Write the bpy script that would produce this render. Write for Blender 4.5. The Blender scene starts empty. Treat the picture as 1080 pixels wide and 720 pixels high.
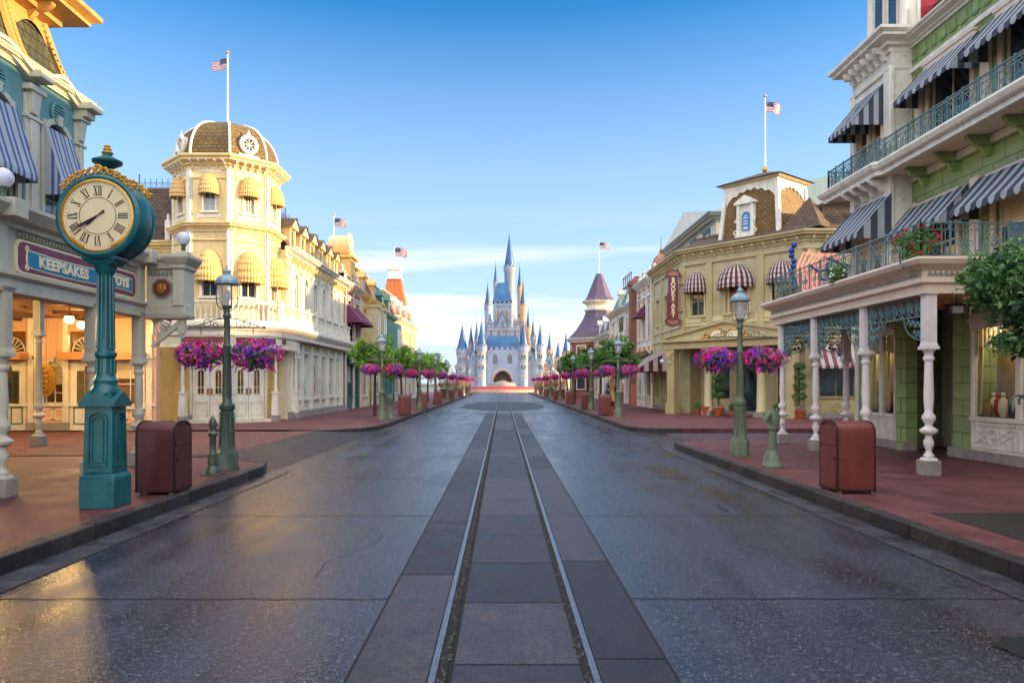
import bpy, bmesh, math, random
from mathutils import Matrix, Vector
random.seed(7)
R = math.radians
C = bpy.context.scene.collection
SC = bpy.context.scene

# ------------------------------------------------------------------ materials
def lin(h):
    h = h.lstrip('#'); o = []
    for i in (0, 2, 4):
        c = int(h[i:i+2], 16)/255
        o.append(c/12.92 if c <= .04045 else ((c+.055)/1.055)**2.4)
    return o

def nodes(name):
    m = bpy.data.materials.new(name); m.use_nodes = True
    nt = m.node_tree; b = nt.nodes['Principled BSDF']
    return m, nt, b, nt.nodes.new, nt.links.new

def paint(name, hexc, rough=.5, var=.12, scale=2.5, bump=.0, metal=0., grime=.25, k=1., coat=0):
    m, nt, b, N, L = nodes(name)
    c = [x*k for x in lin(hexc)]
    g = N('ShaderNodeNewGeometry')
    n1 = N('ShaderNodeTexNoise'); n1.inputs['Scale'].default_value = scale; n1.inputs['Detail'].default_value = 6
    mp = N('ShaderNodeMapping'); mp.inputs['Scale'].default_value = (1, 1, .35)
    L(g.outputs['Position'], mp.inputs['Vector']); L(mp.outputs[0], n1.inputs['Vector'])
    r = N('ShaderNodeValToRGB'); r.color_ramp.elements[0].position = .3; r.color_ramp.elements[1].position = .7
    lo = [x*(1-var) for x in c]; hi = [min(.95, x*(1+var)) for x in c]
    r.color_ramp.elements[0].color = (*lo, 1); r.color_ramp.elements[1].color = (*hi, 1)
    L(n1.outputs['Fac'], r.inputs[0])
    n2 = N('ShaderNodeTexNoise'); n2.inputs['Scale'].default_value = 9; n2.inputs['Detail'].default_value = 8
    L(g.outputs['Position'], n2.inputs['Vector'])
    r2 = N('ShaderNodeValToRGB'); r2.color_ramp.elements[0].position = .55; r2.color_ramp.elements[1].position = .8
    r2.color_ramp.elements[0].color = (0, 0, 0, 1); r2.color_ramp.elements[1].color = (grime,)*3+(1,)
    L(n2.outputs['Fac'], r2.inputs[0])
    mx = N('ShaderNodeMixRGB'); mx.inputs[2].default_value = (c[0]*.45, c[1]*.42, c[2]*.38, 1)
    L(r2.outputs[0], mx.inputs[0]); L(r.outputs[0], mx.inputs[1]); L(mx.outputs[0], b.inputs['Base Color'])
    b.inputs['Roughness'].default_value = rough; b.inputs['Metallic'].default_value = metal
    if coat: b.inputs['Coat Weight'].default_value = coat; b.inputs['Coat Roughness'].default_value = .15
    if bump:
        bp = N('ShaderNodeBump'); bp.inputs['Strength'].default_value = bump; bp.inputs['Distance'].default_value = .01
        L(n2.outputs['Fac'], bp.inputs['Height']); L(bp.outputs[0], b.inputs['Normal'])
    return m

def brick(name, c1, c2, mort, w, h, rough=.75, msize=.012, bump=.6, off=.5, k=1., freq=2):
    m, nt, b, N, L = nodes(name)
    uv = N('ShaderNodeUVMap'); t = N('ShaderNodeTexBrick')
    t.inputs['Scale'].default_value = 1; t.inputs['Brick Width'].default_value = w; t.inputs['Row Height'].default_value = h
    t.inputs['Mortar Size'].default_value = msize; t.offset = off; t.offset_frequency = freq
    for i, cc in zip(('Color1', 'Color2', 'Mortar'), (c1, c2, mort)):
        t.inputs[i].default_value = (*[x*k for x in lin(cc)], 1)
    n = N('ShaderNodeTexNoise'); n.inputs['Scale'].default_value = 3; n.inputs['Detail'].default_value = 7
    L(uv.outputs[0], t.inputs['Vector']); L(uv.outputs[0], n.inputs['Vector'])
    mx = N('ShaderNodeMixRGB'); mx.blend_type = 'MULTIPLY'; mx.inputs[0].default_value = .55
    r = N('ShaderNodeValToRGB'); r.color_ramp.elements[0].position = .3; r.color_ramp.elements[1].position = .65
    r.color_ramp.elements[0].color = (.5, .5, .5, 1)
    L(n.outputs['Fac'], r.inputs[0]); L(t.outputs['Color'], mx.inputs[1]); L(r.outputs[0], mx.inputs[2])
    L(mx.outputs[0], b.inputs['Base Color']); b.inputs['Roughness'].default_value = rough
    bp = N('ShaderNodeBump'); bp.inputs['Strength'].default_value = bump; bp.inputs['Distance'].default_value = .02; bp.invert = True
    L(t.outputs['Fac'], bp.inputs['Height']); L(bp.outputs[0], b.inputs['Normal'])
    return m

def siding(name, hexc, pitch=.13, k=1., rough=.5, blocks=0):
    """overlapping boards (or large flat blocks) modelled as bump from the mesh's metre UVs"""
    if blocks:
        return brick(name, hexc, hexc, '#56643c', .62, .33, rough, .010, .8, .5, k)
    m, nt, b, N, L = nodes(name)
    uv = N('ShaderNodeUVMap'); s = N('ShaderNodeSeparateXYZ'); L(uv.outputs[0], s.inputs[0])
    d = N('ShaderNodeMath'); d.operation = 'DIVIDE'; d.inputs[1].default_value = pitch; L(s.outputs[1], d.inputs[0])
    f = N('ShaderNodeMath'); f.operation = 'FRACT'; L(d.outputs[0], f.inputs[0])
    bp = N('ShaderNodeBump'); bp.inputs['Strength'].default_value = .9; bp.inputs['Distance'].default_value = .02; bp.invert = True
    L(f.outputs[0], bp.inputs['Height']); L(bp.outputs[0], b.inputs['Normal'])
    c = [x*k for x in lin(hexc)]
    n = N('ShaderNodeTexNoise'); n.inputs['Scale'].default_value = 2.2; n.inputs['Detail'].default_value = 8; L(uv.outputs[0], n.inputs['Vector'])
    r = N('ShaderNodeValToRGB'); r.color_ramp.elements[0].position = .3; r.color_ramp.elements[1].position = .7
    r.color_ramp.elements[0].color = (*[x*.78 for x in c], 1); r.color_ramp.elements[1].color = (*[x*1.08 for x in c], 1)
    L(n.outputs['Fac'], r.inputs[0]); L(r.outputs[0], b.inputs['Base Color']); b.inputs['Roughness'].default_value = rough
    return m

def glass(name, tint='#26343c', rough=.06):
    m, nt, b, N, L = nodes(name)
    g = N('ShaderNodeNewGeometry'); n = N('ShaderNodeTexNoise'); n.inputs['Scale'].default_value = 1.3
    L(g.outputs['Position'], n.inputs['Vector'])
    r = N('ShaderNodeValToRGB'); c = lin(tint)
    r.color_ramp.elements[0].position = .42; r.color_ramp.elements[1].position = .62
    r.color_ramp.elements[0].color = (*[x*.5 for x in c], 1); r.color_ramp.elements[1].color = (*[x*1.8 for x in c], 1)
    L(n.outputs['Fac'], r.inputs[0]); L(r.outputs[0], b.inputs['Base Color'])
    b.inputs['Roughness'].default_value = rough; b.inputs['Specular IOR Level'].default_value = .9
    bp = N('ShaderNodeBump'); bp.inputs['Strength'].default_value = .04; L(n.outputs['Fac'], bp.inputs['Height']); L(bp.outputs[0], b.inputs['Normal'])
    return m

def clear_glass(name):
    m, nt, b, N, L = nodes(name)
    t = N('ShaderNodeBsdfTransparent'); t.inputs[0].default_value = (.86, .88, .88, 1)
    gl = N('ShaderNodeBsdfGlossy'); gl.inputs['Roughness'].default_value = .04
    lw = N('ShaderNodeLayerWeight'); pw = N('ShaderNodeMath'); pw.operation = 'POWER'; pw.inputs[1].default_value = 4; L(lw.outputs['Facing'], pw.inputs[0])
    fr = N('ShaderNodeMapRange'); fr.inputs['To Min'].default_value = .05; fr.inputs['To Max'].default_value = .8; L(pw.outputs[0], fr.inputs['Value'])
    mx = N('ShaderNodeMixShader'); L(fr.outputs[0], mx.inputs[0]); L(t.outputs[0], mx.inputs[1]); L(gl.outputs[0], mx.inputs[2])
    L(mx.outputs[0], nt.nodes['Material Output'].inputs[0])
    return m

def lamp_glass(name):
    m, nt, b, N, L = nodes(name)
    t = N('ShaderNodeBsdfTransparent'); d = N('ShaderNodeBsdfDiffuse'); d.inputs[0].default_value = (.8, .8, .78, 1)
    gl = N('ShaderNodeBsdfGlossy'); gl.inputs['Roughness'].default_value = .08
    a = N('ShaderNodeMixShader'); a.inputs[0].default_value = .30; L(t.outputs[0], a.inputs[1]); L(d.outputs[0], a.inputs[2])
    c = N('ShaderNodeMixShader'); c.inputs[0].default_value = .12; L(a.outputs[0], c.inputs[1]); L(gl.outputs[0], c.inputs[2])
    L(c.outputs[0], nt.nodes['Material Output'].inputs[0]); return m

def emit(name, hexc, s, k=1.):
    m, nt, b, N, L = nodes(name)
    b.inputs['Base Color'].default_value = (*lin(hexc), 1)
    b.inputs['Emission Color'].default_value = (*lin(hexc), 1); b.inputs['Emission Strength'].default_value = s
    return m

def leafmat(name, hexc, k=1., tr=.25):
    m, nt, b, N, L = nodes(name)
    c = [x*k for x in lin(hexc)]
    g = N('ShaderNodeNewGeometry'); n = N('ShaderNodeTexNoise'); n.inputs['Scale'].default_value = 7
    L(g.outputs['Position'], n.inputs['Vector'])
    r = N('ShaderNodeValToRGB'); r.color_ramp.elements[0].position = .3; r.color_ramp.elements[1].position = .7
    r.color_ramp.elements[0].color = (*[x*.8 for x in c], 1); r.color_ramp.elements[1].color = (*[min(.98, x*1.3) for x in c], 1)
    L(n.outputs['Fac'], r.inputs[0]); L(r.outputs[0], b.inputs['Base Color']); b.inputs['Roughness'].default_value = .5
    t = N('ShaderNodeBsdfTranslucent'); L(r.outputs[0], t.inputs[0])
    mx = N('ShaderNodeMixShader'); mx.inputs[0].default_value = tr
    L(b.outputs[0], mx.inputs[1]); L(t.outputs[0], mx.inputs[2]); L(mx.outputs[0], nt.nodes['Material Output'].inputs[0])
    return m

MT = {}
def P(nm_, *a, **kw): MT[nm_] = paint(nm_, *a, **kw)
P('cream', '#d6cbae', .5, .14, 4, grime=.4); P('cream2', '#dbd6c8', .5, .14, 4, grime=.5); P('greige', '#b9b6a6', .5); P('greige_dark', '#8c897a', .55)
P('white', '#dcdad2', .45, .07); P('lavwhite', '#dcd4d2', .4, .1); P('pinkcream', '#d9c4b2', .5, .1)
P('yellow', '#e2c88e', .55, .16); P('gold_wall', '#e2b765', .55); P('peach', '#d9a987', .55); P('peach_dark', '#b67c4e', .55)
P('gold', '#c79435', .35, .25, metal=.6); P('bronze', '#8a6427', .4, metal=.6)
P('ochre', '#b3a478', .55); P('ochre_light', '#c9bb90', .55); P('ochre_dark', '#9c8a58', .6)
P('teal_wall', '#5e8f93', .55); P('teal_iron', '#56787c', .4, .2, 12); P('teal_dark', '#2f5e5c', .45)
P('clock_teal', '#065a62', .38, .25, 6, .35, coat=.2, grime=.6); P('clock_light', '#0f7f86', .3, .12, 5, coat=.5)
P('lamp_green', '#43544a', .38, .35, 9, .3, coat=.2); P('lamp_sage', '#5f6d58', .42, .3, 9, .3)
P('cap_blue', '#8299a8', .4, .3, 14)
P('can_brown', '#4e1a1e', .42, .22, 5, .25, grime=.7, coat=.12); P('can_red', '#6a2a24', .42, .2, 5, .25, grime=.7, coat=.12); P('can_trim', '#2c1216', .4)
P('iron', '#20201f', .45); P('iron_violet', '#4a4f86', .5); P('steel', '#85878c', .38, .3, 30, metal=.95); P('groove', '#0c0c0d', .9)
P('stone', '#8f8882', .8, .2, 6, .4); P('stone_dark', '#4b4744', .85, .25, 6, .5)
P('green_dark', '#3d5a34', .6); P('tile_orange', '#b5622f', .7, .25, 6); P('greyteal', '#8fa3a0', .55); P('gold_trim', '#b48a4c', .5, .2)
P('terracotta', '#a34f2c', .75, .2, 8); P('bark', '#4a3a2c', .9, .3, 14, .8)
P('awn_gold', '#d9b070', .75, .1); P('awn_purple', '#6d3558', .8, .1); P('awn_blue', '#3f7fc0', .75); P('awn_navy', '#20304f', .75)
P('stripe_white', '#b9b0aa', .8, .08); P('stripe_maroon', '#582632', .8, .1); P('stripe_blue', '#3c5690', .8, .1)
P('stripe_slate', '#39414c', .8, .1); P('stripe_grey', '#9aa0a8', .8, .08)
P('maroon', '#6e2b35', .5); P('maroon2', '#7d3c54', .5); P('ribbon', '#0f7fa6', .45, .1); P('sign_cream', '#efe0b8', .5, .04)
P('copper', '#9c6a50', .45, .25, metal=.3); P('red_paint', '#a03a35', .55); P('orange_paint', '#d08a45', .6); P('pink_wall', '#cf9a8c', .6)
MT['rust_roof'] = brick('rust_roof', '#8a5236', '#74432c', '#3a2014', .3, .16, .8, .012, 1.); P('purple_roof', '#55465c', .6, .3, 6); P('teal_roof', '#3f7f78', .55, .15)
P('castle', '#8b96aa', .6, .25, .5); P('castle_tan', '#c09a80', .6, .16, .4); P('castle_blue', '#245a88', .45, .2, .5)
P('dial', '#d9c9a4', .35, .05, coat=.5); P('black', '#0d0d0e', .4); P('wood_brown', '#5a3a22', .6)
P('curtain_red', '#9a1f35', .8); P('curtain', '#e2cba0', .85); P('interior', '#8a6d50', .9, .3, 1.5); P('fabric', '#9b7d5c', .9)
P('flag_red', '#a5283a', .8, .05); P('flag_white', '#d9d6d2', .8, .04); P('flag_blue', '#27315f', .8, .05)
P('skin_wood', '#8a5b3c', .6); P('cloak', '#1f5a66', .6); P('tan_cloth', '#a88a5a', .6)
P('soil', '#2b231d', .95, .3, 20, .6); P('ceiling', '#b98e6a', .6)
P('frosted', '#c9cfe2', .2, .04, grime=.05)
MT['glass'] = glass('glass'); MT['glass_sky'] = glass('glass_sky', '#56717c', .05); MT['glass_warm'] = glass('glass_warm', '#5c4022', .08)
MT['clear'] = clear_glass('clear'); MT['glass_teal'] = glass('glass_teal', '#8fb3ac', .12)
MT['green_block'] = siding('green_block', '#8fa466', blocks=1)
MT['sid_yellow'] = siding('sid_yellow', '#e9cd88'); MT['sid_cream'] = siding('sid_cream', '#d3d0b8'); MT['sid_gold'] = siding('sid_gold', '#d9a64e')
MT['sid_teal'] = siding('sid_teal', '#5d9297'); MT['sid_ochre'] = siding('sid_ochre', '#b3a67c', .18)
MT['brickred'] = brick('brickred', '#8e3a2e', '#a34a3a', '#8d7a6c', .22, .075)
MT['shingle_green'] = brick('shingle_green', '#4a4e33', '#363c26', '#14160c', .2, .2, .8, .014, 1.)
MT['shingle_brown'] = brick('shingle_brown', '#6b5647', '#56453a', '#2a221d', .22, .13, .8, .010, 1.)
MT['shingle_dome'] = brick('shingle_dome', '#7d6636', '#66532c', '#2a2113', .2, .12, .75, .010, 1.)
MT['shingle_gold'] = brick('shingle_gold', '#8a6a3c', '#75592f', '#32270f', .22, .13, .75, .010, 1.)
MT['lampglow'] = emit('lampglow', '#ffc677', 14); MT['lampglass'] = lamp_glass('lampglass')
MT['neonpink'] = emit('neonpink', '#ff9f8c', .22); MT['neonblue'] = paint('neonblue', '#1d3f9c', .4)
for k, c, s in (('leaf_a', '#42702a', 1), ('leaf_b', '#5f8f34', 1), ('leaf_c', '#2f5526', 1), ('leaf_lime', '#83a83a', 1.1),
                ('leaf_t1', '#446b36', 1), ('leaf_t2', '#6a9250', 1), ('leaf_t3', '#2c4e30', 1)):
    MT[k] = leafmat(k, c, s)
for k, c in (('pet_magenta', '#ee1f98'), ('pet_violet', '#8236c8'), ('pet_pink', '#f2549f'), ('pet_red', '#d11a1e'), ('pet_white', '#e9e6df'), ('pet_yellow', '#e8c21c'), ('pet_purple', '#b63ad0')):
    MT[k] = leafmat(k, c, .95, .3)

def road_material():
    m, nt, b, N, L = nodes('asphalt')
    g = N('ShaderNodeNewGeometry')
    big = N('ShaderNodeTexNoise'); big.inputs['Scale'].default_value = .55; big.inputs['Detail'].default_value = 8; big.inputs['Roughness'].default_value = .65
    L(g.outputs['Position'], big.inputs['Vector'])
    mp = N('ShaderNodeMapping'); mp.inputs['Scale'].default_value = (2.2, .22, 1); L(g.outputs['Position'], mp.inputs['Vector'])
    st = N('ShaderNodeTexNoise'); st.inputs['Scale'].default_value = 1.1; st.inputs['Detail'].default_value = 6; L(mp.outputs[0], st.inputs['Vector'])
    fine = N('ShaderNodeTexNoise'); fine.inputs['Scale'].default_value = 24; fine.inputs['Detail'].default_value = 3; L(g.outputs['Position'], fine.inputs['Vector'])
    vo = N('ShaderNodeTexVoronoi'); vo.inputs['Scale'].default_value = 62; L(g.outputs['Position'], vo.inputs['Vector'])
    r1 = N('ShaderNodeValToRGB'); r1.color_ramp.elements[0].position = .38; r1.color_ramp.elements[1].position = .62
    r1.color_ramp.elements[0].color = (.005, .006, .012, 1); r1.color_ramp.elements[1].color = (.036, .040, .064, 1)
    ad = N('ShaderNodeMath'); ad.operation = 'ADD'; m5 = N('ShaderNodeMath'); m5.operation = 'MULTIPLY'; m5.inputs[1].default_value = .5
    L(big.outputs['Fac'], ad.inputs[0]); L(st.outputs['Fac'], ad.inputs[1]); L(ad.outputs[0], m5.inputs[0]); L(m5.outputs[0], r1.inputs[0])
    r2 = N('ShaderNodeValToRGB'); r2.color_ramp.elements[0].position = .0; r2.color_ramp.elements[1].position = .5
    r2.color_ramp.elements[0].color = (1, 1, 1, 1); r2.color_ramp.elements[1].color = (0, 0, 0, 1)
    L(vo.outputs['Distance'], r2.inputs[0])
    # only some stones are pale
    r3 = N('ShaderNodeValToRGB'); r3.color_ramp.elements[0].position = .42; r3.color_ramp.elements[1].position = .66
    L(fine.outputs['Fac'], r3.inputs[0])
    mu = N('ShaderNodeMath'); mu.operation = 'MULTIPLY'; L(r2.outputs[0], mu.inputs[0]); L(r3.outputs[0], mu.inputs[1])
    mx = N('ShaderNodeMixRGB'); mx.inputs[2].default_value = (.30, .30, .36, 1)
    L(mu.outputs[0], mx.inputs[0]); L(r1.outputs[0], mx.inputs[1]); L(mx.outputs[0], b.inputs['Base Color'])
    rr = N('ShaderNodeMapRange'); rr.inputs['From Min'].default_value = .35; rr.inputs['From Max'].default_value = .65
    rr.inputs['To Min'].default_value = .17; rr.inputs['To Max'].default_value = .42
    L(m5.outputs[0], rr.inputs['Value']); L(rr.outputs[0], b.inputs['Roughness'])
    b.inputs['Specular IOR Level'].default_value = .32
    bp = N('ShaderNodeBump'); bp.inputs['Strength'].default_value = .5; bp.inputs['Distance'].default_value = .003
    L(vo.outputs['Distance'], bp.inputs['Height']); L(bp.outputs[0], b.inputs['Normal'])
    return m
MT['asphalt'] = road_material()

def slab(name, c, rlo=.28, rhi=.5, sc=1.5):
    m, nt, b, N, L = nodes(name)
    g = N('ShaderNodeNewGeometry')
    n = N('ShaderNodeTexNoise'); n.inputs['Scale'].default_value = sc; n.inputs['Detail'].default_value = 10; n.inputs['Roughness'].default_value = .7
    L(g.outputs['Position'], n.inputs['Vector'])
    f = N('ShaderNodeTexNoise'); f.inputs['Scale'].default_value = 60; f.inputs['Detail'].default_value = 4; L(g.outputs['Position'], f.inputs['Vector'])
    r = N('ShaderNodeValToRGB'); r.color_ramp.elements[0].position = .32; r.color_ramp.elements[1].position = .68
    r.color_ramp.elements[0].color = (*[x*.42 for x in c], 1); r.color_ramp.elements[1].color = (*[x*1.5 for x in c], 1)
    L(n.outputs['Fac'], r.inputs[0])
    mx = N('ShaderNodeMixRGB'); mx.blend_type = 'MULTIPLY'; mx.inputs[0].default_value = .8; L(r.outputs[0], mx.inputs[1])
    r4 = N('ShaderNodeValToRGB'); r4.color_ramp.elements[0].color = (.35, .35, .35, 1); r4.color_ramp.elements[1].color = (1.5, 1.5, 1.5, 1); r4.color_ramp.elements[0].position = .35; r4.color_ramp.elements[1].position = .65
    L(f.outputs['Fac'], r4.inputs[0]); L(r4.outputs[0], mx.inputs[2]); L(mx.outputs[0], b.inputs['Base Color'])
    rr = N('ShaderNodeMapRange'); rr.inputs['From Min'].default_value = .35; rr.inputs['From Max'].default_value = .65
    rr.inputs['To Min'].default_value = rlo; rr.inputs['To Max'].default_value = rhi; b.inputs['Specular IOR Level'].default_value = .35
    L(n.outputs['Fac'], rr.inputs['Value']); L(rr.outputs[0], b.inputs['Roughness'])
    bp = N('ShaderNodeBump'); bp.inputs['Strength'].default_value = .35; bp.inputs['Distance'].default_value = .004
    L(f.outputs['Fac'], bp.inputs['Height']); L(bp.outputs[0], b.inputs['Normal'])
    return m
MT['slab_a'] = slab('slab_a', (.027, .025, .035), .42, .62, 3); MT['slab_b'] = slab('slab_b', (.017, .014, .020), .42, .6, 3); MT['slab_c'] = slab('slab_c', (.044, .038, .048), .4, .6, 3)
MT['patch'] = slab('patch', (.016, .016, .021), .42, .6)
MT['pave'] = slab('pave', (.145, .046, .048), .5, .75, 1.6)
def score_joints(m):
    nt = m.node_tree; b = nt.nodes['Principled BSDF']; N = nt.nodes.new; L = nt.links.new
    uv = N('ShaderNodeUVMap'); t = N('ShaderNodeTexBrick'); t.offset = 0; t.inputs['Scale'].default_value = 1; t.inputs['Brick Width'].default_value = 1.35; t.inputs['Row Height'].default_value = 1.35; t.inputs['Mortar Size'].default_value = .007
    t.inputs['Color1'].default_value = (1, 1, 1, 1); t.inputs['Color2'].default_value = (.84, .84, .84, 1); t.inputs['Mortar'].default_value = (.45, .42, .42, 1); L(uv.outputs[0], t.inputs['Vector'])
    src = b.inputs['Base Color'].links[0].from_socket; mx = N('ShaderNodeMixRGB'); mx.blend_type = 'MULTIPLY'; mx.inputs[0].default_value = 1; L(src, mx.inputs[1]); L(t.outputs['Color'], mx.inputs[2])
    # old chewing gum and spots
    v = N('ShaderNodeTexVoronoi'); v.inputs['Scale'].default_value = 2.2; L(uv.outputs[0], v.inputs['Vector']); r = N('ShaderNodeValToRGB'); r.color_ramp.elements[0].position = .035; r.color_ramp.elements[1].position = .05; r.color_ramp.elements[0].color = (.5, .5, .5, 1); L(v.outputs['Distance'], r.inputs[0])
    m2 = N('ShaderNodeMixRGB'); m2.blend_type = 'MULTIPLY'; m2.inputs[0].default_value = 1; L(mx.outputs[0], m2.inputs[1]); L(r.outputs[0], m2.inputs[2]); L(m2.outputs[0], b.inputs['Base Color'])
score_joints(MT['pave'])
MT['kerbstone'] = slab('kerbstone', (.040, .034, .033), .5, .75, 5); MT['kerbstone_b'] = slab('kerbstone_b', (.027, .024, .025), .5, .75, 5); MT['kerbstone_c'] = slab('kerbstone_c', (.055, .044, .040), .5, .75, 5)
MT['gutter'] = slab('gutter', (.050, .050, .060), .3, .5, 3)
MT['plaza'] = slab('plaza', (.20, .18, .18), .5, .7, .3)
MT['ground'] = slab('ground', (.09, .11, .06), .8, .95, .1)
MT['brickpave'] = brick('brickpave', '#925048', '#664844', '#352a2c', .42, .21, .8, .02, .6, k=.85)
MT['brickdark'] = brick('brickdark', '#6b4c56', '#453640', '#1f1a1d', .34, .17, .8, .022, .6, k=.9)

# ------------------------------------------------------------------ mesh builder
def Fr(ox, oy, th=0, oz=0):
    return Matrix.Translation((ox, oy, oz)) @ Matrix.Rotation(th, 4, 'Z')
def world_of(o):
    m = Matrix.Identity(4)
    while o is not None:
        m = o.matrix_basis @ m; o = o.parent
    return m

SPLIT = {'pilaster': 'pilaster', 'brackets': 'bracket', 'beams': 'beam', 'lintel_box': 'lintel_box', 'round_louvre': 'round_louvre', 'roof_posts': 'roof_post', 'roof_ribs': 'roof_rib', 'roof_finials': 'roof_finial', 'bulkhead': 'bulkhead', 'feet': 'foot', 'wall': 'wall', 'frieze_blocks': 'frieze_block', 'mansard_trim': 'mansard_trim', 'glass_pane': 'glass_pane', 'roof': 'roof', 'plinth': 'plinth', 'cornice': 'cornice', 'end_caps': 'end_cap'}
class MB:
    def __init__(s, M=None):
        s.v = []; s.f = []; s.mi = []; s.m = 0; s.M = M or Matrix.Identity(4)
    def add(s, vs, fs, m=None):
        b = len(s.v); M = s.M
        s.v += [tuple(M @ Vector(p)) for p in vs]
        for f in fs: s.f.append([b+i for i in f]); s.mi.append(s.m if m is None else m)
        return s
    def box(s, x0, x1, y0, y1, z0, z1, m=None):
        if x0 > x1: x0, x1 = x1, x0
        if y0 > y1: y0, y1 = y1, y0
        if z0 > z1: z0, z1 = z1, z0
        return s.add([(x0,y0,z0),(x1,y0,z0),(x1,y1,z0),(x0,y1,z0),(x0,y0,z1),(x1,y0,z1),(x1,y1,z1),(x0,y1,z1)],
              [(0,3,2,1),(4,5,6,7),(0,1,5,4),(1,2,6,5),(2,3,7,6),(3,0,4,7)], m)
    def frus(s, cx, cy, z0, z1, a0, b0, a1, b1, m=None, dx=0, dy=0):
        """box with half sizes a0,b0 at the bottom and a1,b1 at the top"""
        return s.add([(cx-a0,cy-b0,z0),(cx+a0,cy-b0,z0),(cx+a0,cy+b0,z0),(cx-a0,cy+b0,z0),
               (cx+dx-a1,cy+dy-b1,z1),(cx+dx+a1,cy+dy-b1,z1),(cx+dx+a1,cy+dy+b1,z1),(cx+dx-a1,cy+dy+b1,z1)],
              [(0,3,2,1),(4,5,6,7),(0,1,5,4),(1,2,6,5),(2,3,7,6),(3,0,4,7)], m)
    def lathe(s, prof, cx=0, cy=0, seg=16, m=None, ph=0):
        vs = []; fs = []
        for r, z in prof:
            for i in range(seg):
                a = 2*math.pi*i/seg+ph; vs.append((cx+r*math.cos(a), cy+r*math.sin(a), z))
        n = len(prof)
        for j in range(n-1):
            for i in range(seg):
                k = (i+1) % seg; fs.append((j*seg+i, j*seg+k, (j+1)*seg+k, (j+1)*seg+i))
        fs.append(tuple(range(seg-1, -1, -1))); fs.append(tuple((n-1)*seg+i for i in range(seg)))
        return s.add(vs, fs, m)
    def tube(s, pts, r, seg=6, m=None, closed=False):
        pts = [Vector(p) for p in pts]; n = len(pts); vs = []; fs = []
        rs = r if isinstance(r, (list, tuple)) else [r]*n
        up = Vector((0, 0, 1)); prev = None
        for i, p in enumerate(pts):
            a = pts[(i-1) % n] if (i > 0 or closed) else p
            b = pts[(i+1) % n] if (i < n-1 or closed) else p
            t = (b-a).normalized()
            if prev is None:
                x = t.cross(up)
                if x.length < .05: x = t.cross(Vector((0, 1, 0)))
            else: x = prev - t*prev.dot(t)
            x.normalize(); prev = x; y = t.cross(x)
            for k in range(seg):
                an = 2*math.pi*k/seg; vs.append(tuple(p + (x*math.cos(an)+y*math.sin(an))*rs[i]))
        for i in range(n if closed else n-1):
            for k in range(seg):
                q = (k+1) % seg; j = (i+1) % n
                fs.append((i*seg+k, i*seg+q, j*seg+q, j*seg+k))
        if not closed: fs.append(tuple(range(seg-1, -1, -1))); fs.append(tuple((n-1)*seg+k for k in range(seg)))
        return s.add(vs, fs, m)
    def ring(s, c, rad, r, axis='y', seg=12, ts=5, m=None, a0=0, a1=360):
        pts = []; full = abs(a1-a0) >= 360
        for i in range(seg + (0 if full else 1)):
            a = R(a0+(a1-a0)*i/seg); u, w = rad*math.cos(a), rad*math.sin(a)
            pts.append({'y': (c[0]+u, c[1], c[2]+w), 'x': (c[0], c[1]+u, c[2]+w), 'z': (c[0]+u, c[1]+w, c[2])}[axis])
        return s.tube(pts, r, ts, m, closed=full)
    def ball(s, c, r, seg=12, m=None, sz=1):
        pr = []
        k = max(4, seg//2)
        for i in range(k+1):
            a = -math.pi/2+math.pi*i/k; pr.append((max(r*math.cos(a), .0008), c[2]+r*sz*math.sin(a)))
        return s.lathe(pr, c[0], c[1], seg, m)
    def prism(s, poly, z0, z1, m=None):
        """poly: ccw (x,y) points"""
        n = len(poly); vs = [(x, y, z0) for x, y in poly]+[(x, y, z1) for x, y in poly]
        fs = [tuple(range(n-1, -1, -1)), tuple(range(n, 2*n))]+[(i, (i+1) % n, n+(i+1) % n, n+i) for i in range(n)]
        return s.add(vs, fs, m)
    def plate(s, poly, y0, y1, m=None):
        """poly: (x,z) points seen from -y, counter-clockwise; extruded from y0 (front) to y1 (back)"""
        n = len(poly); vs = [(x, y0, z) for x, z in poly]+[(x, y1, z) for x, z in poly]
        fs = [tuple(range(n)), tuple(range(2*n-1, n-1, -1))]+[(i, n+i, n+(i+1) % n, (i+1) % n) for i in range(n)]
        return s.add(vs, fs, m)
    def sweep(s, path, prof, closed=False, m=None, caps=True):
        """profile [(out, z)] swept along plan path; outward = right of travel"""
        n = len(path); P2 = [Vector(p) for p in path]; offs = []
        def nrm(a, b):
            d = (b-a).normalized(); return Vector((d.y, -d.x))
        for i in range(n):
            a = nrm(P2[i-1], P2[i]) if (i > 0 or closed) else None
            b = nrm(P2[i], P2[(i+1) % n]) if (i < n-1 or closed) else None
            if a is None: o = b
            elif b is None: o = a
            else: o = (a+b)/(1+a.dot(b))
            offs.append(o)
        vs = []; k = len(prof)
        for i in range(n):
            for o, z in prof:
                q = P2[i]+offs[i]*o; vs.append((q.x, q.y, z))
        fs = []
        for i in range(n if closed else n-1):
            j = (i+1) % n
            for t in range(k-1): fs.append((i*k+t, j*k+t, j*k+t+1, i*k+t+1))
        if caps and not closed:
            fs.append(tuple(range(k))); fs.append(tuple((n-1)*k+t for t in range(k-1, -1, -1)))
        return s.add(vs, fs, m)
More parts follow.
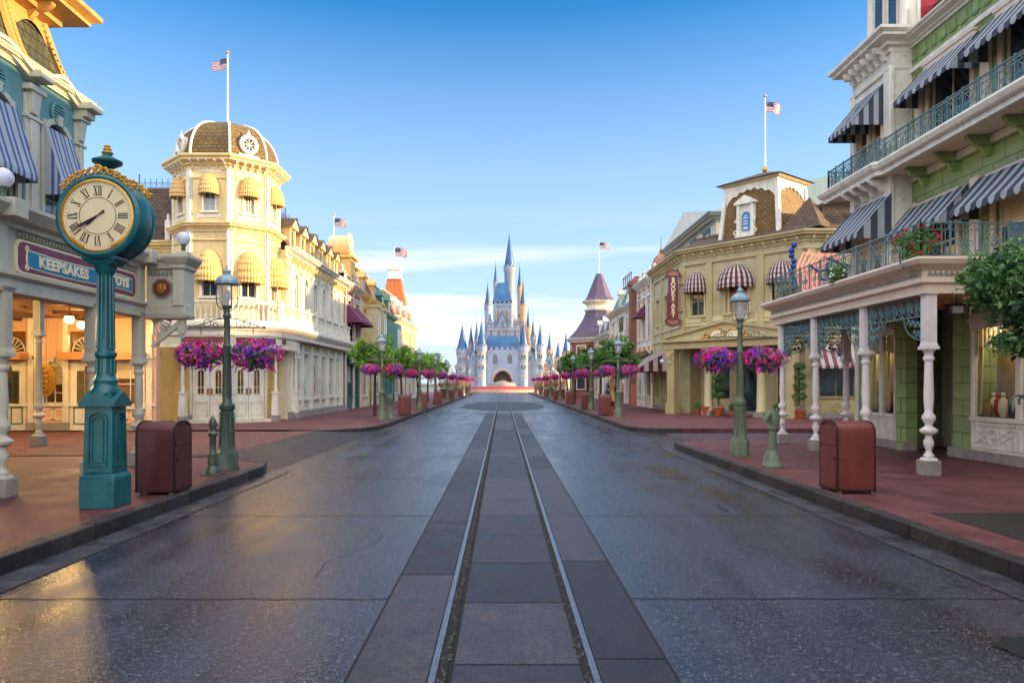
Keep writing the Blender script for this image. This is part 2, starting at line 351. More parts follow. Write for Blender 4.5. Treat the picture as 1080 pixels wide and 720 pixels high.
    def wall(s, u0, u1, z0, z1, d, op=(), y0=0, m=None):
        """wall slab in local frame, outer face at y=y0, thickness d, with rectangular openings (ua,ub,za,zb)"""
        us = sorted({u0, u1, *[min(max(o[0], u0), u1) for o in op], *[min(max(o[1], u0), u1) for o in op]})
        for a, b in zip(us, us[1:]):
            if b-a < 1e-5: continue
            c = (a+b)/2; cut = sorted([(max(o[2], z0), min(o[3], z1)) for o in op if o[0] < c < o[1]])
            z = z0
            for lo, hi in cut:
                if lo > z+1e-5: s.box(a, b, y0, y0+d, z, lo, m)
                z = hi
            if z < z1-1e-5: s.box(a, b, y0, y0+d, z, z1, m)
        return s
    def build(s, name, mats, parent=None, smooth=True, bevel=0, ang=38):
        if name in SPLIT:
            parts = s.pieces()
            if 1 < len(parts) <= 60:
                for q in parts[:-1]: q.build_one(SPLIT[name], mats, parent, smooth, bevel, ang)
                return parts[-1].build_one(SPLIT[name], mats, parent, smooth, bevel, ang)
            name = SPLIT[name] if len(parts) == 1 else name
        return s.build_one(name, mats, parent, smooth, bevel, ang)
    def pieces(s):
        n = len(s.v); par = list(range(n))
        def find(i):
            while par[i] != i: par[i] = par[par[i]]; i = par[i]
            return i
        for f in s.f:
            for i in f[1:]: par[find(i)] = find(f[0])
        comp = {}
        for k, f in enumerate(s.f): comp.setdefault(find(f[0]), []).append(k)
        items = []
        for fs in comp.values():
            vi = {i for k in fs for i in s.f[k]}; P_ = [s.v[i] for i in vi]
            items.append([fs, [min(p[a] for p in P_)-.012 for a in range(3)], [max(p[a] for p in P_)+.012 for a in range(3)]])
        merged = True
        while merged:
            merged = False; out = []
            for it in items:
                for o in out:
                    if all(it[1][a] <= o[2][a] and it[2][a] >= o[1][a] for a in range(3)):
                        o[0] += it[0]; o[1] = [min(x, y) for x, y in zip(o[1], it[1])]; o[2] = [max(x, y) for x, y in zip(o[2], it[2])]; merged = True; break
                else: out.append(it)
            items = out
        res = []
        for fs, _, _ in items:
            q = MB(); mp_ = {}
            for k in fs:
                g = []
                for i in s.f[k]:
                    if i not in mp_: mp_[i] = len(q.v); q.v.append(s.v[i])
                    g.append(mp_[i])
                q.f.append(g); q.mi.append(s.mi[k])
            res.append(q)
        return res
    def build_one(s, name, mats, parent=None, smooth=True, bevel=0, ang=38):
        if isinstance(mats, str): mats = [mats]
        me = bpy.data.meshes.new(name)
        inv = world_of(parent).inverted() if parent else Matrix.Identity(4)
        vs = [inv @ Vector(p) for p in s.v] if parent else s.v
        me.from_pydata([tuple(v) for v in vs], [], s.f)
        for q in mats: me.materials.append(MT[q])
        me.polygons.foreach_set('material_index', s.mi)
        uv = me.uv_layers.new(name='UVMap').data
        for p in me.polygons:
            nz = p.normal
            if abs(nz.z) > .97: t = Vector((1, 0, 0)); w = Vector((0, 1, 0))
            else:
                t = Vector((0, 0, 1)).cross(nz); t.normalize(); w = nz.cross(t)
            for li in p.loop_indices:
                co = s.v[me.loops[li].vertex_index]; co = Vector(co)
                uv[li].uv = (co.dot(t), co.dot(w))
        if smooth:
            me.shade_smooth(); me.set_sharp_from_angle(angle=R(ang))
        o = bpy.data.objects.new(name, me); C.objects.link(o); o.parent = parent
        if bevel:
            b = o.modifiers.new('bevel', 'BEVEL'); b.width = bevel; b.segments = 2; b.limit_method = 'ANGLE'; b.angle_limit = R(40)
        return o

def thing(name, loc, label, cat, group=None, rz=0):
    o = bpy.data.objects.new(name, None); C.objects.link(o); o.location = loc; o.rotation_euler = (0, 0, rz)
    o.empty_display_size = .2
    o.matrix_basis = Matrix.Translation(loc) @ Matrix.Rotation(rz, 4, 'Z')
    o['label'] = label; o['category'] = cat
    if group: o['group'] = group
    return o
def tag(o, label=None, cat=None, group=None, kind=None):
    if label: o['label'] = label
    if cat: o['category'] = cat
    if group: o['group'] = group
    if kind: o['kind'] = kind
    return o
def struct(o): o['kind'] = 'structure'; return o
def copy_tree(o, parent=None):
    c = o.copy(); C.objects.link(c)
    if parent is not None: c.parent = parent
    for ch in [x for x in KIDS(o)]: copy_tree(ch, c)
    return c
def KIDS(o): return [x for x in bpy.data.objects if x.parent == o]
def place(o, W, parent):
    """put object o (mesh in its own frame) at world matrix W under parent"""
    o.parent = parent; o.matrix_basis = world_of(parent).inverted() @ W
    return o

def text_mesh(txt, size, ext, mat, name='lettering', off=0.0, spacing=1.0):
    cu = bpy.data.curves.new('t', 'FONT'); cu.body = txt; cu.size = size; cu.extrude = ext; cu.offset = off
    cu.align_x = 'CENTER'; cu.align_y = 'CENTER'; cu.resolution_u = 3; cu.space_character = spacing
    t = bpy.data.objects.new('t', cu); C.objects.link(t)
    bpy.context.view_layer.update()
    me = bpy.data.meshes.new_from_object(t.evaluated_get(bpy.context.evaluated_depsgraph_get()))
    bpy.data.objects.remove(t); bpy.data.curves.remove(cu)
    me.materials.clear(); me.materials.append(MT[mat])
    # stand it up: x right, z up, facing -y
    me.transform(Matrix.Rotation(R(90), 4, 'X'))
    o = bpy.data.objects.new(name, me); C.objects.link(o)
    return o

# ------------------------------------------------------------------ window kit
WCACHE = {}; WN = [0]
MT['blind'] = paint('blind', '#cdbf9e', .35, .1, coat=1.)
def win_meshes(w, h, arch, trim, pane, mull, surround, sill, sash):
    key = (round(w, 3), round(h, 3), arch, trim, pane, mull, surround, sill, sash)
    if key in WCACHE: return WCACHE[key]
    mb = MB(); r = w/2; zs = h-r if arch else h
    t = surround
    # surround (proud of the wall by 3 cm)
    if t:
        mb.box(-r-t, -r, -.045, .02, 0, zs); mb.box(r, r+t, -.045, .02, 0, zs)
        if not arch:
            mb.box(-r-t-.03, r+t+.03, -.065, .02, zs, zs+t*1.2); mb.box(-r-t-.06, r+t+.06, -.09, .0, zs+t*1.2, zs+t*1.2+.04)
    if arch:
        K = 10
        for i in range(K):
            a0 = math.pi*(1-i/K); a1 = math.pi*(1-(i+1)/K)
            x0, z0 = r*math.cos(a0), zs+r*math.sin(a0); x1, z1 = r*math.cos(a1), zs+r*math.sin(a1)
            mb.plate([(x0, z0), (x1, z1), (x1, h), (x0, h)] if z1 < h-1e-4 and z0 < h-1e-4 else ([(x0, z0), (x1, z1), (x0, h)] if z0 < h-1e-4 else [(x0, z0), (x1, z1), (x1, h)]), -.002, .1)
            if t:
                R2 = r+t
                X0, Z0 = R2*math.cos(a0), zs+R2*math.sin(a0); X1, Z1 = R2*math.cos(a1), zs+R2*math.sin(a1)
                mb.plate([(x0, z0), (x1, z1), (X1, Z1), (X0, Z0)], -.045, -.003)
        if t: mb.frus(0, -.04, h-.02, h+t+.06, .05, .035, .08, .05)
    if sill: mb.box(-r-t-.05, r+t+.05, -.1, .03, -.07, 0)
    # sash
    q = sash
    mb.box(-r, -r+q, .05, .09, 0, zs); mb.box(r-q, r, .05, .09, 0, zs); mb.box(-r+q, r-q, .05, .09, 0, q)
    mb.box(-r+q, r-q, .05, .09, zs-q/2, zs+q/2)
    cols, rows = mull
    for i in range(1, cols): mb.box(-r+w*i/cols-q*.3, -r+w*i/cols+q*.3, .055, .085, q, h-.02 if not arch else zs)
    for i in range(1, rows): mb.box(-r+q, r-q, .056, .084, zs*i/rows-q*.3, zs*i/rows+q*.3)
    fo = mb.build('window', trim); bpy_me = fo.data; bpy.data.objects.remove(fo)
    pms = []
    for fr_ in ((.0, .38, .55, .22) if pane in ('glass', 'glass_sky', 'glass_warm') else (0.,)):     # some windows have a roller blind or drapes right behind the glass
        pb = MB(); pb.box(-r, r, .075, .08, 0, h*(1-fr_), 0)
        if fr_: pb.box(-r, r, .075, .08, h*(1-fr_), h, 1)
        if fr_ == .22:
            for s_ in (-1, 1):
                for k in range(3): pb.box(s_*(r-.02-.05*k)-.022, s_*(r-.02-.05*k)+.022, .068+.004*(k % 2), .0745, .03, h*.8, 1)
        po = pb.build('glass_pane', [pane, 'blind'] if fr_ else pane); pms.append(po.data); bpy.data.objects.remove(po)
    WCACHE[key] = (bpy_me, pms); return WCACHE[key]

def window(root, M, u, z, w, h, arch=False, trim='cream', pane='glass', mull=(1, 2), surround=.07, sill=True, sash=.045, name='window', dy=0, panes=True):
    a, b = win_meshes(w, h, arch, trim, pane, mull, surround, sill, sash)
    o = bpy.data.objects.new(name, a); C.objects.link(o)
    place(o, M @ Matrix.Translation((u, dy, z)), root)
    if panes:
        WN[0] += 1; p = bpy.data.objects.new('glass_pane', b[(WN[0]*7+WN[0]//3) % len(b)]); C.objects.link(p); p.parent = o
    return (u-w/2, u+w/2, z, z+h)

def awning(root, M, u, ztop, w, drop, out, mats, n=8, val=.12, curved=False, name='awning', sides=True, dy=0):
    """striped cloth awning: n stripes, scalloped valance, side cheeks"""
    mb = MB(M); K = 6 if curved else 1; t = .012
    if curved:     # quarter barrel in section and in plan (dome awning)
        S = 14 if len(mats) == 1 else 22
        for i in range(S):
            a0, a1 = math.pi*i/S, math.pi*(i+1)/S
            mi = i % len(mats) if len(mats) > 1 else 0
            prev = None
            for k in range(K+1):
                e = math.pi/2*k/K
                ro = math.cos(e); zz = ztop-drop+drop*math.sin(e)
                cur = [(u-w/2*math.cos(a)*ro, dy-out*math.sin(a)*ro**.8, zz) for a in (a0, a1)]
                if prev: mb.add([prev[0], prev[1], cur[1], cur[0]], [(0, 1, 2, 3), (3, 2, 1, 0)][:1], mi)
                prev = cur
            A = (u-w/2*math.cos(a0), dy-out*math.sin(a0), ztop-drop); B = (u-w/2*math.cos(a1), dy-out*math.sin(a1), ztop-drop)
            Cm = ((A[0]+B[0])/2, (A[1]+B[1])/2, ztop-drop-val)
            mb.add([A, B, (B[0], B[1], B[2]-val*.6), Cm, (A[0], A[1], A[2]-val*.6)], [(0, 4, 3, 2, 1)], mi)
        o = mb.build(name, mats, root)
    else:
        for i in range(n):
            x0 = u-w/2+w*i/n; x1 = u-w/2+w*(i+1)/n; mi = i % len(mats)
            zb = ztop-drop
            mb.add([(x0, dy, ztop), (x1, dy, ztop), (x1, dy-out*.5, ztop-drop*.52), (x0, dy-out*.5, ztop-drop*.52), (x1, dy-out, zb), (x0, dy-out, zb)], [(0, 3, 2, 1), (3, 5, 4, 2)], mi)
            pts = [(x0, dy-out, zb)]
            for k in range(5):
                f = k/4; pts.append((x0+(x1-x0)*f, dy-out-.004, zb-val*(.55+.45*math.sin(math.pi*f))))
            pts.append((x1, dy-out, zb))
            mb.add(pts, [tuple(range(7))], mi)
        if sides:
            ns = max(2, int(round(out/(w/n))))
            for sx in (-1, 1):
                x = u+sx*w/2
                for i in range(ns):
                    f0, f1 = i/ns, (i+1)/ns; mi = i % len(mats)
                    mb.add([(x, dy-out*f0, ztop-drop*f0), (x, dy-out*f1, ztop-drop*f1), (x, dy-out*f1, zb-val), (x, dy-out*f0, zb-val)], [(0, 1, 2, 3)], mi)
        o = mb.build(name, mats, root, smooth=False)
    so = o.modifiers.new('cloth', 'SOLIDIFY'); so.thickness = t
    return o

CORN = lambda z, o=.3, h=.3: [(-.02, z), (.05, z), (.05, z+h*.25), (o*.35, z+h*.3), (o*.35, z+h*.45), (o*.8, z+h*.6), (o*.8, z+h*.72), (o, z+h*.85), (o, z+h), (-.02, z+h+.02)]
BAND = lambda z, o=.06, h=.12: [(-.01, z), (o, z), (o*1.3, z+h*.5), (o, z+h), (-.01, z+h)]

def brackets(mb, M, u0, u1, z, n, d=.22, h=.22, w=.07, m=None):
    old = mb.M; mb.M = M
    for i in range(n):
        u = u0+(u1-u0)*(i+.5)/n
        mb.plate([(0, 0), (0, 0)], 0, 0) if False else None
        vs = [(0, z), (0, z-h), (-d*.25, z-h), (-d*.45, z-h*.55), (-d*.8, z-h*.45), (-d, z-h*.15), (-d, z)]
        k = len(vs)
        mb.add([(u-w/2, y, zz) for y, zz in vs]+[(u+w/2, y, zz) for y, zz in vs],
               [tuple(range(k-1, -1, -1)), tuple(range(k, 2*k))]+[(i2, (i2+1) % k, k+(i2+1) % k, k+i2) for i2 in range(k)], m)
    mb.M = old
def dentils(mb, M, u0, u1, z, step=.12, w=.06, h=.07, d=.07, m=None):
    old = mb.M; mb.M = M; n = int((u1-u0)/step)
    for i in range(n):
        u = u0+(i+.5)*(u1-u0)/n; mb.box(u-w/2, u+w/2, -d, .0, z, z+h, m)
    mb.M = old

def balustrade(root, pts, z, h=.75, mat='cream2', step=.2, name='balustrade', post=1.6):
    mb = MB()
    mb.sweep(pts, [(-.06, z), (.06, z), (.06, z+.08), (-.06, z+.08)]); mb.sweep(pts, [(-.08, z+h-.09), (.08, z+h-.09), (.08, z+h), (-.08, z+h)])
    for a, b in zip(pts, pts[1:]):
        a = Vector(a); b = Vector(b); L = (b-a).length; n = max(2, int(L/step)); np_ = max(1, int(round(L/post)))
        th = math.atan2(b.y-a.y, b.x-a.x)
        for i in range(np_+1):
            p = a+(b-a)*i/np_; mb.M = Fr(p.x, p.y, th); mb.box(-.1, .1, -.1, .1, z, z+h+.05)
            mb.box(-.13, .13, -.13, .13, z+h+.05, z+h+.1)
        mb.M = Matrix.Identity(4)
        for i in range(n):
            p = a+(b-a)*(i+.5)/n
            mb.lathe([(.03, z+.08), (.045, z+.14), (.055, z+h*.3), (.03, z+h*.5), (.022, z+h*.62), (.04, z+h*.78), (.03, z+h-.09)], p.x, p.y, 6)
    return mb.build(name, mat, root)

def flag_obj(M, W, H, name='flag'):
    mb = MB(M); nx, nz = 12, 13
    def P3(i, j):
        f = i/nx; droop = .22*H*f**1.5
        return (f*W*.96, .10*W*math.sin(f*7+j*.12)*f**.6, -H*j/nz-droop+.04*H*math.sin(f*6))
    for i in range(nx):
        for j in range(nz):
            canton = i < nx*.42 and j < 7
            mb.add([P3(i, j), P3(i, j+1), P3(i+1, j+1), P3(i+1, j)], [(0, 1, 2, 3)], 2 if canton else (j % 2))
    for i in range(5):          # stars as small five-pointed faces, on both sides
        for j in range(7):
            if (i+j) % 2: continue
            c = P3(i+.5, j+.5)
            for s_ in (-1, 1):
                pts = []
                for k in range(10):
                    a = math.pi/2+k*math.pi/5; rr = (.026 if k % 2 == 0 else .011)*H*1.2
                    pts.append((c[0]+rr*math.cos(a), c[1]+s_*.006, c[2]+rr*math.sin(a)))
                mb.add(pts, [tuple(range(10))], 1)
    return mb
def flagpole(x, y, z0, z1, label, W=1.0, H=.62, ang=0, mat='white', half=False):
    t = thing('flagpole', (x, y, z0), label, 'flagpole', 'flagpoles on the rooftops')
    mb = MB(); mb.lathe([(.05, z0), (.045, z0+.3), (.03, z1-.05), (.02, z1)], x, y, 8); mb.build('pole', mat, t)
    mb = MB(); mb.ball((x, y, z1+.05), .07, 10); mb.build('ball', 'gold', t)
    mb = flag_obj(Matrix.Translation((x, y, z1-.2)) @ Matrix.Rotation(ang, 4, 'Z') @ Matrix.Translation((.04, 0, 0)), W, H)
    o = mb.build('flag', ['flag_red', 'flag_white', 'flag_blue'], t)
    return t
# ------------------------------------------------------------------ camera, sun, sky
cam = bpy.data.cameras.new('camera'); co = bpy.data.objects.new('camera', cam); C.objects.link(co)
co.location = (0, 0, 1.65); co.rotation_euler = (R(90), 0, 0)
cam.lens = 26.0; cam.sensor_width = 36; cam.shift_x = 10/1080; cam.shift_y = 44/1080; cam.clip_end = 6000
SC.camera = co
EL, AZ = 9.0, 4.0        # sun height; degrees behind the camera's right-hand side
sv = Vector((math.cos(R(EL))*math.cos(R(AZ)), -math.cos(R(EL))*math.sin(R(AZ)), math.sin(R(EL))))
sl = bpy.data.lights.new('sun', 'SUN'); sl.energy = 3.7; sl.angle = R(.5); sl.color = (1.0, .66, .32)
so = bpy.data.objects.new('sun', sl); C.objects.link(so); so.rotation_euler = sv.to_track_quat('Z', 'Y').to_euler(); so.location = (40, 0, 30)
w = bpy.data.worlds.new('World'); SC.world = w; w.use_nodes = True
nt = w.node_tree; N = nt.nodes.new; L = nt.links.new; bg = nt.nodes['Background']
sky = N('ShaderNodeTexSky'); sky.sky_type = 'NISHITA'; sky.sun_disc = False
sky.sun_elevation = R(EL); sky.sun_rotation = R(90+AZ); sky.air_density = 1.0; sky.dust_density = .4; sky.ozone_density = 3.0
tc = N('ShaderNodeTexCoord'); sp = N('ShaderNodeSeparateXYZ'); L(tc.outputs['Generated'], sp.inputs[0])
mp = N('ShaderNodeMapping'); mp.inputs['Scale'].default_value = (1.0, 1.0, 15); mp.inputs['Location'].default_value = (3.1, 1.7, .4); L(tc.outputs['Generated'], mp.inputs['Vector'])
nz = N('ShaderNodeTexNoise'); nz.inputs['Scale'].default_value = 2.1; nz.inputs['Detail'].default_value = 7; nz.inputs['Roughness'].default_value = .55; nz.inputs['Distortion'].default_value = .4
L(mp.outputs[0], nz.inputs['Vector'])
cr = N('ShaderNodeValToRGB'); cr.color_ramp.elements[0].position = .44; cr.color_ramp.elements[1].position = .66; L(nz.outputs['Fac'], cr.inputs[0])
mk = N('ShaderNodeValToRGB'); e = mk.color_ramp.elements       # clouds lie low: strongest a few degrees up
e[0].position = 0.0; e[0].color = (.55, .55, .55, 1); e[1].position = .24; e[1].color = (0, 0, 0, 1)
k1 = e.new(.06); k1.color = (.75, .75, .75, 1); k2 = e.new(.15); k2.color = (.75, .75, .75, 1); k3 = e.new(.19); k3.color = (.12, .12, .12, 1)
L(sp.outputs[2], mk.inputs[0])
mu = N('ShaderNodeMath'); mu.operation = 'MULTIPLY'; L(cr.outputs[0], mu.inputs[0]); L(mk.outputs[0], mu.inputs[1])
hs = N('ShaderNodeHueSaturation'); hs.inputs['Saturation'].default_value = 1.12; hs.inputs['Value'].default_value = 1.0; L(sky.outputs[0], hs.inputs['Color'])
# pale, slightly hazy air near the horizon; deeper blue higher up
tint = N('ShaderNodeValToRGB'); t_ = tint.color_ramp.elements
t_[0].position = 0; t_[0].color = (.62, .70, .80, 1); t_[1].position = .56; t_[1].color = (.18, .56, .70, 1)
t2_ = t_.new(.28); t2_.color = (.42, .72, .86, 1)
L(sp.outputs[2], tint.inputs[0])
ml = N('ShaderNodeMixRGB'); ml.blend_type = 'MULTIPLY'; ml.inputs[0].default_value = 1; L(hs.outputs[0], ml.inputs[1]); L(tint.outputs[0], ml.inputs[2])
hz = N('ShaderNodeValToRGB'); h_ = hz.color_ramp.elements
h_[0].position = 0; h_[0].color = (.85,)*3+(1,); h_[1].position = .45; h_[1].color = (0, 0, 0, 1)
h2 = h_.new(.12); h2.color = (.62,)*3+(1,); h3 = h_.new(.27); h3.color = (.40,)*3+(1,)
L(sp.outputs[2], hz.inputs[0])
mh = N('ShaderNodeMixRGB'); mh.inputs[2].default_value = (1.7, 1.95, 2.3, 1); L(hz.outputs[0], mh.inputs[0]); L(ml.outputs[0], mh.inputs[1])
mc = N('ShaderNodeMixRGB'); mc.inputs[2].default_value = (3.0, 2.8, 2.9, 1); L(mu.outputs[0], mc.inputs[0]); L(mh.outputs[0], mc.inputs[1])
# unseen white cloud added overhead and behind the camera as fill light
ov = N('ShaderNodeMapRange'); ov.inputs['From Min'].default_value = .58; ov.inputs['From Max'].default_value = .82; L(sp.outputs[2], ov.inputs['Value'])
so_ = N('ShaderNodeMapRange'); so_.inputs['From Min'].default_value = -.15; so_.inputs['From Max'].default_value = -.55; L(sp.outputs[1], so_.inputs['Value'])
mxx = N('ShaderNodeMath'); mxx.operation = 'MAXIMUM'; L(ov.outputs[0], mxx.inputs[0]); L(so_.outputs[0], mxx.inputs[1])
n3 = N('ShaderNodeTexNoise'); n3.inputs['Scale'].default_value = 3; n3.inputs['Detail'].default_value = 6; L(tc.outputs['Generated'], n3.inputs['Vector'])
r3_ = N('ShaderNodeMapRange'); r3_.inputs['From Min'].default_value = .30; r3_.inputs['From Max'].default_value = .55; L(n3.outputs['Fac'], r3_.inputs['Value'])
m3_ = N('ShaderNodeMath'); m3_.operation = 'MULTIPLY'; L(mxx.outputs[0], m3_.inputs[0]); L(r3_.outputs[0], m3_.inputs[1])
mo = N('ShaderNodeMixRGB'); mo.inputs[2].default_value = (6.3, 6.1, 6.1, 1); L(m3_.outputs[0], mo.inputs[0]); L(mc.outputs[0], mo.inputs[1])
L(mo.outputs[0], bg.inputs['Color']); bg.inputs['Strength'].default_value = .14
v = SC.view_settings; v.view_transform = 'Standard'; v.look = 'None'; v.gamma = 1; v.exposure = 1.78; v.use_curve_mapping = False
SC.cycles.max_bounces = 6; SC.cycles.diffuse_bounces = 3; SC.cycles.transparent_max_bounces = 8; SC.cycles.use_denoising = True
SC.cycles.sample_clamp_indirect = 6

# ------------------------------------------------------------------ ground, street, pavements
KX = 4.3; SW = .15                       # kerb face and pavement height
mb = MB(); mb.add([(-2500,-2500,-.06),(2500,-2500,-.06),(2500,2500,-.06),(-2500,2500,-.06)], [(0,1,2,3)]); struct(mb.build('ground', 'ground'))
mb = MB(); mb.add([(-KX-1.5,-14,0),(KX+1.5,-14,0),(KX+1.5,135,0),(-KX-1.5,135,0)], [(0,1,2,3)]); struct(mb.build('road', 'asphalt'))
mb = MB(); mb.add([(-90,120,-.01),(90,120,-.01),(90,300,-.01),(-90,300,-.01)], [(0,1,2,3)]); struct(mb.build('plaza', 'plaza'))

def arc(cx, cy, r, a0, a1, n=8): return [(cx+r*math.cos(R(a0+(a1-a0)*i/n)), cy+r*math.sin(R(a0+(a1-a0)*i/n))) for i in range(n+1)]
# outer edge of each pavement, seen from the road
left_near = [(-KX, -14), (-KX, 13.4)] + arc(-KX-1.3, 13.4, 1.3, 0, 62)[1:] + [(-6.6, 15.35)]
left_far = [(-6.6, 22.9), (-5.5, 23.6), (-4.75, 24.4), (-4.35, 25.8), (-KX, 28), (-KX, 126)]
right_near = [(KX, -14), (KX, 18.0)] + [(KX+.06, 18.9), (KX+.35, 19.5), (KX+.9, 19.8), (KX+1.6, 19.85)]
right_far = [(KX+1.6, 24.4), (KX+.6, 24.5), (KX+.15, 25.0), (KX, 25.9), (KX, 126)]
KW = .17
def side(name, line, far_x, closing):
    mb = MB(); poly = line+closing
    area = sum(a[0]*b[1]-b[0]*a[1] for a, b in zip(poly, poly[1:]+poly[:1]))
    if area < 0: poly = poly[::-1]
    mb.prism(poly, -.05, SW); return struct(mb.build(name, 'pave', smooth=False))
def inset(line, s, d):
    P = [Vector(p) for p in line]; out = []
    for i, p in enumerate(P):
        ns = []
        if i: t = (p-P[i-1]).normalized(); ns.append(Vector((t.y, -t.x)))
        if i < len(P)-1: t = (P[i+1]-p).normalized(); ns.append(Vector((t.y, -t.x)))
        n = ns[0] if len(ns) == 1 else (ns[0]+ns[1])/(1+ns[0].dot(ns[1]))
        q = p+n*s*d; out.append((q.x, q.y))
    return out
def resample(line, step):
    P = [Vector(p) for p in line]; res = []; d = 0; acc = 0
    for a, b in zip(P, P[1:]):
        L_ = (b-a).length; t = -acc
        while t+step <= L_+1e-6:
            t += step; q = a+(b-a)*(t/L_); res.append(((q.x, q.y)))
        acc = L_-t
    return [line[0]]+res
for nm, line, s, cl in (('left', left_near, -1, [(-40, 15.35), (-40, -14)]), ('left', left_far, -1, [(-40, 126), (-40, 22.9)]),
                        ('right', right_near, 1, [(45, 19.85), (45, -14)]), ('right', right_far, 1, [(45, 126), (45, 24.4)])):
    side('pavement', inset(line, s, KW+.01), 0, cl)
    # kerb: separate stones with open joints
    mb = MB(); pts = resample(line, .78)
    rnd = random.Random(5)
    for a, b in zip(pts, pts[1:]):
        if max(a[1], b[1]) > 70 and False: break
        a = Vector(a); b = Vector(b); th = math.atan2(b.y-a.y, b.x-a.x); L_ = (b-a).length
        j = rnd.uniform(-.008, .008); zt = SW+.012+rnd.uniform(-.005, .006); km = rnd.choice((0, 0, 1, 2))
        mb.M = Fr(a.x, a.y, th)
        y0, y1 = (0+j, KW+j) if s == -1 else (-KW-j, -j)
        mb.box(.007, L_-.007, y0, y1, -.06, zt, km)
    o = mb.build('kerb', ['kerbstone', 'kerbstone_b', 'kerbstone_c'], bevel=.014, smooth=False); struct(o)
    # gutter strip against the kerb
    mb = MB(); g = inset(line, s, -.34); g2 = inset(line, s, -.02)
    for i in range(len(line)-1):
        q = [g[i], g2[i], g2[i+1], g[i+1]]; mb.add([(x, y, .005) for x, y in (q if s == 1 else q[::-1])], [(0, 1, 2, 3)])
    struct(mb.build('gutter', 'gutter', smooth=False))
    mb = MB(); g = inset(line, s, -.355); g2 = inset(line, s, -.340)
    for i in range(len(line)-1):
        q = [g[i], g2[i], g2[i+1], g[i+1]]; mb.add([(x, y, .009) for x, y in (q if s == 1 else q[::-1])], [(0, 1, 2, 3)])
    struct(mb.build('gutter_joint', 'stone_dark', smooth=False))
# side streets: asphalt aprons ramping up to brick paving
mb = MB()
mb.add([(-KX+.02, 13.2, .002), (-KX+.02, 27.5, .002), (-5.9, 23.6, .145), (-5.9, 15.6, .145)], [(0, 1, 2, 3)])
mb.add([(KX+1.0, 19.9, .002), (KX+1.0, 24.4, .002), (KX+1.02, 24.4, .004), (KX+1.02, 19.9, .004)], [(0, 1, 2, 3)])
struct(mb.build('road_apron', 'patch', smooth=False))
mb = MB(); mb.add([(-5.9, 15.4, .150), (-5.9, 23.9, .150), (-40, 22.95, .150), (-40, 15.3, .150)], [(0, 1, 2, 3)]); struct(mb.build('brick_crossing', 'brickpave', smooth=False))
mb = MB(); mb.add([(KX+1.0, 19.95, .006), (45, 19.9, .10), (45, 24.35, .10), (KX+1.0, 24.35, .006)], [(0, 1, 2, 3)]); struct(mb.build('side_street', 'brickdark', smooth=False))

# concrete bands of the tram track: slabs of three tones, with joints
GX0, GX1 = -.392, .522; B0, B1 = -.86, .965
mb = MB(); rnd = random.Random(3); y = -3.0; toggle = 0
def quad(mb, x0, x1, y0, y1, z, m=0): mb.add([(x0, y0, z), (x1, y0, z), (x1, y1, z), (x0, y1, z)], [(0, 1, 2, 3)], m)
while y < 39.5:
    quad(mb, GX0+.11, GX1-.03, y+.008, y+1.22-.008, .008, rnd.choice((0, 0, 1, 2))); y += 1.22
y = -3.4
while y < 39.5:
    quad(mb, B0, GX0-.03, y+.008, y+2.44-.008, .008, rnd.choice((0, 1, 2, 1))); quad(mb, GX1+.03, B1, y+.5, y+2.44+.484, .008, rnd.choice((0, 1, 2, 1))); y += 2.44
y = 39.7
struct(mb.build('track_slabs', ['slab_a', 'slab_b', 'slab_c'], smooth=False))
mb = MB(); quad(mb, B0-.02, B1+.02, -3.5, 39.9, .004); struct(mb.build('track_bed', 'groove', smooth=False))
# the worn dark oval where the track divides
mb = MB(); mb.add([(.05+3.1*math.cos(a/32*2*math.pi)*(1+.06*math.sin(5*a)), 55+11*math.sin(a/32*2*math.pi), .006) for a in range(32)], [tuple(range(32))]); struct(mb.build('road_patch', 'patch', smooth=False))
mb = MB()
for (x0, x1, y0, y1) in ((1.6, 4.0, 62, 64), (-3.9, -1.5, 66, 67.2), (-4, 4, 40.2, 40.5)): quad(mb, x0, x1, y0, y1, .0062)
struct(mb.build('road_patch', 'slab_b', smooth=False))
def rail(xf, label):
    mb = MB(); prev = None
    pts = [(xf(y), y) for y in [-3+2.0*i for i in range(66)]]
    mb.sweep(pts, [(-.019, .006), (.019, .006), (.019, .018), (-.019, .018)])
    o = mb.build('rail', 'steel', smooth=False); return tag(o, label, 'rail', 'rails of the tram track')
rail(lambda y: GX0, 'left of the two steel tram rails running down the street')
rail(lambda y: GX1, 'right of the two steel tram rails running down the street')
mb = MB(); quad(mb, GX0+.021, GX0+.078, -3, 126, .012); quad(mb, GX1-.07, GX1-.021, -3, 126, .012); struct(mb.build('flangeway', 'groove', smooth=False))
rnd = random.Random(9)   # crushed stone lying in the flangeway
mb = MB()
for i in range(520):
    y = 2.6+rnd.random()**2*16; r = rnd.uniform(.006, .013); x = (GX0+.056 if rnd.random() < .7 else GX1-.05)+rnd.uniform(-.025, .025)
    mb.frus(x, y, .012, .012+r, r, r*.8, r*.5, r*.6)
tag(mb.build('gravel', 'stone_dark', smooth=False), 'crushed stone in the grooves beside the rails', 'gravel', kind='stuff')
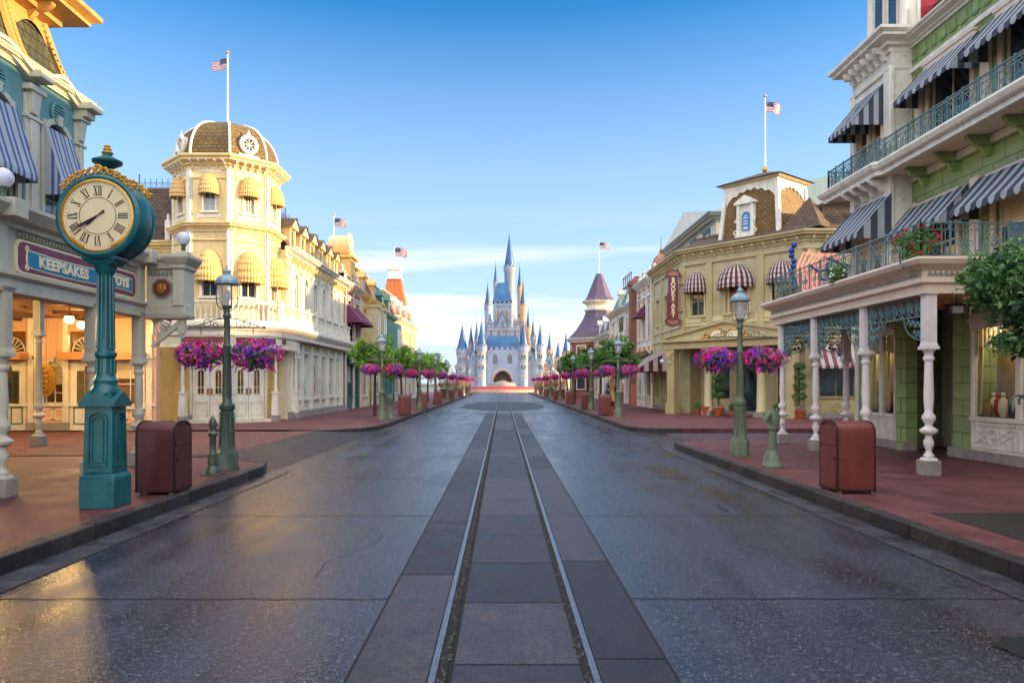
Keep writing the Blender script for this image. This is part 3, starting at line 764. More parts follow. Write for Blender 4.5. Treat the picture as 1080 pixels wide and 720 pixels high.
# expansion joints and cracks across the street
mb = MB()
for k in range(-1, 34):
    y = 5.62+3.62*k
    if 40 < y < 68: continue
    for x0, x1 in ((-KX+.36, B0-.02), (B1+.02, KX-.36)):
        n = 14; off = .05*math.sin(k*3+x0)
        for i in range(n):
            a = x0+(x1-x0)*i/n; b_ = x0+(x1-x0)*(i+1)/n
            ya = y+off+.012*math.sin(i*2.3+k); yb = y+off+.012*math.sin((i+1)*2.3+k); h = .008
            mb.add([(a, ya-h, .004), (b_, yb-h, .004), (b_, yb+h, .004), (a, ya+h, .004)], [(0, 1, 2, 3)])
rc = random.Random(44)
for x0, y0, a0, n_ in ((-3.4, 3.4, .4, 26), (-1.6, 6.3, 1.9, 20), (3.6, 6.2, 2.4, 26), (1.5, 9.6, .6, 22), (-3.7, 8.9, .9, 24), (2.4, 12.6, 1.8, 22), (-1.4, 14.8, 2.6, 22)):
    x, y, a = x0, y0, a0
    for i in range(n_):
        a += rc.uniform(-.5, .5)*.6; x2 = x+.09*math.cos(a); y2 = y+.09*math.sin(a); nx, ny = -math.sin(a)*.0028, math.cos(a)*.0028
        if abs(x2) > 3.9 or -.9 < x2 < 1.0: break
        mb.add([(x-nx, y-ny, .0038), (x2-nx, y2-ny, .0038), (x2+nx, y2+ny, .0038), (x+nx, y+ny, .0038)], [(0, 1, 2, 3)]); x, y = x2, y2
struct(mb.build('road_joints', 'groove', smooth=False))
def blot(name, cx, cy, rx, ry, seed, mat, z):
    rn = random.Random(seed); n = 40; ph = [rn.uniform(0, 6.28) for _ in range(5)]
    pts = []
    for i in range(n):
        a = 2*math.pi*i/n; k = 1+.16*math.sin(2*a+ph[0])+.12*math.sin(3*a+ph[1])+.09*math.sin(5*a+ph[2])+.06*math.sin(9*a+ph[3])
        pts.append((cx+rx*k*math.cos(a), cy+ry*k*math.sin(a), z))
    m_ = MB(); m_.add(pts, [tuple(range(n))]); return struct(m_.build(name, mat, smooth=False))
blot('oil_stain', 3.25, 4.6, .16, .2, 2, 'groove', .0045)
for i, (x, y, a, b) in enumerate(((2.9, 9.8, .05, .3), (-3.3, 16.5, .10, .5))): blot('damp_patch', x, y, a, b, 20+i, 'patch', .0042)

# ------------------------------------------------------------------ foliage kit
def leaves(mb, c, rad, n, size, mats, rnd, flat=1.0, core=.35):
    for _ in range(n):
        d = Vector((rnd.gauss(0, 1), rnd.gauss(0, 1), rnd.gauss(0, 1))).normalized()
        r = core+(1-core)*rnd.random()**.45
        p = Vector((c[0]+d.x*rad[0]*r, c[1]+d.y*rad[1]*r, c[2]+d.z*rad[2]*r))
        nrm = (d*.6+Vector((rnd.gauss(0, .6), rnd.gauss(0, .6), rnd.gauss(.25, .6)))).normalized()
        t = nrm.orthogonal().normalized(); t = (t*math.cos(rnd.random()*6.28)+nrm.cross(t)*math.sin(rnd.random()*6.28)).normalized(); b = nrm.cross(t)
        s = size*rnd.uniform(.6, 1.3)
        q = [p-t*s, p-b*s*.45+nrm*s*.12, p+t*s, p+b*s*.45+nrm*s*.12]
        mb.add([tuple(x) for x in q], [(0, 1, 2, 3)], rnd.choice(mats))
def crown(mb, c, rad, nclump, nleaf, size, rnd, mats=3, clump=.34):
    for i in range(nclump):
        d = Vector((rnd.gauss(0, 1), rnd.gauss(0, 1), rnd.gauss(0, 1))).normalized(); r = rnd.uniform(.25, .92)
        cc = (c[0]+d.x*rad[0]*r, c[1]+d.y*rad[1]*r, c[2]+d.z*rad[2]*r)
        rr = clump*rnd.uniform(.55, 1.25)
        mm = [rnd.randrange(mats)]*3+[rnd.randrange(mats)]
        leaves(mb, cc, (rad[0]*rr, rad[0]*rr, rad[2]*rr*.75), nleaf, size, mm, rnd, core=.1)
def tree(x, y, z0, ht, cr, label, group=None, seed=1, mats=('leaf_a', 'leaf_b', 'leaf_c'), nclump=46, nleaf=70, size=.07, trunk_r=.06, name='street_tree', clear=.45, proto=None):
    rnd = random.Random(seed)
    t = thing(name, (x, y, z0), label, 'tree', group)
    cr = (cr[0]*rnd.uniform(.86, 1.16), cr[1]*rnd.uniform(.86, 1.16), cr[2]*rnd.uniform(.9, 1.12)); cz = z0+ht-cr[2]
    mb = MB(); lean = rnd.uniform(-.05, .05)
    mb.tube([(x, y, z0-.05), (x+lean, y, z0+ht*.25), (x-lean, y+lean, z0+ht*clear), (x, y, cz)], [trunk_r*1.25, trunk_r, trunk_r*.85, trunk_r*.5], 8)
    for i in range(9):
        a = i*2.4+rnd.random(); zb = z0+ht*clear+(cz-z0-ht*clear)*rnd.random()
        e = Vector((x+math.cos(a)*cr[0]*.7, y+math.sin(a)*cr[1]*.7, cz+rnd.uniform(-.3, .6)*cr[2]))
        mb.tube([(x, y, zb), ((x+e.x)/2, (y+e.y)/2, (zb+e.z)/2-.04), tuple(e)], [trunk_r*.5, trunk_r*.32, trunk_r*.12], 5)
    mb.build('trunk', 'bark', t)
    mb = MB(); crown(mb, (x, y, cz), cr, int(nclump*.7), nleaf, size, rnd, len(mats))
    for q_ in range(5):      # lobes that push out of the outline
        a_ = rnd.uniform(0, 6.28); k_ = rnd.uniform(.45, .85); crown(mb, (x+cr[0]*k_*math.cos(a_), y+cr[1]*k_*math.sin(a_), cz+cr[2]*rnd.uniform(-.55, .7)), tuple(c_*rnd.uniform(.28, .5) for c_ in cr), max(3, int(nclump*.09)), nleaf, size*rnd.uniform(.8, 1.2), rnd, len(mats))
    mb.build('crown', list(mats), t, smooth=False)
    return t

# ------------------------------------------------------------------ lamp posts and baskets
def lamp_post(x, y, mat, label, group):
    t = thing('street_lamp', (x, y, SW), label, 'street lamp', group)
    z = SW
    mb = MB(Fr(x, y)); mb.lathe([(.20, z), (.20, z+.06), (.185, z+.10), (.19, z+.28), (.165, z+.33), (.135, z+.40), (.118, z+.95), (.135, z+.99), (.10, z+1.02)], 0, 0, 8, ph=R(22.5))
    for i in range(8):
        a = i*math.pi/4; mb.tube([(.135*math.cos(a), .135*math.sin(a), z+.42), (.118*math.cos(a), .118*math.sin(a), z+.92)], .012, 5)
    mb.build('base', mat, t)
    mb = MB(Fr(x, y)); mb.lathe([(.10, z+1.02), (.13, z+1.06), (.13, z+1.12), (.085, z+1.17), (.075, z+1.25), (.06, z+2.1), (.075, z+2.14), (.055, z+2.18), (.05, z+2.62), (.07, z+2.66), (.05, z+2.72), (.05, z+2.8)], 0, 0, 16); 
    for i in range(10):
        a = i*math.pi/5; mb.tube([(.076*math.cos(a), .076*math.sin(a), z+1.27), (.061*math.cos(a), .061*math.sin(a), z+2.08)], .007, 4)
    mb.build('post', mat, t)
    mb = MB(Fr(x, y))
    mb.tube([(-.62, 0, z+2.46), (.62, 0, z+2.46)], .014, 6); 
    for s in (-1, 1):
        mb.ball((s*.64, 0, z+2.46), .028, 8)
        mb.ring((s*.34, 0, z+2.53), .065, .009, 'y', 12, 5); mb.ring((s*.20, 0, z+2.505), .04, .008, 'y', 10, 5)
        mb.tube([(s*.06, 0, z+2.62), (s*.2, 0, z+2.60), (s*.38, 0, z+2.53), (s*.55, 0, z+2.48)], .010, 5)
        mb.tube([(s*.45, 0, z+2.46), (s*.45, 0, z+2.34)], .007, 5)
    mb.build('cross_arm', mat, t)
    zl = z+2.80
    mb = MB(Fr(x, y))
    for i in range(4):
        a = i*math.pi/2+math.pi/4; c_, s_ = math.cos(a), math.sin(a)
        mb.tube([(.05*c_, .05*s_, zl-.06), (.10*c_, .10*s_, zl-.02), (.17*c_, .17*s_, zl+.03), (.185*c_, .185*s_, zl+.12), (.185*c_, .185*s_, zl+.40)], .009, 5)
    mb.lathe([(.07, zl-.02), (.09, zl+.02), (.085, zl+.04)], 0, 0, 12)
    mb.lathe([(.150, zl+.385), (.165, zl+.40), (.150, zl+.415)], 0, 0, 20)
    lf = mb.build('lantern_frame', mat, t)
    mb = MB(Fr(x, y)); mb.lathe([(.085, zl+.04), (.13, zl+.10), (.165, zl+.38)], 0, 0, 20); mb.build('lantern_glass', 'lampglass', lf)
    mb = MB(Fr(x, y)); mb.lathe([(.03, zl+.04), (.03, zl+.10), (.055, zl+.16), (.055, zl+.24), (.03, zl+.30)], 0, 0, 12); mb.build('mantle', 'frosted', lf)
    mb = MB(Fr(x, y)); mb.lathe([(.20, zl+.40), (.205, zl+.43), (.19, zl+.47), (.14, zl+.53), (.08, zl+.565), (.06, zl+.57), (.06, zl+.61), (.075, zl+.62), (.04, zl+.66), (.015, zl+.69), (.012, zl+.74)], 0, 0, 20)
    for i in range(20):
        a = i*math.pi/10; mb.box(.178*math.cos(a)-.008, .178*math.cos(a)+.008, .178*math.sin(a)-.008, .178*math.sin(a)+.008, zl+.43, zl+.455)
    mb.build('lantern_cap', 'cap_blue', lf)
    return t

def basket(x, y, z, seed, label, group, n=620, cols=('pet_magenta', 'pet_violet', 'pet_pink', 'pet_purple')):
    rnd = random.Random(seed); t = thing('hanging_basket', (x, y, z), label, 'flower basket', group)
    mb = MB(Fr(x, y)); mb.lathe([(.02, z-.20), (.10, z-.17), (.16, z-.08), (.17, z-.01), (.15, z-.005)], 0, 0, 14, 0)
    for a in (0, 2.1, 4.2): mb.tube([(.16*math.cos(a), .16*math.sin(a), z), (0, 0, z+.24)], .004, 4, 0)
    mb.build('basket', 'bark', t)
    mb = MB(Fr(x, y)); leaves(mb, (0, 0, z-.03), (.40, .40, .25), 620, .042, [0, 1], rnd, core=.2)
    mb.build('foliage', ['leaf_t1', 'leaf_a'], t, smooth=False)
    mb = MB(Fr(x, y)); cen = [(Vector((rnd.gauss(0, 1), rnd.gauss(0, 1), rnd.gauss(0, .8))).normalized(), rnd.randrange(len(cols))) for _ in range(26)]
    lob = [rnd.uniform(0, 6.28) for _ in range(3)]
    for i in range(n):
        d = Vector((rnd.gauss(0, 1), rnd.gauss(0, 1), rnd.gauss(.1, .9))).normalized()
        az = math.atan2(d.y, d.x); k = 1+.10*math.sin(3*az+lob[0])+.07*math.sin(5*az+lob[1])
        r = rnd.uniform(.82, 1.06)*k; p = Vector((d.x*.395*r, d.y*.395*r, z-.02+d.z*(.23 if d.z > 0 else .24)*r))
        ci = max(cen, key=lambda c: c[0].dot(d)+.25*math.sin(i*7.7))[1]
        if rnd.random() < .2: ci = rnd.randrange(len(cols))
        nr = (d+Vector((rnd.gauss(0, .35), rnd.gauss(0, .35), rnd.gauss(0, .35)))).normalized(); tt = nr.orthogonal().normalized(); bb = nr.cross(tt)
        s = rnd.uniform(.020, .036); vs = [tuple(p-nr*s*.35)]
        for k_ in range(6):
            a = k_*math.pi/3; vs.append(tuple(p+(tt*math.cos(a)+bb*math.sin(a))*s*(1 if k_ % 2 else .86)+nr*s*.1))
        mb.add(vs, [(0, 1+k_, 1+(k_+1) % 6) for k_ in range(6)], ci)
    for i in range(9):           # trailing stems that hang below the ball
        a = rnd.uniform(0, 6.28); rr = rnd.uniform(.2, .38); L0 = rnd.uniform(.04, .11)
        for q in range(5):
            p = Vector((rr*math.cos(a)*(1+.03*q), rr*math.sin(a)*(1+.03*q), z-.2-L0*q/4)); nr = Vector((math.cos(a), math.sin(a), rnd.uniform(-.3, .5))).normalized(); tt = nr.orthogonal().normalized(); bb = nr.cross(tt); s = rnd.uniform(.016, .028)
            mb.add([tuple(p+(tt*math.cos(w_)+bb*math.sin(w_))*s) for w_ in (0, 1.05, 2.1, 3.14, 4.2, 5.2)], [tuple(range(6))], rnd.randrange(len(cols)))
    mb.build('flowers', list(cols), t, smooth=False)
    return t

LP_L = [(-4.75, 12.75), (-4.95, 30.4), (-4.73, 42.2), (-4.75, 52.5), (-4.75, 63.5), (-4.75, 76), (-4.75, 90), (-4.75, 106)]
LP_R = [(4.93, 15.35), (5.08, 32.5), (4.98, 41.6), (5.0, 52.5), (5.0, 64), (5.0, 77), (5.0, 91), (5.0, 107)]
pL = pR = None; bks = []
ORD = ['nearest', 'second', 'third', 'fourth', 'fifth', 'sixth', 'seventh', 'eighth']
for side_, lst in (('left', LP_L), ('right', LP_R)):
    proto = None
    for i, (x, y) in enumerate(lst):
        col = 'dark green' if side_ == 'left' and i == 0 else 'sage green'
        lab = f'{col} cast iron street lamp, {ORD[i]} along the {side_} kerb'
        grp = f'street lamps along the {side_} kerb'
        if i == 0: first = lamp_post(x, y, 'lamp_green' if side_ == 'left' else 'lamp_sage', lab, grp); proto = first if side_ == 'right' else None
        elif proto is None: proto = lamp_post(x, y, 'lamp_sage', lab, grp)
        else:
            c = copy_tree(proto); c.matrix_basis = Matrix.Translation((x, y, SW)); c['label'] = lab; c['group'] = grp
# baskets: three different balls of flowers, then copies
bp = [basket(0, 0, 0, s, '', 'petunia baskets hanging on the street lamps') for s in (11, 23, 37, 41, 58, 63)]
k = 0
for side_, lst in (('left', LP_L), ('right', LP_R)):
    for i, (x, y) in enumerate(lst):
        for s in (-1, 1):
            z = 2.17 if i == 0 else 2.24
            lab = f'magenta and violet petunia basket on the {"left" if s < 0 else "right"} arm of the {ORD[i]} lamp along the {side_} kerb'
            lab = ' '.join(lab.split()[:16])
            lab = f'petunia basket, {"left" if s < 0 else "right"} arm of the {ORD[i]} lamp on the {side_} kerb'
            c = bp[k] if k < 6 else copy_tree(bp[(k*5+i) % 6])
            c.matrix_basis = Matrix.Translation((x+s*.48, y, z)) @ Matrix.Rotation(k*1.3 if k >= 6 else 0, 4, 'Z') @ Matrix.Diagonal((1, 1, 1+.1*math.sin(k*2), 1))
            c['label'] = lab; c['group'] = 'petunia baskets hanging on the street lamps'; k += 1

# ------------------------------------------------------------------ litter bins
def bin_(x0, x1, y0, y1, label, group, mat, face):
    """x0..x1, y0..y1; arch profile looks along y, door on the street side (face=+1: +x, -1: -x)"""
    t = thing('litter_bin', ((x0+x1)/2, (y0+y1)/2, SW), label, 'litter bin', group)
    z0, zs, zt = SW+.035, SW+.80, SW+.99; cy = (y0+y1)/2; hy = (y1-y0)/2; cx = (x0+x1)/2; hx = (x1-x0)/2
    def prof(inset=0., n=12):
        p = [(-hy+inset, z0), ]
        for i in range(n+1):
            a = math.pi-math.pi*i/n; ex = 2.6
            c_, s_ = math.cos(a), math.sin(a)
            p.append(((hy-inset)*math.copysign(abs(c_)**(2/ex), c_), zs+(zt-zs-inset)*abs(s_)**(2/ex)))
        p.append((hy-inset, z0)); return p
    def shell(mb, xa, xb, p, m=None):
        n = len(p); vs = [(xa, cy+a, z) for a, z in p]+[(xb, cy+a, z) for a, z in p]
        mb.add(vs, [tuple(range(n)), tuple(range(2*n-1, n-1, -1))]+[(i, n+i, n+(i+1) % n, (i+1) % n) for i in range(n)], m)
    mb = MB(); shell(mb, x0+.012, x1-.012, prof(.012)); mb.build('body', mat, t, bevel=.004, ang=50)
    mb = MB()
    for xa in (x0, x1-.02):
        p = prof(0.); q = prof(.028); n = len(p)
        vs = [(xa, cy+a, z) for a, z in p]+[(xa, cy+a, z) for a, z in q]+[(xa+.02, cy+a, z) for a, z in p]+[(xa+.02, cy+a, z) for a, z in q]
        fs = []
        for i in range(n-1):
            fs += [(i, i+1, n+i+1, n+i), (2*n+i, 3*n+i, 3*n+i+1, 2*n+i+1), (i, 2*n+i, 2*n+i+1, i+1), (n+i, n+i+1, 3*n+i+1, 3*n+i)]
        mb.add(vs, fs)
    mb.box(x0, x1, y0+.0, y0+.02, z0, z0+.03); mb.box(x0, x1, y1-.02, y1, z0, z0+.03)
    mb.build('trim', 'can_trim', t)
    xf = x1 if face > 0 else x0
    mb = MB(); mb.box(xf-.006, xf+.006, y0+.045, y1-.045, z0+.03, zs-.17); mb.build('door', mat, t, bevel=.004)
    mb = MB(); mb.box(xf-.006, xf+.006, y0+.045, y1-.045, zs-.155, zs+.10); f = mb.build('push_flap', mat, t, bevel=.004)
    mb = MB(); mb.box(xf+face*.006, xf+face*.022, cy-hy+.07, cy-hy+.10, z0+.42, z0+.46); mb.build('lock', 'black', t)
    mb = MB()
    for xx in (x0+.04, x1-.04):
        for yy in (y0+.04, y1-.04): mb.box(xx-.025, xx+.025, yy-.025, yy+.025, SW, z0+.005)
    mb.build('feet', 'steel', t)
    return t
bl = bin_(-4.93, -4.41, 9.92, 10.50, 'maroon metal litter bin with rounded top between clock and left lamp', None, 'can_brown', 1)
br = bin_(4.54, 5.06, 10.02, 10.60, 'red-brown metal litter bin with rounded top, nearest on the right pavement', None, 'can_red', -1)
bd = bin_(-4.86, -4.32, 34.4, 35.0, 'brown litter bin by the kerb, second along the left pavement', 'litter bins along the left kerb', 'can_red', 1)
be = bin_(4.52, 5.06, 34.4, 35.0, 'brown litter bin beside the carved figure on the right pavement', 'litter bins along the right kerb', 'can_red', -1)
for i, y in enumerate((41.8, 52.0, 65.0, 80.0)):
    for s_, pr in (('left', bd), ('right', be)):
        c = copy_tree(pr); c.matrix_basis = Matrix.Translation((0, y+.6-34.7, 0)) @ pr.matrix_basis
        c['label'] = f'brown litter bin, {ORD[i+2]} along the {s_} kerb'
        # keep clear of the lamp feet
# ------------------------------------------------------------------ bollards and hitching posts
def bollard(x, y):
    z = SW; t = thing('bollard', (x, y, z), 'short dark iron bollard in front of the left street lamp', 'bollard')
    mb = MB(Fr(x, y)); mb.box(-.16, .16, -.12, .12, z, z+.035); mb.lathe([(.12, z+.035), (.11, z+.10), (.075, z+.16)], 0, 0, 8); mb.build('foot', 'lamp_green', t, bevel=.005)
    mb = MB(Fr(x, y)); mb.lathe([(.075, z+.16), (.085, z+.22), (.065, z+.30), (.075, z+.34), (.055, z+.38), (.05, z+.62), (.07, z+.65), (.085, z+.68), (.05, z+.72), (.05, z+.78), (.07, z+.82), (.055, z+.89), (.035, z+.93), (.012, z+.96)], 0, 0, 16); mb.build('post', 'lamp_green', t)
bollard(-4.74, 12.1)
def hitch(x, y, mat, label, rot=0):
    z = SW; t = thing('hitching_post', (x, y, z), label, 'hitching post')
    M = Fr(x, y, rot)
    mb = MB(M); mb.lathe([(.19, z), (.19, z+.05), (.165, z+.08), (.145, z+.20), (.11, z+.26), (.085, z+.31)], 0, 0, 8, ph=R(22.5)); mb.build('foot', mat, t, bevel=.005)
    mb = MB(M); mb.lathe([(.085, z+.31), (.075, z+.36), (.06, z+.65), (.085, z+.68), (.09, z+.71), (.06, z+.74)], 0, 0, 8, ph=R(22.5)); mb.build('post', mat, t)
    # horse head: neck rising and bowed, long face, ears, mane
    mb = MB(M); mb.tube([(.03, 0, z+.74), (.035, 0, z+.82), (.02, 0, z+.91), (-.01, 0, z+.965), (-.05, 0, z+.975)], [.075, .09, .085, .07, .058], 10)
    mb.tube([(-.005, 0, z+.97), (-.06, 0, z+.95), (-.105, 0, z+.89), (-.125, 0, z+.83), (-.13, 0, z+.805)], [.06, .072, .056, .047, .042], 10)
    for s in (-1, 1):
        mb.tube([(.0, s*.03, z+1.0), (.004, s*.036, z+1.045), (-.002, s*.034, z+1.06)], [.018, .013, .003], 6)
        mb.ball((-.062, s*.046, z+.955), .011, 6); mb.ball((-.128, s*.022, z+.82), .008, 6)
    for i in range(7): mb.ball((.055+.05*math.sin(i/6*2.2+.4), 0, z+1.02-.04*i), .030, 7)
    mb.ring((-.10, 0, z+.86), .045, .006, 'x', 12, 4)
    mb.build('horse_head', mat, t)
    return t
hitch(4.82, 13.2, 'lamp_sage', 'green iron hitching post with a horse head finial near the right kerb')
hitch(-4.72, 31.0, 'lamp_sage', 'green iron hitching post beside the second lamp of the left kerb')

# ------------------------------------------------------------------ street clock
def clock(x, y):
    z = SW; t = thing('street_clock', (x, y, z), 'tall teal cast iron street clock with roman dial and gilded crest', 'clock')
    M = Fr(x, y, R(0)); h = .180; A = 'clock_teal'
    ped = MB(M); ped.box(-h-.03, h+.03, -h-.03, h+.03, z, z+.36); ped.frus(0, 0, z+.36, z+.42, h+.03, h+.03, h, h); ped.frus(0, 0, z+.42, z+1.25, h, h, h-.015, h-.015)
    pe = ped.build('pedestal', A, t, bevel=.01)
    mb = MB()
    for k_ in range(4):            # raised arched panels and gabled hood on each side
        mb.M = M @ Matrix.Rotation(k_*math.pi/2, 4, 'Z')
        f = -h-.002
        def fr(w0, zA, zB, y0, y1, t_):
            K = 8; rr = w0
            for i in range(K):
                a0, a1 = math.pi*(1-i/K), math.pi*(1-(i+1)/K)
                mb.plate([(rr*math.cos(a0), zB+rr*.8*math.sin(a0)), (rr*math.cos(a1), zB+rr*.8*math.sin(a1)), ((rr+t_)*math.cos(a1), zB+(rr+t_)*.8*math.sin(a1)), ((rr+t_)*math.cos(a0), zB+(rr+t_)*.8*math.sin(a0))], y0, y1)
            mb.box(-rr-t_, -rr, y0, y1, zA, zB); mb.box(rr, rr+t_, y0, y1, zA, zB); mb.box(-rr-t_, rr+t_, y0, y1, zA-t_, zA)
        fr(.098, z+.52, z+1.06, f-.012, f+.02, .018); fr(.06, z+.56, z+1.04, f-.006, f+.02, .012)
        mb.plate([(-h-.035, z+1.22), (h+.035, z+1.22), (h+.03, z+1.27), (0, z+1.41), (-h-.03, z+1.27)], -h-.035, -.02)
    mb.build('panels', A, pe, bevel=.003)
    mb = MB(M); mb.frus(0, 0, z+1.27, z+1.42, h-.03, h-.03, .12, .12)
    mb.lathe([(.17, z+1.38), (.165, z+1.42), (.14, z+1.46), (.13, z+1.50), (.14, z+1.53), (.115, z+1.57), (.105, z+1.60), (.10, z+1.80), (.125, z+1.83), (.125, z+1.87), (.10, z+1.89), (.085, z+2.82), (.10, z+2.84), (.125, z+2.90), (.14, z+2.93)], 0, 0, 12)
    for i in range(12):
        a = i*math.pi/6; mb.tube([(.108*math.cos(a), .108*math.sin(a), z+1.62), (.106*math.cos(a), .106*math.sin(a), z+1.79)], .012, 5)
        mb.tube([(.098*math.cos(a), .098*math.sin(a), z+1.92), (.086*math.cos(a), .086*math.sin(a), z+2.80)], .010, 5)
    mb.build('column', A, t, bevel=0)
    mb = MB(M); mb.frus(0, 0, z+2.93, z+2.99, .14, .12, .20, .15); mb.box(-.21, .21, -.16, .16, z+2.99, z+3.03); mb.box(-.17, .17, -.13, .13, z+3.03, z+3.12)
    mb.plate([(-.20, z+3.12), (.20, z+3.12), (.27, z+3.22), (-.27, z+3.22)], -.16, .16); mb.build('capital', A, t, bevel=.006)
    zc = SW+3.50; cy0, cy1 = -.20, .28; rs = .935
    MH = M @ Matrix.Translation((0, 0, zc)) @ Matrix.Diagonal((.935, 1, .935, 1)) @ Matrix.Translation((0, 0, -zc)); MD = MH @ Matrix.Translation((0, 0, zc)) @ Matrix.Rotation(R(90), 4, 'X')    # lathe axis along -y -> z
    mb = MB(MD)
    mb.lathe([(.40, -cy1-.02), (.47, -cy1), (.515, -cy1+.02), (.54, -cy1+.07), (.52, -cy1+.11), (.53, -cy1+.14), (.53, -cy0-.13), (.51, -cy0-.10), (.545, -cy0-.05), (.54, -cy0-.02), (.50, -cy0+.005), (.47, -cy0), (.465, -cy0-.03)], 0, 0, 56)
    dr = mb.build('drum', A, t)
    mb = MB(MD); mb.lathe([(.468, -cy0-.028), (.468, -cy0-.004), (.445, -cy0+.002), (.44, -cy0-.028)], 0, 0, 56); mb.build('bezel', 'gold', dr)
    mb = MB(MD); mb.lathe([(.443, -cy0-.035), (.443, -cy0-.022)], 0, 0, 56); mb.build('dial', 'dial', t)
    yf = cy0+.020
    mb = MB(MH)
    mb.ring((0, yf, zc), .235, .0035, 'y', 48, 4)
    for i in range(60):
        a = i*math.pi/30; rr = .405; L_ = .012 if i % 5 else .02
        mb.tube([((rr)*math.sin(a), yf, zc+rr*math.cos(a)), ((rr+L_)*math.sin(a), yf, zc+(rr+L_)*math.cos(a))], .0028, 4)
    def stroke(Mn, x0, x1, w_=.013):
        mb.M = Mn; H = .058
        dx = x1-x0
        mb.add([(x0-w_/2, yf-.002, -H), (x0+w_/2, yf-.002, -H), (x1+w_/2, yf-.002, H), (x1-w_/2, yf-.002, H)], [(0, 1, 2, 3)])
    def serif(Mn, x0, x1, zz): mb.M = Mn; mb.add([(x0, yf-.0025, zz-.003), (x1, yf-.0025, zz-.003), (x1, yf-.0025, zz+.003), (x0, yf-.0025, zz+.003)], [(0, 1, 2, 3)])
    ROM = ['XII', 'I', 'II', 'III', 'IIII', 'V', 'VI', 'VII', 'VIII', 'IX', 'X', 'XI']
    WD = {'I': .026, 'V': .058, 'X': .06}
    for i, s_ in enumerate(ROM):
        Mn = MH @ Matrix.Translation((0, 0, zc)) @ Matrix.Rotation(i*math.pi/6, 4, 'Y') @ Matrix.Translation((0, 0, .322))
        W = sum(WD[c] for c in s_); u = -W/2
        for c in s_:
            w_ = WD[c]; cx = u+w_/2
            if c == 'I': stroke(Mn, cx, cx)
            elif c == 'V': stroke(Mn, cx-.02, cx-.002) if False else (stroke(Mn, cx, cx-.022, .014), stroke(Mn, cx, cx+.022, .005))
            else: stroke(Mn, cx+.02, cx-.02, .014); stroke(Mn, cx-.02, cx+.02, .005)
            serif(Mn, u+.002, u+w_-.002, -.058); serif(Mn, u+.002, u+w_-.002, .058); u += w_
    mb.build('numerals', 'black', t, smooth=False)
    def hand(name, ang, Ln, wd, yy):
        m2 = MB(MH @ Matrix.Translation((0, 0, zc)) @ Matrix.Rotation(R(ang), 4, 'Y'))
        m2.plate([(-wd*.6, -.11), (wd*.6, -.11), (wd*.45, 0), (wd*1.5, Ln*.62), (wd*.3, Ln*.78), (0, Ln), (-wd*.3, Ln*.78), (-wd*1.5, Ln*.62), (-wd*.45, 0)], yf+yy-.003, yf+yy+.001)
        m2.build(name, 'black', t)
    hand('hour_hand', 231, .24, .013, -.009); hand('minute_hand', 240, .37, .011, -.016)
    # gilded crest of scrolls over the drum
    mb = MB(MH)
    for yy in (cy0+.02, cy1-.04):
        for i in range(-6, 7):
            a = R(i*8.6); rr = .565; px, pz = rr*math.sin(a), zc+rr*math.cos(a)
            mb.ring((px, yy, pz+.016), (.040 if i % 2 else .030)-.001*abs(i), .015, 'y', 12, 6)
            mb.ball((px+.028*(1 if i > 0 else -1), yy, pz+.03), .024, 7)
        mb.ring((0, yy, zc+.60), .045, .018, 'y', 12, 6)
    for s in (-1, 1):
        mb.tube([(s*.18, cy0+.02, z+3.10), (s*.24, cy0+.02, z+3.13), (s*.30, cy0+.03, z+3.19), (s*.36, cy0+.04, z+3.24), (s*.37, cy0+.04, z+3.29)], [.022, .03, .022, .018, .01], 7)
    mb.build('crest', 'gold', t)
    mb = MB(M); zt = zc+.50; k0 = .04
    mb.lathe([(.12, zt-.02), (.11, zt+.04), (.06, zt+.07), (.05, zt+.12), (.17, zt+.19), (.175, zt+.215), (.10, zt+.25), (.06, zt+.28), (.05, zt+.30)], 0, k0, 20)
    fi = mb.build('finial', A, t)
    mb = MB(M); mb.lathe([(.05, zt+.295), (.07, zt+.315), (.045, zt+.34), (.05, zt+.36), (.03, zt+.38), (.035, zt+.40), (.012, zt+.425)], 0, k0, 12); mb.build('finial_tip', 'gold', fi)
clock(-4.84, 9.02)
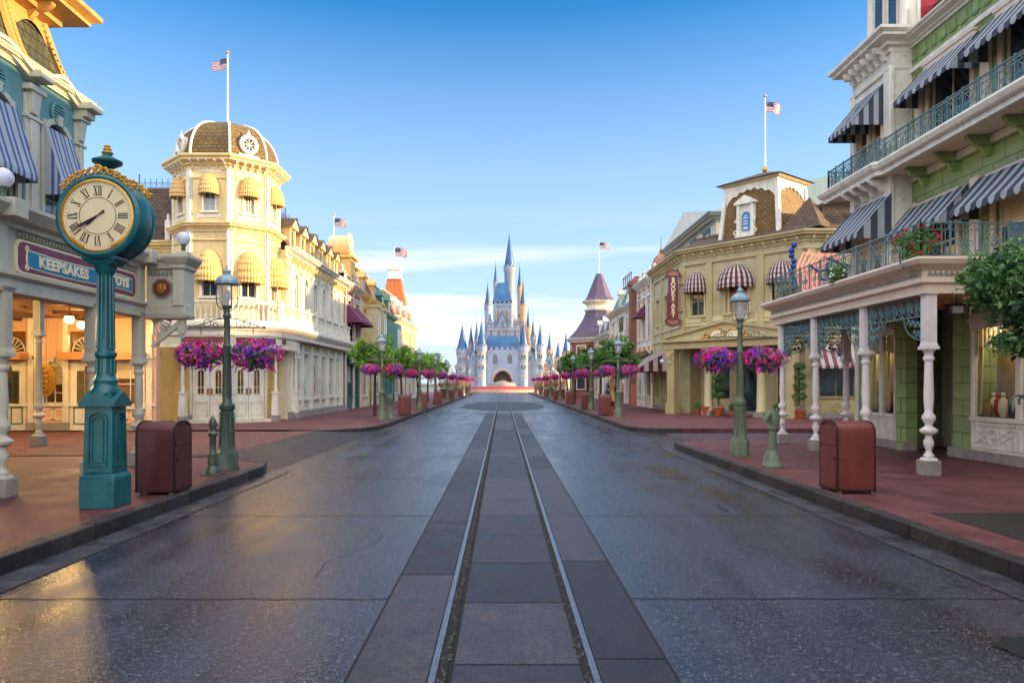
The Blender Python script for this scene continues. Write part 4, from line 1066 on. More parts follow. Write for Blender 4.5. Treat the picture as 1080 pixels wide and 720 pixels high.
# ================================================================== RIGHT: green corner building with iron balconies
def FL(x, y0): return Fr(x, y0, R(90))        # facade facing +x, u grows with y
def FRt(x, y1): return Fr(x, y1, R(-90))      # facade facing -x, u = y1 - y
def lace_bay(mb, M, u0, u1, z1, h1=.36, arch=.30):
    """iron lace frieze with scroll brackets at both ends"""
    mb.M = M; r = .012
    mb.box(u0, u1, -.012, .012, z1-.02, z1); mb.box(u0, u1, -.012, .012, z1-h1-.012, z1-h1+.012)
    n = max(3, int((u1-u0)/.22)); s = (u1-u0)/n
    for i in range(n+1): mb.box(u0+i*s-.008, u0+i*s+.008, -.01, .01, z1-h1, z1)
    for i in range(n):
        c = u0+(i+.5)*s; zz = z1-h1/2
        mb.ring((c, 0, zz), .075, r, 'y', 12, 4); mb.ring((c, 0, zz), .035, r, 'y', 8, 4)
        for sx in (-1, 1):
            for sz in (-1, 1): mb.ring((c+sx*s*.33, 0, zz+sz*h1*.31), .042, r*.9, 'y', 9, 4, a0=0, a1=300)
            mb.tube([(c+sx*.07, 0, zz), (c+sx*s*.5, 0, zz+.08)], r*.8, 4); mb.tube([(c+sx*.07, 0, zz), (c+sx*s*.5, 0, zz-.08)], r*.8, 4)
    zb = z1-h1
    for (a, sg) in ((u0, 1), (u1, -1)):
        W = min(.62, (u1-u0)*.42); pts = []
        for k in range(9):
            f = k/8; pts.append((a+sg*(.03+W*math.sin(f*math.pi/2)), 0, zb-arch*math.cos(f*math.pi/2)*1.0-.02))
        mb.tube(pts, .012, 5); mb.tube([(a+sg*.02, 0, zb), (a+sg*.02, 0, zb-arch-.03)], .012, 4)
        for k, (fx, fz, rr) in enumerate(((.10, .10, .07), (.10, .24, .06), (.26, .09, .06), (.40, .07, .045), (.22, .22, .045), (.52, .05, .035), (.33, .2, .03), (.08, .34, .035))):
            mb.ring((a+sg*fx*W/.62, 0, zb-fz*arch/.30), rr, r, 'y', 11, 4, a0=40*k, a1=40*k+310)
            mb.ring((a+sg*fx*W/.62, 0, zb-fz*arch/.30), rr*.5, r, 'y', 8, 4)
            # leaf shapes hanging from the arch
            mb.ball((a+sg*(fx+.06)*W/.62, 0, zb-fz*arch/.30-.05), .018, 5)
    mb.M = Matrix.Identity(4)
def iron_rail(root, pts, z, h, mat='teal_iron', name='balcony_railing', bay=.52, lace=True):
    mb = MB(); r = .009
    mb.sweep(pts, [(-.018, z+h-.02), (.018, z+h-.02), (.018, z+h), (-.018, z+h)]); mb.sweep(pts, [(-.012, z+.04), (.012, z+.04), (.012, z+.06), (-.012, z+.06)])
    mb.sweep(pts, [(-.010, z+h-.13), (.010, z+h-.13), (.010, z+h-.115), (-.010, z+h-.115)])
    for a, b in zip(pts, pts[1:]):
        a = Vector(a); b = Vector(b); L_ = (b-a).length; n = max(1, int(round(L_/bay))); th = math.atan2(b.y-a.y, b.x-a.x); mb.M = Fr(a.x, a.y, th); s = L_/n
        for i in range(n+1): mb.box(i*s-.014, i*s+.014, -.014, .014, z, z+h+.03)
        for i in range(n):
            c = (i+.5)*s; zz = z+(h-.08)/2+.0
            for k in range(1, 6):
                if lace and k in (2, 3, 4): continue
                x = i*s+s*k/6; mb.box(x-.006, x+.006, -.006, .006, z+.05, z+h-.12)
            if lace:
                w_ = s*.26; hh = (h-.2)/2
                mb.tube([(c-w_, 0, zz-hh), (c+w_, 0, zz+hh)], r*.8, 4); mb.tube([(c+w_, 0, zz-hh), (c-w_, 0, zz+hh)], r*.8, 4)
                mb.ring((c, 0, zz), .055, r, 'y', 10, 4)
                for sx in (-1, 1): mb.ring((c+sx*w_*.72, 0, zz), .04, r*.9, 'y', 9, 4)
                for sz in (-1, 1): mb.ring((c, 0, zz+sz*hh*.66), .04, r*.9, 'y', 9, 4)
            for q in range(4): mb.ring((i*s+s*(q+.5)/4, 0, z+h-.067), .036, .006, 'y', 8, 3)
        mb.M = Matrix.Identity(4)
    return mb.build(name, mat, root)
def turned_column(root, x, y, z0, ztop, mat='lavwhite', base='stone', name='column', sq=.085):
    mb = MB(Fr(x, y)); mb.box(-.135, .135, -.135, .135, z0, z0+.25); st = mb.build('column_base', base, None, bevel=.012)
    z = z0+.25
    mb = MB(Fr(x, y)); mb.frus(0, 0, z, z+.04, .10, .10, .08, .08)
    zt = ztop-.92
    mb.lathe([(.075, z+.03), (.085, z+.07), (.045, z+.13), (.045, z+.17), (.075, z+.24), (.08, z+.30), (.055, z+.36), (.05, z+.40), (.13, z+.45), (.14, z+.49), (.06, z+.55), (.055, z+.58), (.10, z+.66), (.105, z+.71), (.06, z+.78), (.065, z+.84), (.078, z+1.0), (.062, zt-.20), (.085, zt-.17), (.085, zt-.13), (.065, zt-.10), (.075, zt-.04), (.115, zt)], 0, 0, 18)
    mb.box(-.115, .115, -.115, .115, zt, zt+.05); mb.frus(0, 0, zt+.05, zt+.12, .10, .10, sq, sq)
    mb.box(-sq, sq, -sq, sq, zt+.12, ztop-.06)
    for k in range(4):
        mb.M = Fr(x, y, k*math.pi/2)
        for u in (-.05, -.017, .017, .05): mb.box(u-.009, u+.009, -sq-.007, -sq+.002, zt+.16, ztop-.12)
    mb.M = Fr(x, y); mb.frus(0, 0, ztop-.06, ztop, sq, sq, sq+.04, sq+.04)
    c = mb.build(name, mat, root, bevel=0); st.parent = c; st.matrix_basis = world_of(c).inverted()
    return c

def green_building():
    X = 9.2; t = thing('corner_building', (12, 12, SW), 'green and cream corner building with teal iron balconies over a white column arcade', 'building')
    yA, yE = 12.06, 18.6     # near and far end of the arcade
    # --- ground floor
    M1 = FRt(9.0, 18.7)       # far shop front: u 0..2.2
    mb = MB(M1); mb.wall(0, 2.2, SW, 3.6, .25, [(.5, 1.8, .95, 2.75)]); 
    w1 = mb.build('wall', 'green_block', t)
    Ma = Fr(9.0, 16.5, math.atan2(1.45, 1.7)-0)        # splayed wall into the doorway
    mb = MB(Ma); mb.wall(.0, 2.2, SW, 3.6, .2); mb.build('wall', 'green_block', t)
    mb = MB(FRt(10.62, 18)); mb.wall(0, 2.9, SW, 3.6, .15, [(.5, 1.5, SW, 2.5)]); mb.build('wall', 'cream2', t)
    mb = MB(FRt(10.62, 18)); mb.box(.5, 1.5, .03, .09, SW+.02, 2.5); d = mb.build('door', 'cream2', t, bevel=.006)
    mb = MB(FRt(10.62, 18)); mb.box(.66, 1.34, .018, .032, 1.2, 2.35); mb.build('glass_pane', 'glass_warm', d)
    mb = MB(FRt(10.62, 18)); mb.box(.58, .61, -.01, .03, 1.15, 1.3); mb.build('handle', 'gold', d)
    M2 = FRt(9.25, 15.2)      # near shop front
    mb = MB(M2); mb.wall(0, .62, SW, 3.6, 1.35); mb.wall(3.3, 3.9, SW, 3.6, .3); mb.wall(.62, 3.3, 2.9, 3.6, .3); mb.wall(7.6, 32, SW, 3.6, .3); mb.wall(3.9, 7.6, 2.9, 3.6, .3); mb.build('wall', 'green_block', t)
    mb = MB(); mb.M = M2; mb.box(-.06, .70, -.08, 1.4, SW, SW+.2); mb.box(.70, 3.22, -.05, .2, SW, SW+.2); mb.box(3.22, 3.98, -.08, .2, SW, SW+.2); mb.box(3.98, 32, -.05, .2, SW, SW+.2)
    mb.M = M1; mb.box(0, 2.24, -.06, .2, SW, SW+.2); mb.M = Ma; mb.box(.05, 2.2, -.06, .1, SW, SW+.2); mb.build('plinth', 'stone', t, bevel=.008)
    def shopfront(M, u0, u1, zb, zt, nw, panels, framemat='cream2', deep=.5):
        mb = MB(M); w_ = (u1-u0)/nw; f = .065
        mb.box(u0, u1, -.06, .10, zb-.08, zb); mb.box(u0, u1, -.05, .1, zt, zt+.14); mb.box(u0-.02, u1+.02, -.10, .0, zt+.14, zt+.19)
        for i in range(nw+1):
            c = u0+i*w_; mb.box(c-f if i else u0, c+f if i < nw else u1, -.03, .08, zb, zt)
        fr = mb.build('window', framemat, t, bevel=.006)
        mb = MB(M); mb.box(u0+.03, u1-.03, .02, .026, zb, zt); mb.build('glass_pane', 'clear', fr)
        mb = MB(M); mb.box(u0, u1, .10, deep, zb-.02, zb); mb.box(u0, u1, deep, deep+.03, zb, zt); mb.build('display_back', 'interior', fr)
        mb = MB(M); rn = random.Random(int(u1*100))
        for i in range(nw):
            a = u0+i*w_+f; b = a+w_-2*f; n = 9
            for s_ in (0, 1):       # drapes tied at the sides
                for k in range(4):
                    x = (a+.03*k) if not s_ else (b-.03*k); mb.tube([(x, .12+.01*(k % 2), zt-.02), (x, .12, zt-.5), (x-(.03 if not s_ else -.03)*k*.6, .12, zb+.05)], .016, 5)
            for k in range(n): x = a+(b-a)*(k+.5)/n; mb.tube([(x, .10, zt), (x, .10, zt-.35-.06*math.sin(k/n*math.pi))], .03, 6)
        mb.build('curtain', 'curtain', fr)
        for i in range(nw):
            l = bpy.data.lights.new('display_fill', 'POINT'); l.energy = 6; l.color = (1, .74, .46); l.shadow_soft_size = .08  # fill lamp added to brighten the dark display behind the glass
            lo = bpy.data.objects.new('display_fill', l); C.objects.link(lo); q_ = M @ Vector((u0+(i+.5)*w_, .20, zt-.10)); lo.location = q_
        for col in ('fabric', 'red_paint', 'awn_navy', 'cream2'):
            mb = MB(M)
            for i in range(3*nw):
                x = rn.uniform(u0+.1, u1-.1); hh = rn.uniform(.12, .5)
                mb.lathe([(.05, zb), (.09, zb+hh*.3), (.07, zb+hh*.7), (.03, zb+hh*.8), (.045, zb+hh*.92), (.01, zb+hh)], x, rn.uniform(.2, .42), 8)
            mb.build('goods', col, fr)
        # panelled bulkhead with round moulding
        mb = MB(M); zc = (SW+.2+zb-.08)/2; mb.box(u0, u1, -.02, .12, SW+.2, zb-.08); pw = (u1-u0)/panels
        for i in range(panels):
            c = u0+(i+.5)*pw; hh = (zb-.28-SW)/2-.06; ww = pw/2-.06
            for q in ((c-ww, c+ww, zc+hh-.02, zc+hh), (c-ww, c+ww, zc-hh, zc-hh+.02), (c-ww, c-ww+.02, zc-hh, zc+hh), (c+ww-.02, c+ww, zc-hh, zc+hh)): mb.box(q[0], q[1], -.04, -.02, q[2], q[3])
            mb.ring((c, -.03, zc), min(hh, ww)*.62, .018, 'y', 18, 6); mb.ring((c, -.03, zc), min(hh, ww)*.36, .014, 'y', 14, 6); mb.ball((c, -.02, zc), .05, 8)
            for s_ in (-1, 1): 
                if ww > .3: mb.tube([(c+s_*hh*.75, -.03, zc+hh*.55), (c+s_*ww*.8, -.03, zc+.03), (c+s_*hh*.8, -.03, zc-hh*.55)], .014, 5); mb.tube([(c+s_*ww*.85, -.03, zc+hh*.7), (c+s_*hh*.9, -.03, zc), (c+s_*ww*.85, -.03, zc-hh*.7)], .012, 5)
        mb.build('bulkhead', framemat, t)
    shopfront(M1, .5, 1.8, .95, 2.75, 2, 2)
    shopfront(M2, .62, 3.3, 1.0, 2.7, 2, 2)
    shopfront(M2, 3.9, 7.6, 1.0, 2.7, 3, 3)
    mb = MB(M2); mb.box(3.3, 3.9, -.1, 0, SW+.2, 2.95); mb.box(.62, 3.3, -.06, 0, 2.9, 3.0); mb.build('pilaster', 'cream2', t)
    mb = MB(M1)
    for i in range(8): mb.tube([(.55+i*.17, -.02, 2.98), (.55+i*.17, -.02, 3.3)], .03, 6)
    mb.box(.45, 1.85, -.04, .02, 3.3, 3.42); mb.box(.45, 1.85, -.04, .02, 2.92, 2.98); mb.build('transom_fluting', 'pinkcream', t)
    # return wall at the far end of the building
    mb = MB(); mb.box(9.0, 30, 18.7, 18.9, SW, 9.0); mb.build('wall', 'sid_cream', t)
    mb = MB(); mb.box(9.4, 30, -17, 18.6, 9.0, 9.9); mb.build('roof', 'shingle_brown', t)
    # arcade ceiling, deck, entablature
    path = [(6.82, yE), (6.82, yA-.12), (9.3, yA-.12)]
    mb = MB(); mb.box(6.80, 9.25, yA-.10, yE, 3.42, 3.62); 
    mb.build('deck', 'ceiling', t)
    mb = MB()
    Pf = path
    mb.sweep([(9.3, yE+.02)]+Pf, [(-.12, 3.10), (.02, 3.10), (.02, 3.24), (.10, 3.27), (.10, 3.34), (.05, 3.36), (.05, 3.46), (.16, 3.52), (.22, 3.55), (.26, 3.62), (.24, 3.66), (-.12, 3.665)])
    mb.build('cornice', 'pinkcream', t, ang=25)
    mb = MB()
    for a, b in (((6.82, yE), (6.82, yA-.12)), ((6.82, yA-.12), (9.2, yA-.12))):
        a = Vector(a); b = Vector(b); th = math.atan2(b.y-a.y, b.x-a.x); n = int((b-a).length/.085); mb.M = Fr(a.x, a.y, th)
        for i in range(n):
            s = (b-a).length/n; mb.plate([(i*s, 3.38), (i*s+s*.5, 3.455), (i*s+s, 3.38)][::1], -.072, -.05)
    mb.build('rope_moulding', 'stone', t)
    mb = MB(); mb.box(6.95, 9.2, yA-.02, yE, 3.20, 3.24)
    for i in range(32): mb.box(6.95, 9.2, yA+.2*i, yA+.2*i+.012, 3.185, 3.2)
    mb.build('soffit', 'ceiling', t)
    for y in (12.06, 14.15, 16.4, 18.35): turned_column(t, 6.95, y, SW, 3.12)
    turned_column(t, 8.55, 18.4, SW, 3.12)
    ys = [yE-.02, 18.35, 16.4, 14.15, 12.06]
    Mc = FRt(6.95, yE)
    for a, b in ((18.35, 16.4), (16.4, 14.15), (14.15, 12.06)):
        mb = MB(); lace_bay(mb, Mc, yE-a+.09, yE-b-.09, 3.10, .34, .36 if a-b < 2 else .38); mb.build('iron_lace', 'teal_iron', t)
    mb = MB(); lace_bay(mb, Fr(6.95, 18.4, 0), .1, 1.5, 3.10, .34, .36); mb.build('iron_lace', 'teal_iron', t)
    iron_rail(t, [(9.1, yE-.1), (6.78, yE-.1), (6.78, yA-.06), (9.2, yA-.06)], 3.66, .60)
    # --- first floor wall (z 3.6 - 6.35)
    M3 = FRt(8.85, 16.05)
    ops = [(.45, 1.65, 3.75, 5.25), (2.8, 4.1, 3.75, 5.25), (5.4, 6.7, 3.75, 5.25), (8.0, 9.3, 3.75, 5.25)]
    ops3 = [(.75, 2.1, 6.5, 8.1), (3.0, 4.3, 6.5, 8.1), (5.3, 6.6, 6.5, 8.1)]
    mb = MB(M3); mb.wall(0, 32, 3.6, 9.0, .3, ops+ops3); mb.build('wall', 'green_block', t)
    for (a, b, c, d_) in ops+ops3: window(t, M3, (a+b)/2, c, b-a, d_-c, False, 'pinkcream', 'glass', (2, 2), .12, True, .06, name='french_window')
    mb = MB(M3)
    for u in (.15, 2.25, 4.75, 7.35): mb.box(u-.13, u+.13, -.06, 0, 3.66, 5.5)
    for u in (.4, 2.55, 4.8): mb.box(u-.13, u+.13, -.06, 0, 6.4, 8.1)
    mb.build('pilaster', 'pinkcream', t)
    mb = MB(M3); mb.box(0, 32, -.05, 0, 5.98, 6.12)
    mb.sweep([(0, 0), (32, 0)], BAND(8.32, .05, .1)); mb.build('frieze_band', 'cream2', t)
    # little arched blocks in the green frieze
    mb = MB(M3)
    for i in range(60):
        u = .2+i*.34; 
        if u > 12: break
        pts = [(u-.09, 8.55), (u+.09, 8.55), (u+.09, 8.72)]+[(u+.09*math.cos(R(a)), 8.72+.09*math.sin(R(a))) for a in (45, 90, 135)]+[(u-.09, 8.72)]
        mb.plate(pts, -.03, .0)
    mb.build('frieze_blocks', 'green_block', t)
    mb = MB(M3); mb.sweep([(0, 0), (32, 0)], CORN(8.86, .30, .22)); mb.build('cornice', 'cream2', t, ang=25)
    # bay (cream) u in FRt(8.6, 18.45)
    M4 = FRt(8.4, 17.75)
    opb = [(.25, .80, 3.75, 5.45), (.90, 1.45, 3.75, 5.45), (.28, .78, 6.55, 8.05), (.90, 1.40, 6.55, 8.05)]
    mb = MB(M4); mb.wall(0, 1.77, 3.6, 9.2, .2, opb); mb.box(0, 1.77, .2, .7, 3.6, 9.2); mb.build('wall', 'cream2', t)
    for (a, b, c, d_) in opb[:2]: window(t, M4, (a+b)/2, c, b-a, d_-c, False, 'pinkcream', 'glass', (1, 2), .05, False, .05, name='french_window', dy=0)
    for (a, b, c, d_) in opb[2:]: window(t, M4, (a+b)/2, c, b-a, d_-c, True, 'pinkcream', 'glass_warm', (1, 2), .05, False, .05, name='french_window')
    mb = MB(M4); mb.box(1.53, 1.81, -.05, .05, 3.66, 8.5); mb.box(-.03, .18, -.05, .05, 3.66, 8.5); mb.box(1.51, 1.85, -.09, .06, 6.42, 6.62); mb.build('pilaster', 'cream2', t, bevel=.01)
    bp_ = [(9.2, 17.75), (8.4, 17.75), (8.4, 16.02), (9.0, 16.02)]
    mb = MB(); mb.sweep(bp_, BAND(8.42, .05, .08)); mb.sweep(bp_, CORN(8.80, .42, .42)); mb.box(8.42, 9.3, 16.05, 17.72, 9.18, 9.22); mb.build('cornice', 'cream2', t, ang=25)
    mb = MB(); brackets(mb, M4, .05, 1.7, 8.96, 6, .30, .28, .10); mb.build('brackets', 'cream2', t)
    # upper balcony
    bpath = [(9.25, 18.4), (8.04, 18.4), (8.04, 15.9), (8.14, 15.8), (8.14, -14)]
    mb = MB(); mb.box(8.06, 9.25, 15.85, 18.38, 6.14, 6.34); mb.box(8.16, 9.25, -14, 15.85, 6.14, 6.34); mb.build('deck', 'pinkcream', t)
    mb = MB(); mb.sweep(bpath, [(-.02, 6.10), (.04, 6.10), (.04, 6.18), (.12, 6.24), (.16, 6.32), (.14, 6.37), (-.1, 6.375)]); mb.build('cornice', 'cream2', t, ang=25)
    mb = MB()
    n = int(12/.07); mb.M = FRt(8.12, 15.8)
    for i in range(n): mb.ball((i*.07, -.06, 6.21), .022, 5)
    mb.build('rope_moulding', 'stone', t)
    mb = MB(); brackets(mb, FRt(8.85, 15.9), 0, 9.0, 6.13, 9, .45, .36, .10); mb.build('brackets', 'green_dark' if False else 'green_block', t)
    mb = MB(); brackets(mb, M4, .1, 1.75, 6.10, 4, .40, .28, .09); mb.build('brackets', 'cream2', t)
    iron_rail(t, [(9.1, 18.34), (8.08, 18.34), (8.08, 15.92), (8.18, 15.82), (8.18, 6)], 6.38, .50, bay=.44)
    # awnings
    SL = ['stripe_slate', 'stripe_grey']
    Mb_ = FRt(8.38, 17.75)
    awning(t, Mb_, .92, 5.75, 1.8, .85, .75, SL, 12, .13)
    awning(t, M3, 1.05, 5.42, 2.1, .62, .55, SL, 14, .13, dy=-.06)
    awning(t, M3, 3.5, 5.42, 2.2, .62, .55, SL, 14, .13, dy=-.06)
    awning(t, M3, 6.1, 5.42, 2.3, .62, .55, SL, 14, .13, dy=-.06)
    awning(t, Mb_, .54, 8.25, .62, .80, .66, SL, 6, .12); awning(t, Mb_, 1.18, 8.25, .62, .80, .66, SL, 6, .12)
    awning(t, M3, 1.40, 8.16, 2.0, .58, .52, SL, 14, .12, dy=-.06)
    awning(t, M3, 3.70, 8.16, 2.1, .58, .52, SL, 14, .12, dy=-.06)
    awning(t, M3, 6.05, 8.16, 2.1, .58, .52, SL, 14, .12, dy=-.06)
    # turret room above the bay
    mb = MB(); mb.box(8.80, 11.4, 16.2, 17.6, 9.20, 11.6); mb.build('turret', 'cream2', t)
    Mt = Fr(8.80, 16.2, 0)
    for u in (.55, 1.25, 1.95):
        o = MB(Mt); o.box(u-.28, u+.28, -.05, -.005, 9.35, 11.2); wn = o.build('window', 'white', t)
        o = MB(Mt); o.box(u-.22, u+.22, -.055, -.052, 9.4, 11.1); o.build('curtain', 'curtain_red', wn)
    Mt2 = FRt(8.80, 17.6)
    for u in (.4, 1.0):
        o = MB(Mt2); o.box(u-.22, u+.22, -.05, -.005, 9.35, 11.2); wn = o.build('window', 'pinkcream', t)
        o = MB(Mt2); o.box(u-.16, u+.16, -.055, -.052, 9.4, 11.1); o.build('glass_pane', 'glass', wn)
    mb = MB(); mb.lathe([(.12, 9.2), (.10, 9.4), (.09, 11.2), (.14, 11.3)], 8.78, 16.18, 10); mb.lathe([(.12, 9.2), (.10, 9.4), (.09, 11.2), (.14, 11.3)], 8.78, 17.6, 10)
    for k in range(3): mb.M = Mt; mb.plate([(.9+.7*k-.12, 9.3), (.9+.7*k+.12, 9.3), (.9+.7*k+.06, 9.75), (.9+.7*k-.06, 9.75)], -.2, -.05)
    mb.build('pilaster', 'cream2', t)
    mb = MB(); mb.sweep([(11.4, 17.6), (8.80, 17.6), (8.80, 16.2), (11.4, 16.2)], CORN(11.5, .35, .35)); mb.build('cornice', 'cream2', t)
    mb = MB(); mb.frus(10.2, 17.3, 11.85, 13.2, 1.5, 1.1, .6, .5); mb.build('roof', 'shingle_green', t)
    # rest of the block, over the arcade level
    mb = MB(); mb.box(9.4, 30, -17, 18.68, 3.62, 9.0); mb.build('upper_block', 'sid_cream', t)
    return t
green_building()
# lantern hanging under the deck
t = thing('hanging_lantern', (8.1, 13.2, 2.8), 'flat black iron lantern hanging under the arcade ceiling of the green building', 'lantern')
mb = MB(Fr(8.1, 13.2)); mb.tube([(0, 0, 3.2), (0, 0, 3.05)], .012, 6); mb.box(-.16, .16, -.1, .1, 3.02, 3.06)
for sx in (-1, 1): mb.tube([(sx*.15, 0, 3.03), (sx*.10, 0, 2.92), (sx*.13, 0, 2.84)], .012, 5)
mb.tube([(-.12, 0, 2.86), (.12, 0, 2.86)], .014, 6); mb.build('frame', 'black', t)
mb = MB(Fr(8.1, 13.2)); mb.box(-.09, .09, -.06, .06, 2.90, 3.02); mb.build('lantern_glass', 'frosted', t)

def flower_box(x, y, z, r, label, petals, n=60, seed=1, drop=.25, cat='flower pot', pot=True):
    rnd = random.Random(seed); t = thing('flower_pot', (x, y, z), label, cat)
    if pot:
        mb = MB(Fr(x, y)); mb.lathe([(.08, z), (.12, z+.14), (.135, z+.15), (.13, z+.17)], 0, 0, 12); mb.build('pot', 'terracotta', t)
    mb = MB(Fr(x, y)); leaves(mb, (0, 0, z+.22), (r, r, r*.75), int(330*r/.3), .05, [0, 1, 2], rnd, core=.1)
    leaves(mb, (-.05, -.05, z+.22-drop), (r*.7, r*.7, r*.6), int(150*r/.3), .045, [0, 1, 2], rnd, core=.1)
    mb.build('foliage', ['leaf_t1', 'leaf_t2', 'leaf_a'], t, smooth=False)
    mb = MB(Fr(x, y))
    for i in range(n):
        d = Vector((rnd.gauss(0, 1), rnd.gauss(0, 1)-.3, rnd.gauss(.35, .8))).normalized(); c = Vector((d.x*r*1.02, d.y*r*1.02, z+.22+d.z*r*.85))
        if rnd.random() < .25: c = Vector((c.x, c.y, c.z-drop))
        # round flower heads of several petals
        for k in range(7):
            nn = (d+Vector((rnd.gauss(0, .6), rnd.gauss(0, .6), rnd.gauss(0, .6)))).normalized(); a = nn.orthogonal().normalized(); b = nn.cross(a); s = .022
            p = c+nn*.022; mb.add([tuple(p+a*s), tuple(p+b*s), tuple(p-a*s), tuple(p-b*s)], [(0, 1, 2, 3)])
    mb.build('flowers', petals, t, smooth=False); return t
flower_box(6.80, 12.15, 3.72, .33, 'red geraniums spilling over the near corner of the lower balcony', 'pet_red', 34, 3, .32)
flower_box(6.72, 14.75, 3.62, .24, 'white flowers trailing through the lower balcony railing', 'pet_white', 22, 5, .16)
flower_box(6.98, 18.2, 3.68, .16, 'small pot of yellow flowers at the far end of the lower balcony', 'pet_yellow', 30, 6, .02)
flower_box(6.98, 17.6, 3.66, .11, 'low terracotta pot with sparse pink flowers on the balcony', 'pet_pink', 10, 8, .0)

# blue and pink scroll sign standing on the far end of the balcony
t = thing('scroll_sign', (7.5, 18.00, 3.7), 'tubular sign of pink-white plumes with blue braided edges behind the balcony rail', 'sign')
mb = MB()
rnd = random.Random(4)
for k in range(7):
    f = k/6; x0 = 7.30+.10*k
    pts = [(x0, 18.25, 3.75), (x0+.05*math.sin(k), 18.25, 4.15), (x0-.03, 18.20, 4.55), (x0+.10+.16*f, 18.18, 4.85+.05*math.sin(k*2)), (x0+.35+.22*f, 18.20, 4.80-.15*f)]
    mb.tube(pts, [.032, .03, .028, .022, .012], 7)
mb.build('plume', 'neonpink', t)
mb = MB()
for k in range(9):
    z = 4.0+.13*k; mb.ball((7.14+.04*math.sin(k*1.7), 18.20, z), .075, 8)
mb.tube([(7.9, 18.20, 4.75), (8.2, 18.15, 4.62), (8.5, 18.10, 4.50), (8.7, 18.10, 4.62), (8.6, 18.10, 4.72)], [.03, .045, .05, .04, .03], 7)
mb.tube([(7.55, 18.20, 4.55), (7.75, 18.20, 4.40), (7.95, 18.15, 4.42), (7.98, 18.15, 4.62)], .04, 7)
mb.ring((7.9, 18.15, 4.3), .12, .035, 'y', 12, 6); mb.ring((8.25, 18.15, 4.33), .10, .03, 'y', 12, 6); mb.build('scrolls', 'neonblue', t)
mb = MB(); mb.box(7.2, 8.6, 18.23, 18.27, 3.66, 3.74); mb.tube([(8.02, 18.25, 3.7), (8.02, 18.25, 4.8)], .02, 6); mb.build('stand', 'ochre', t)

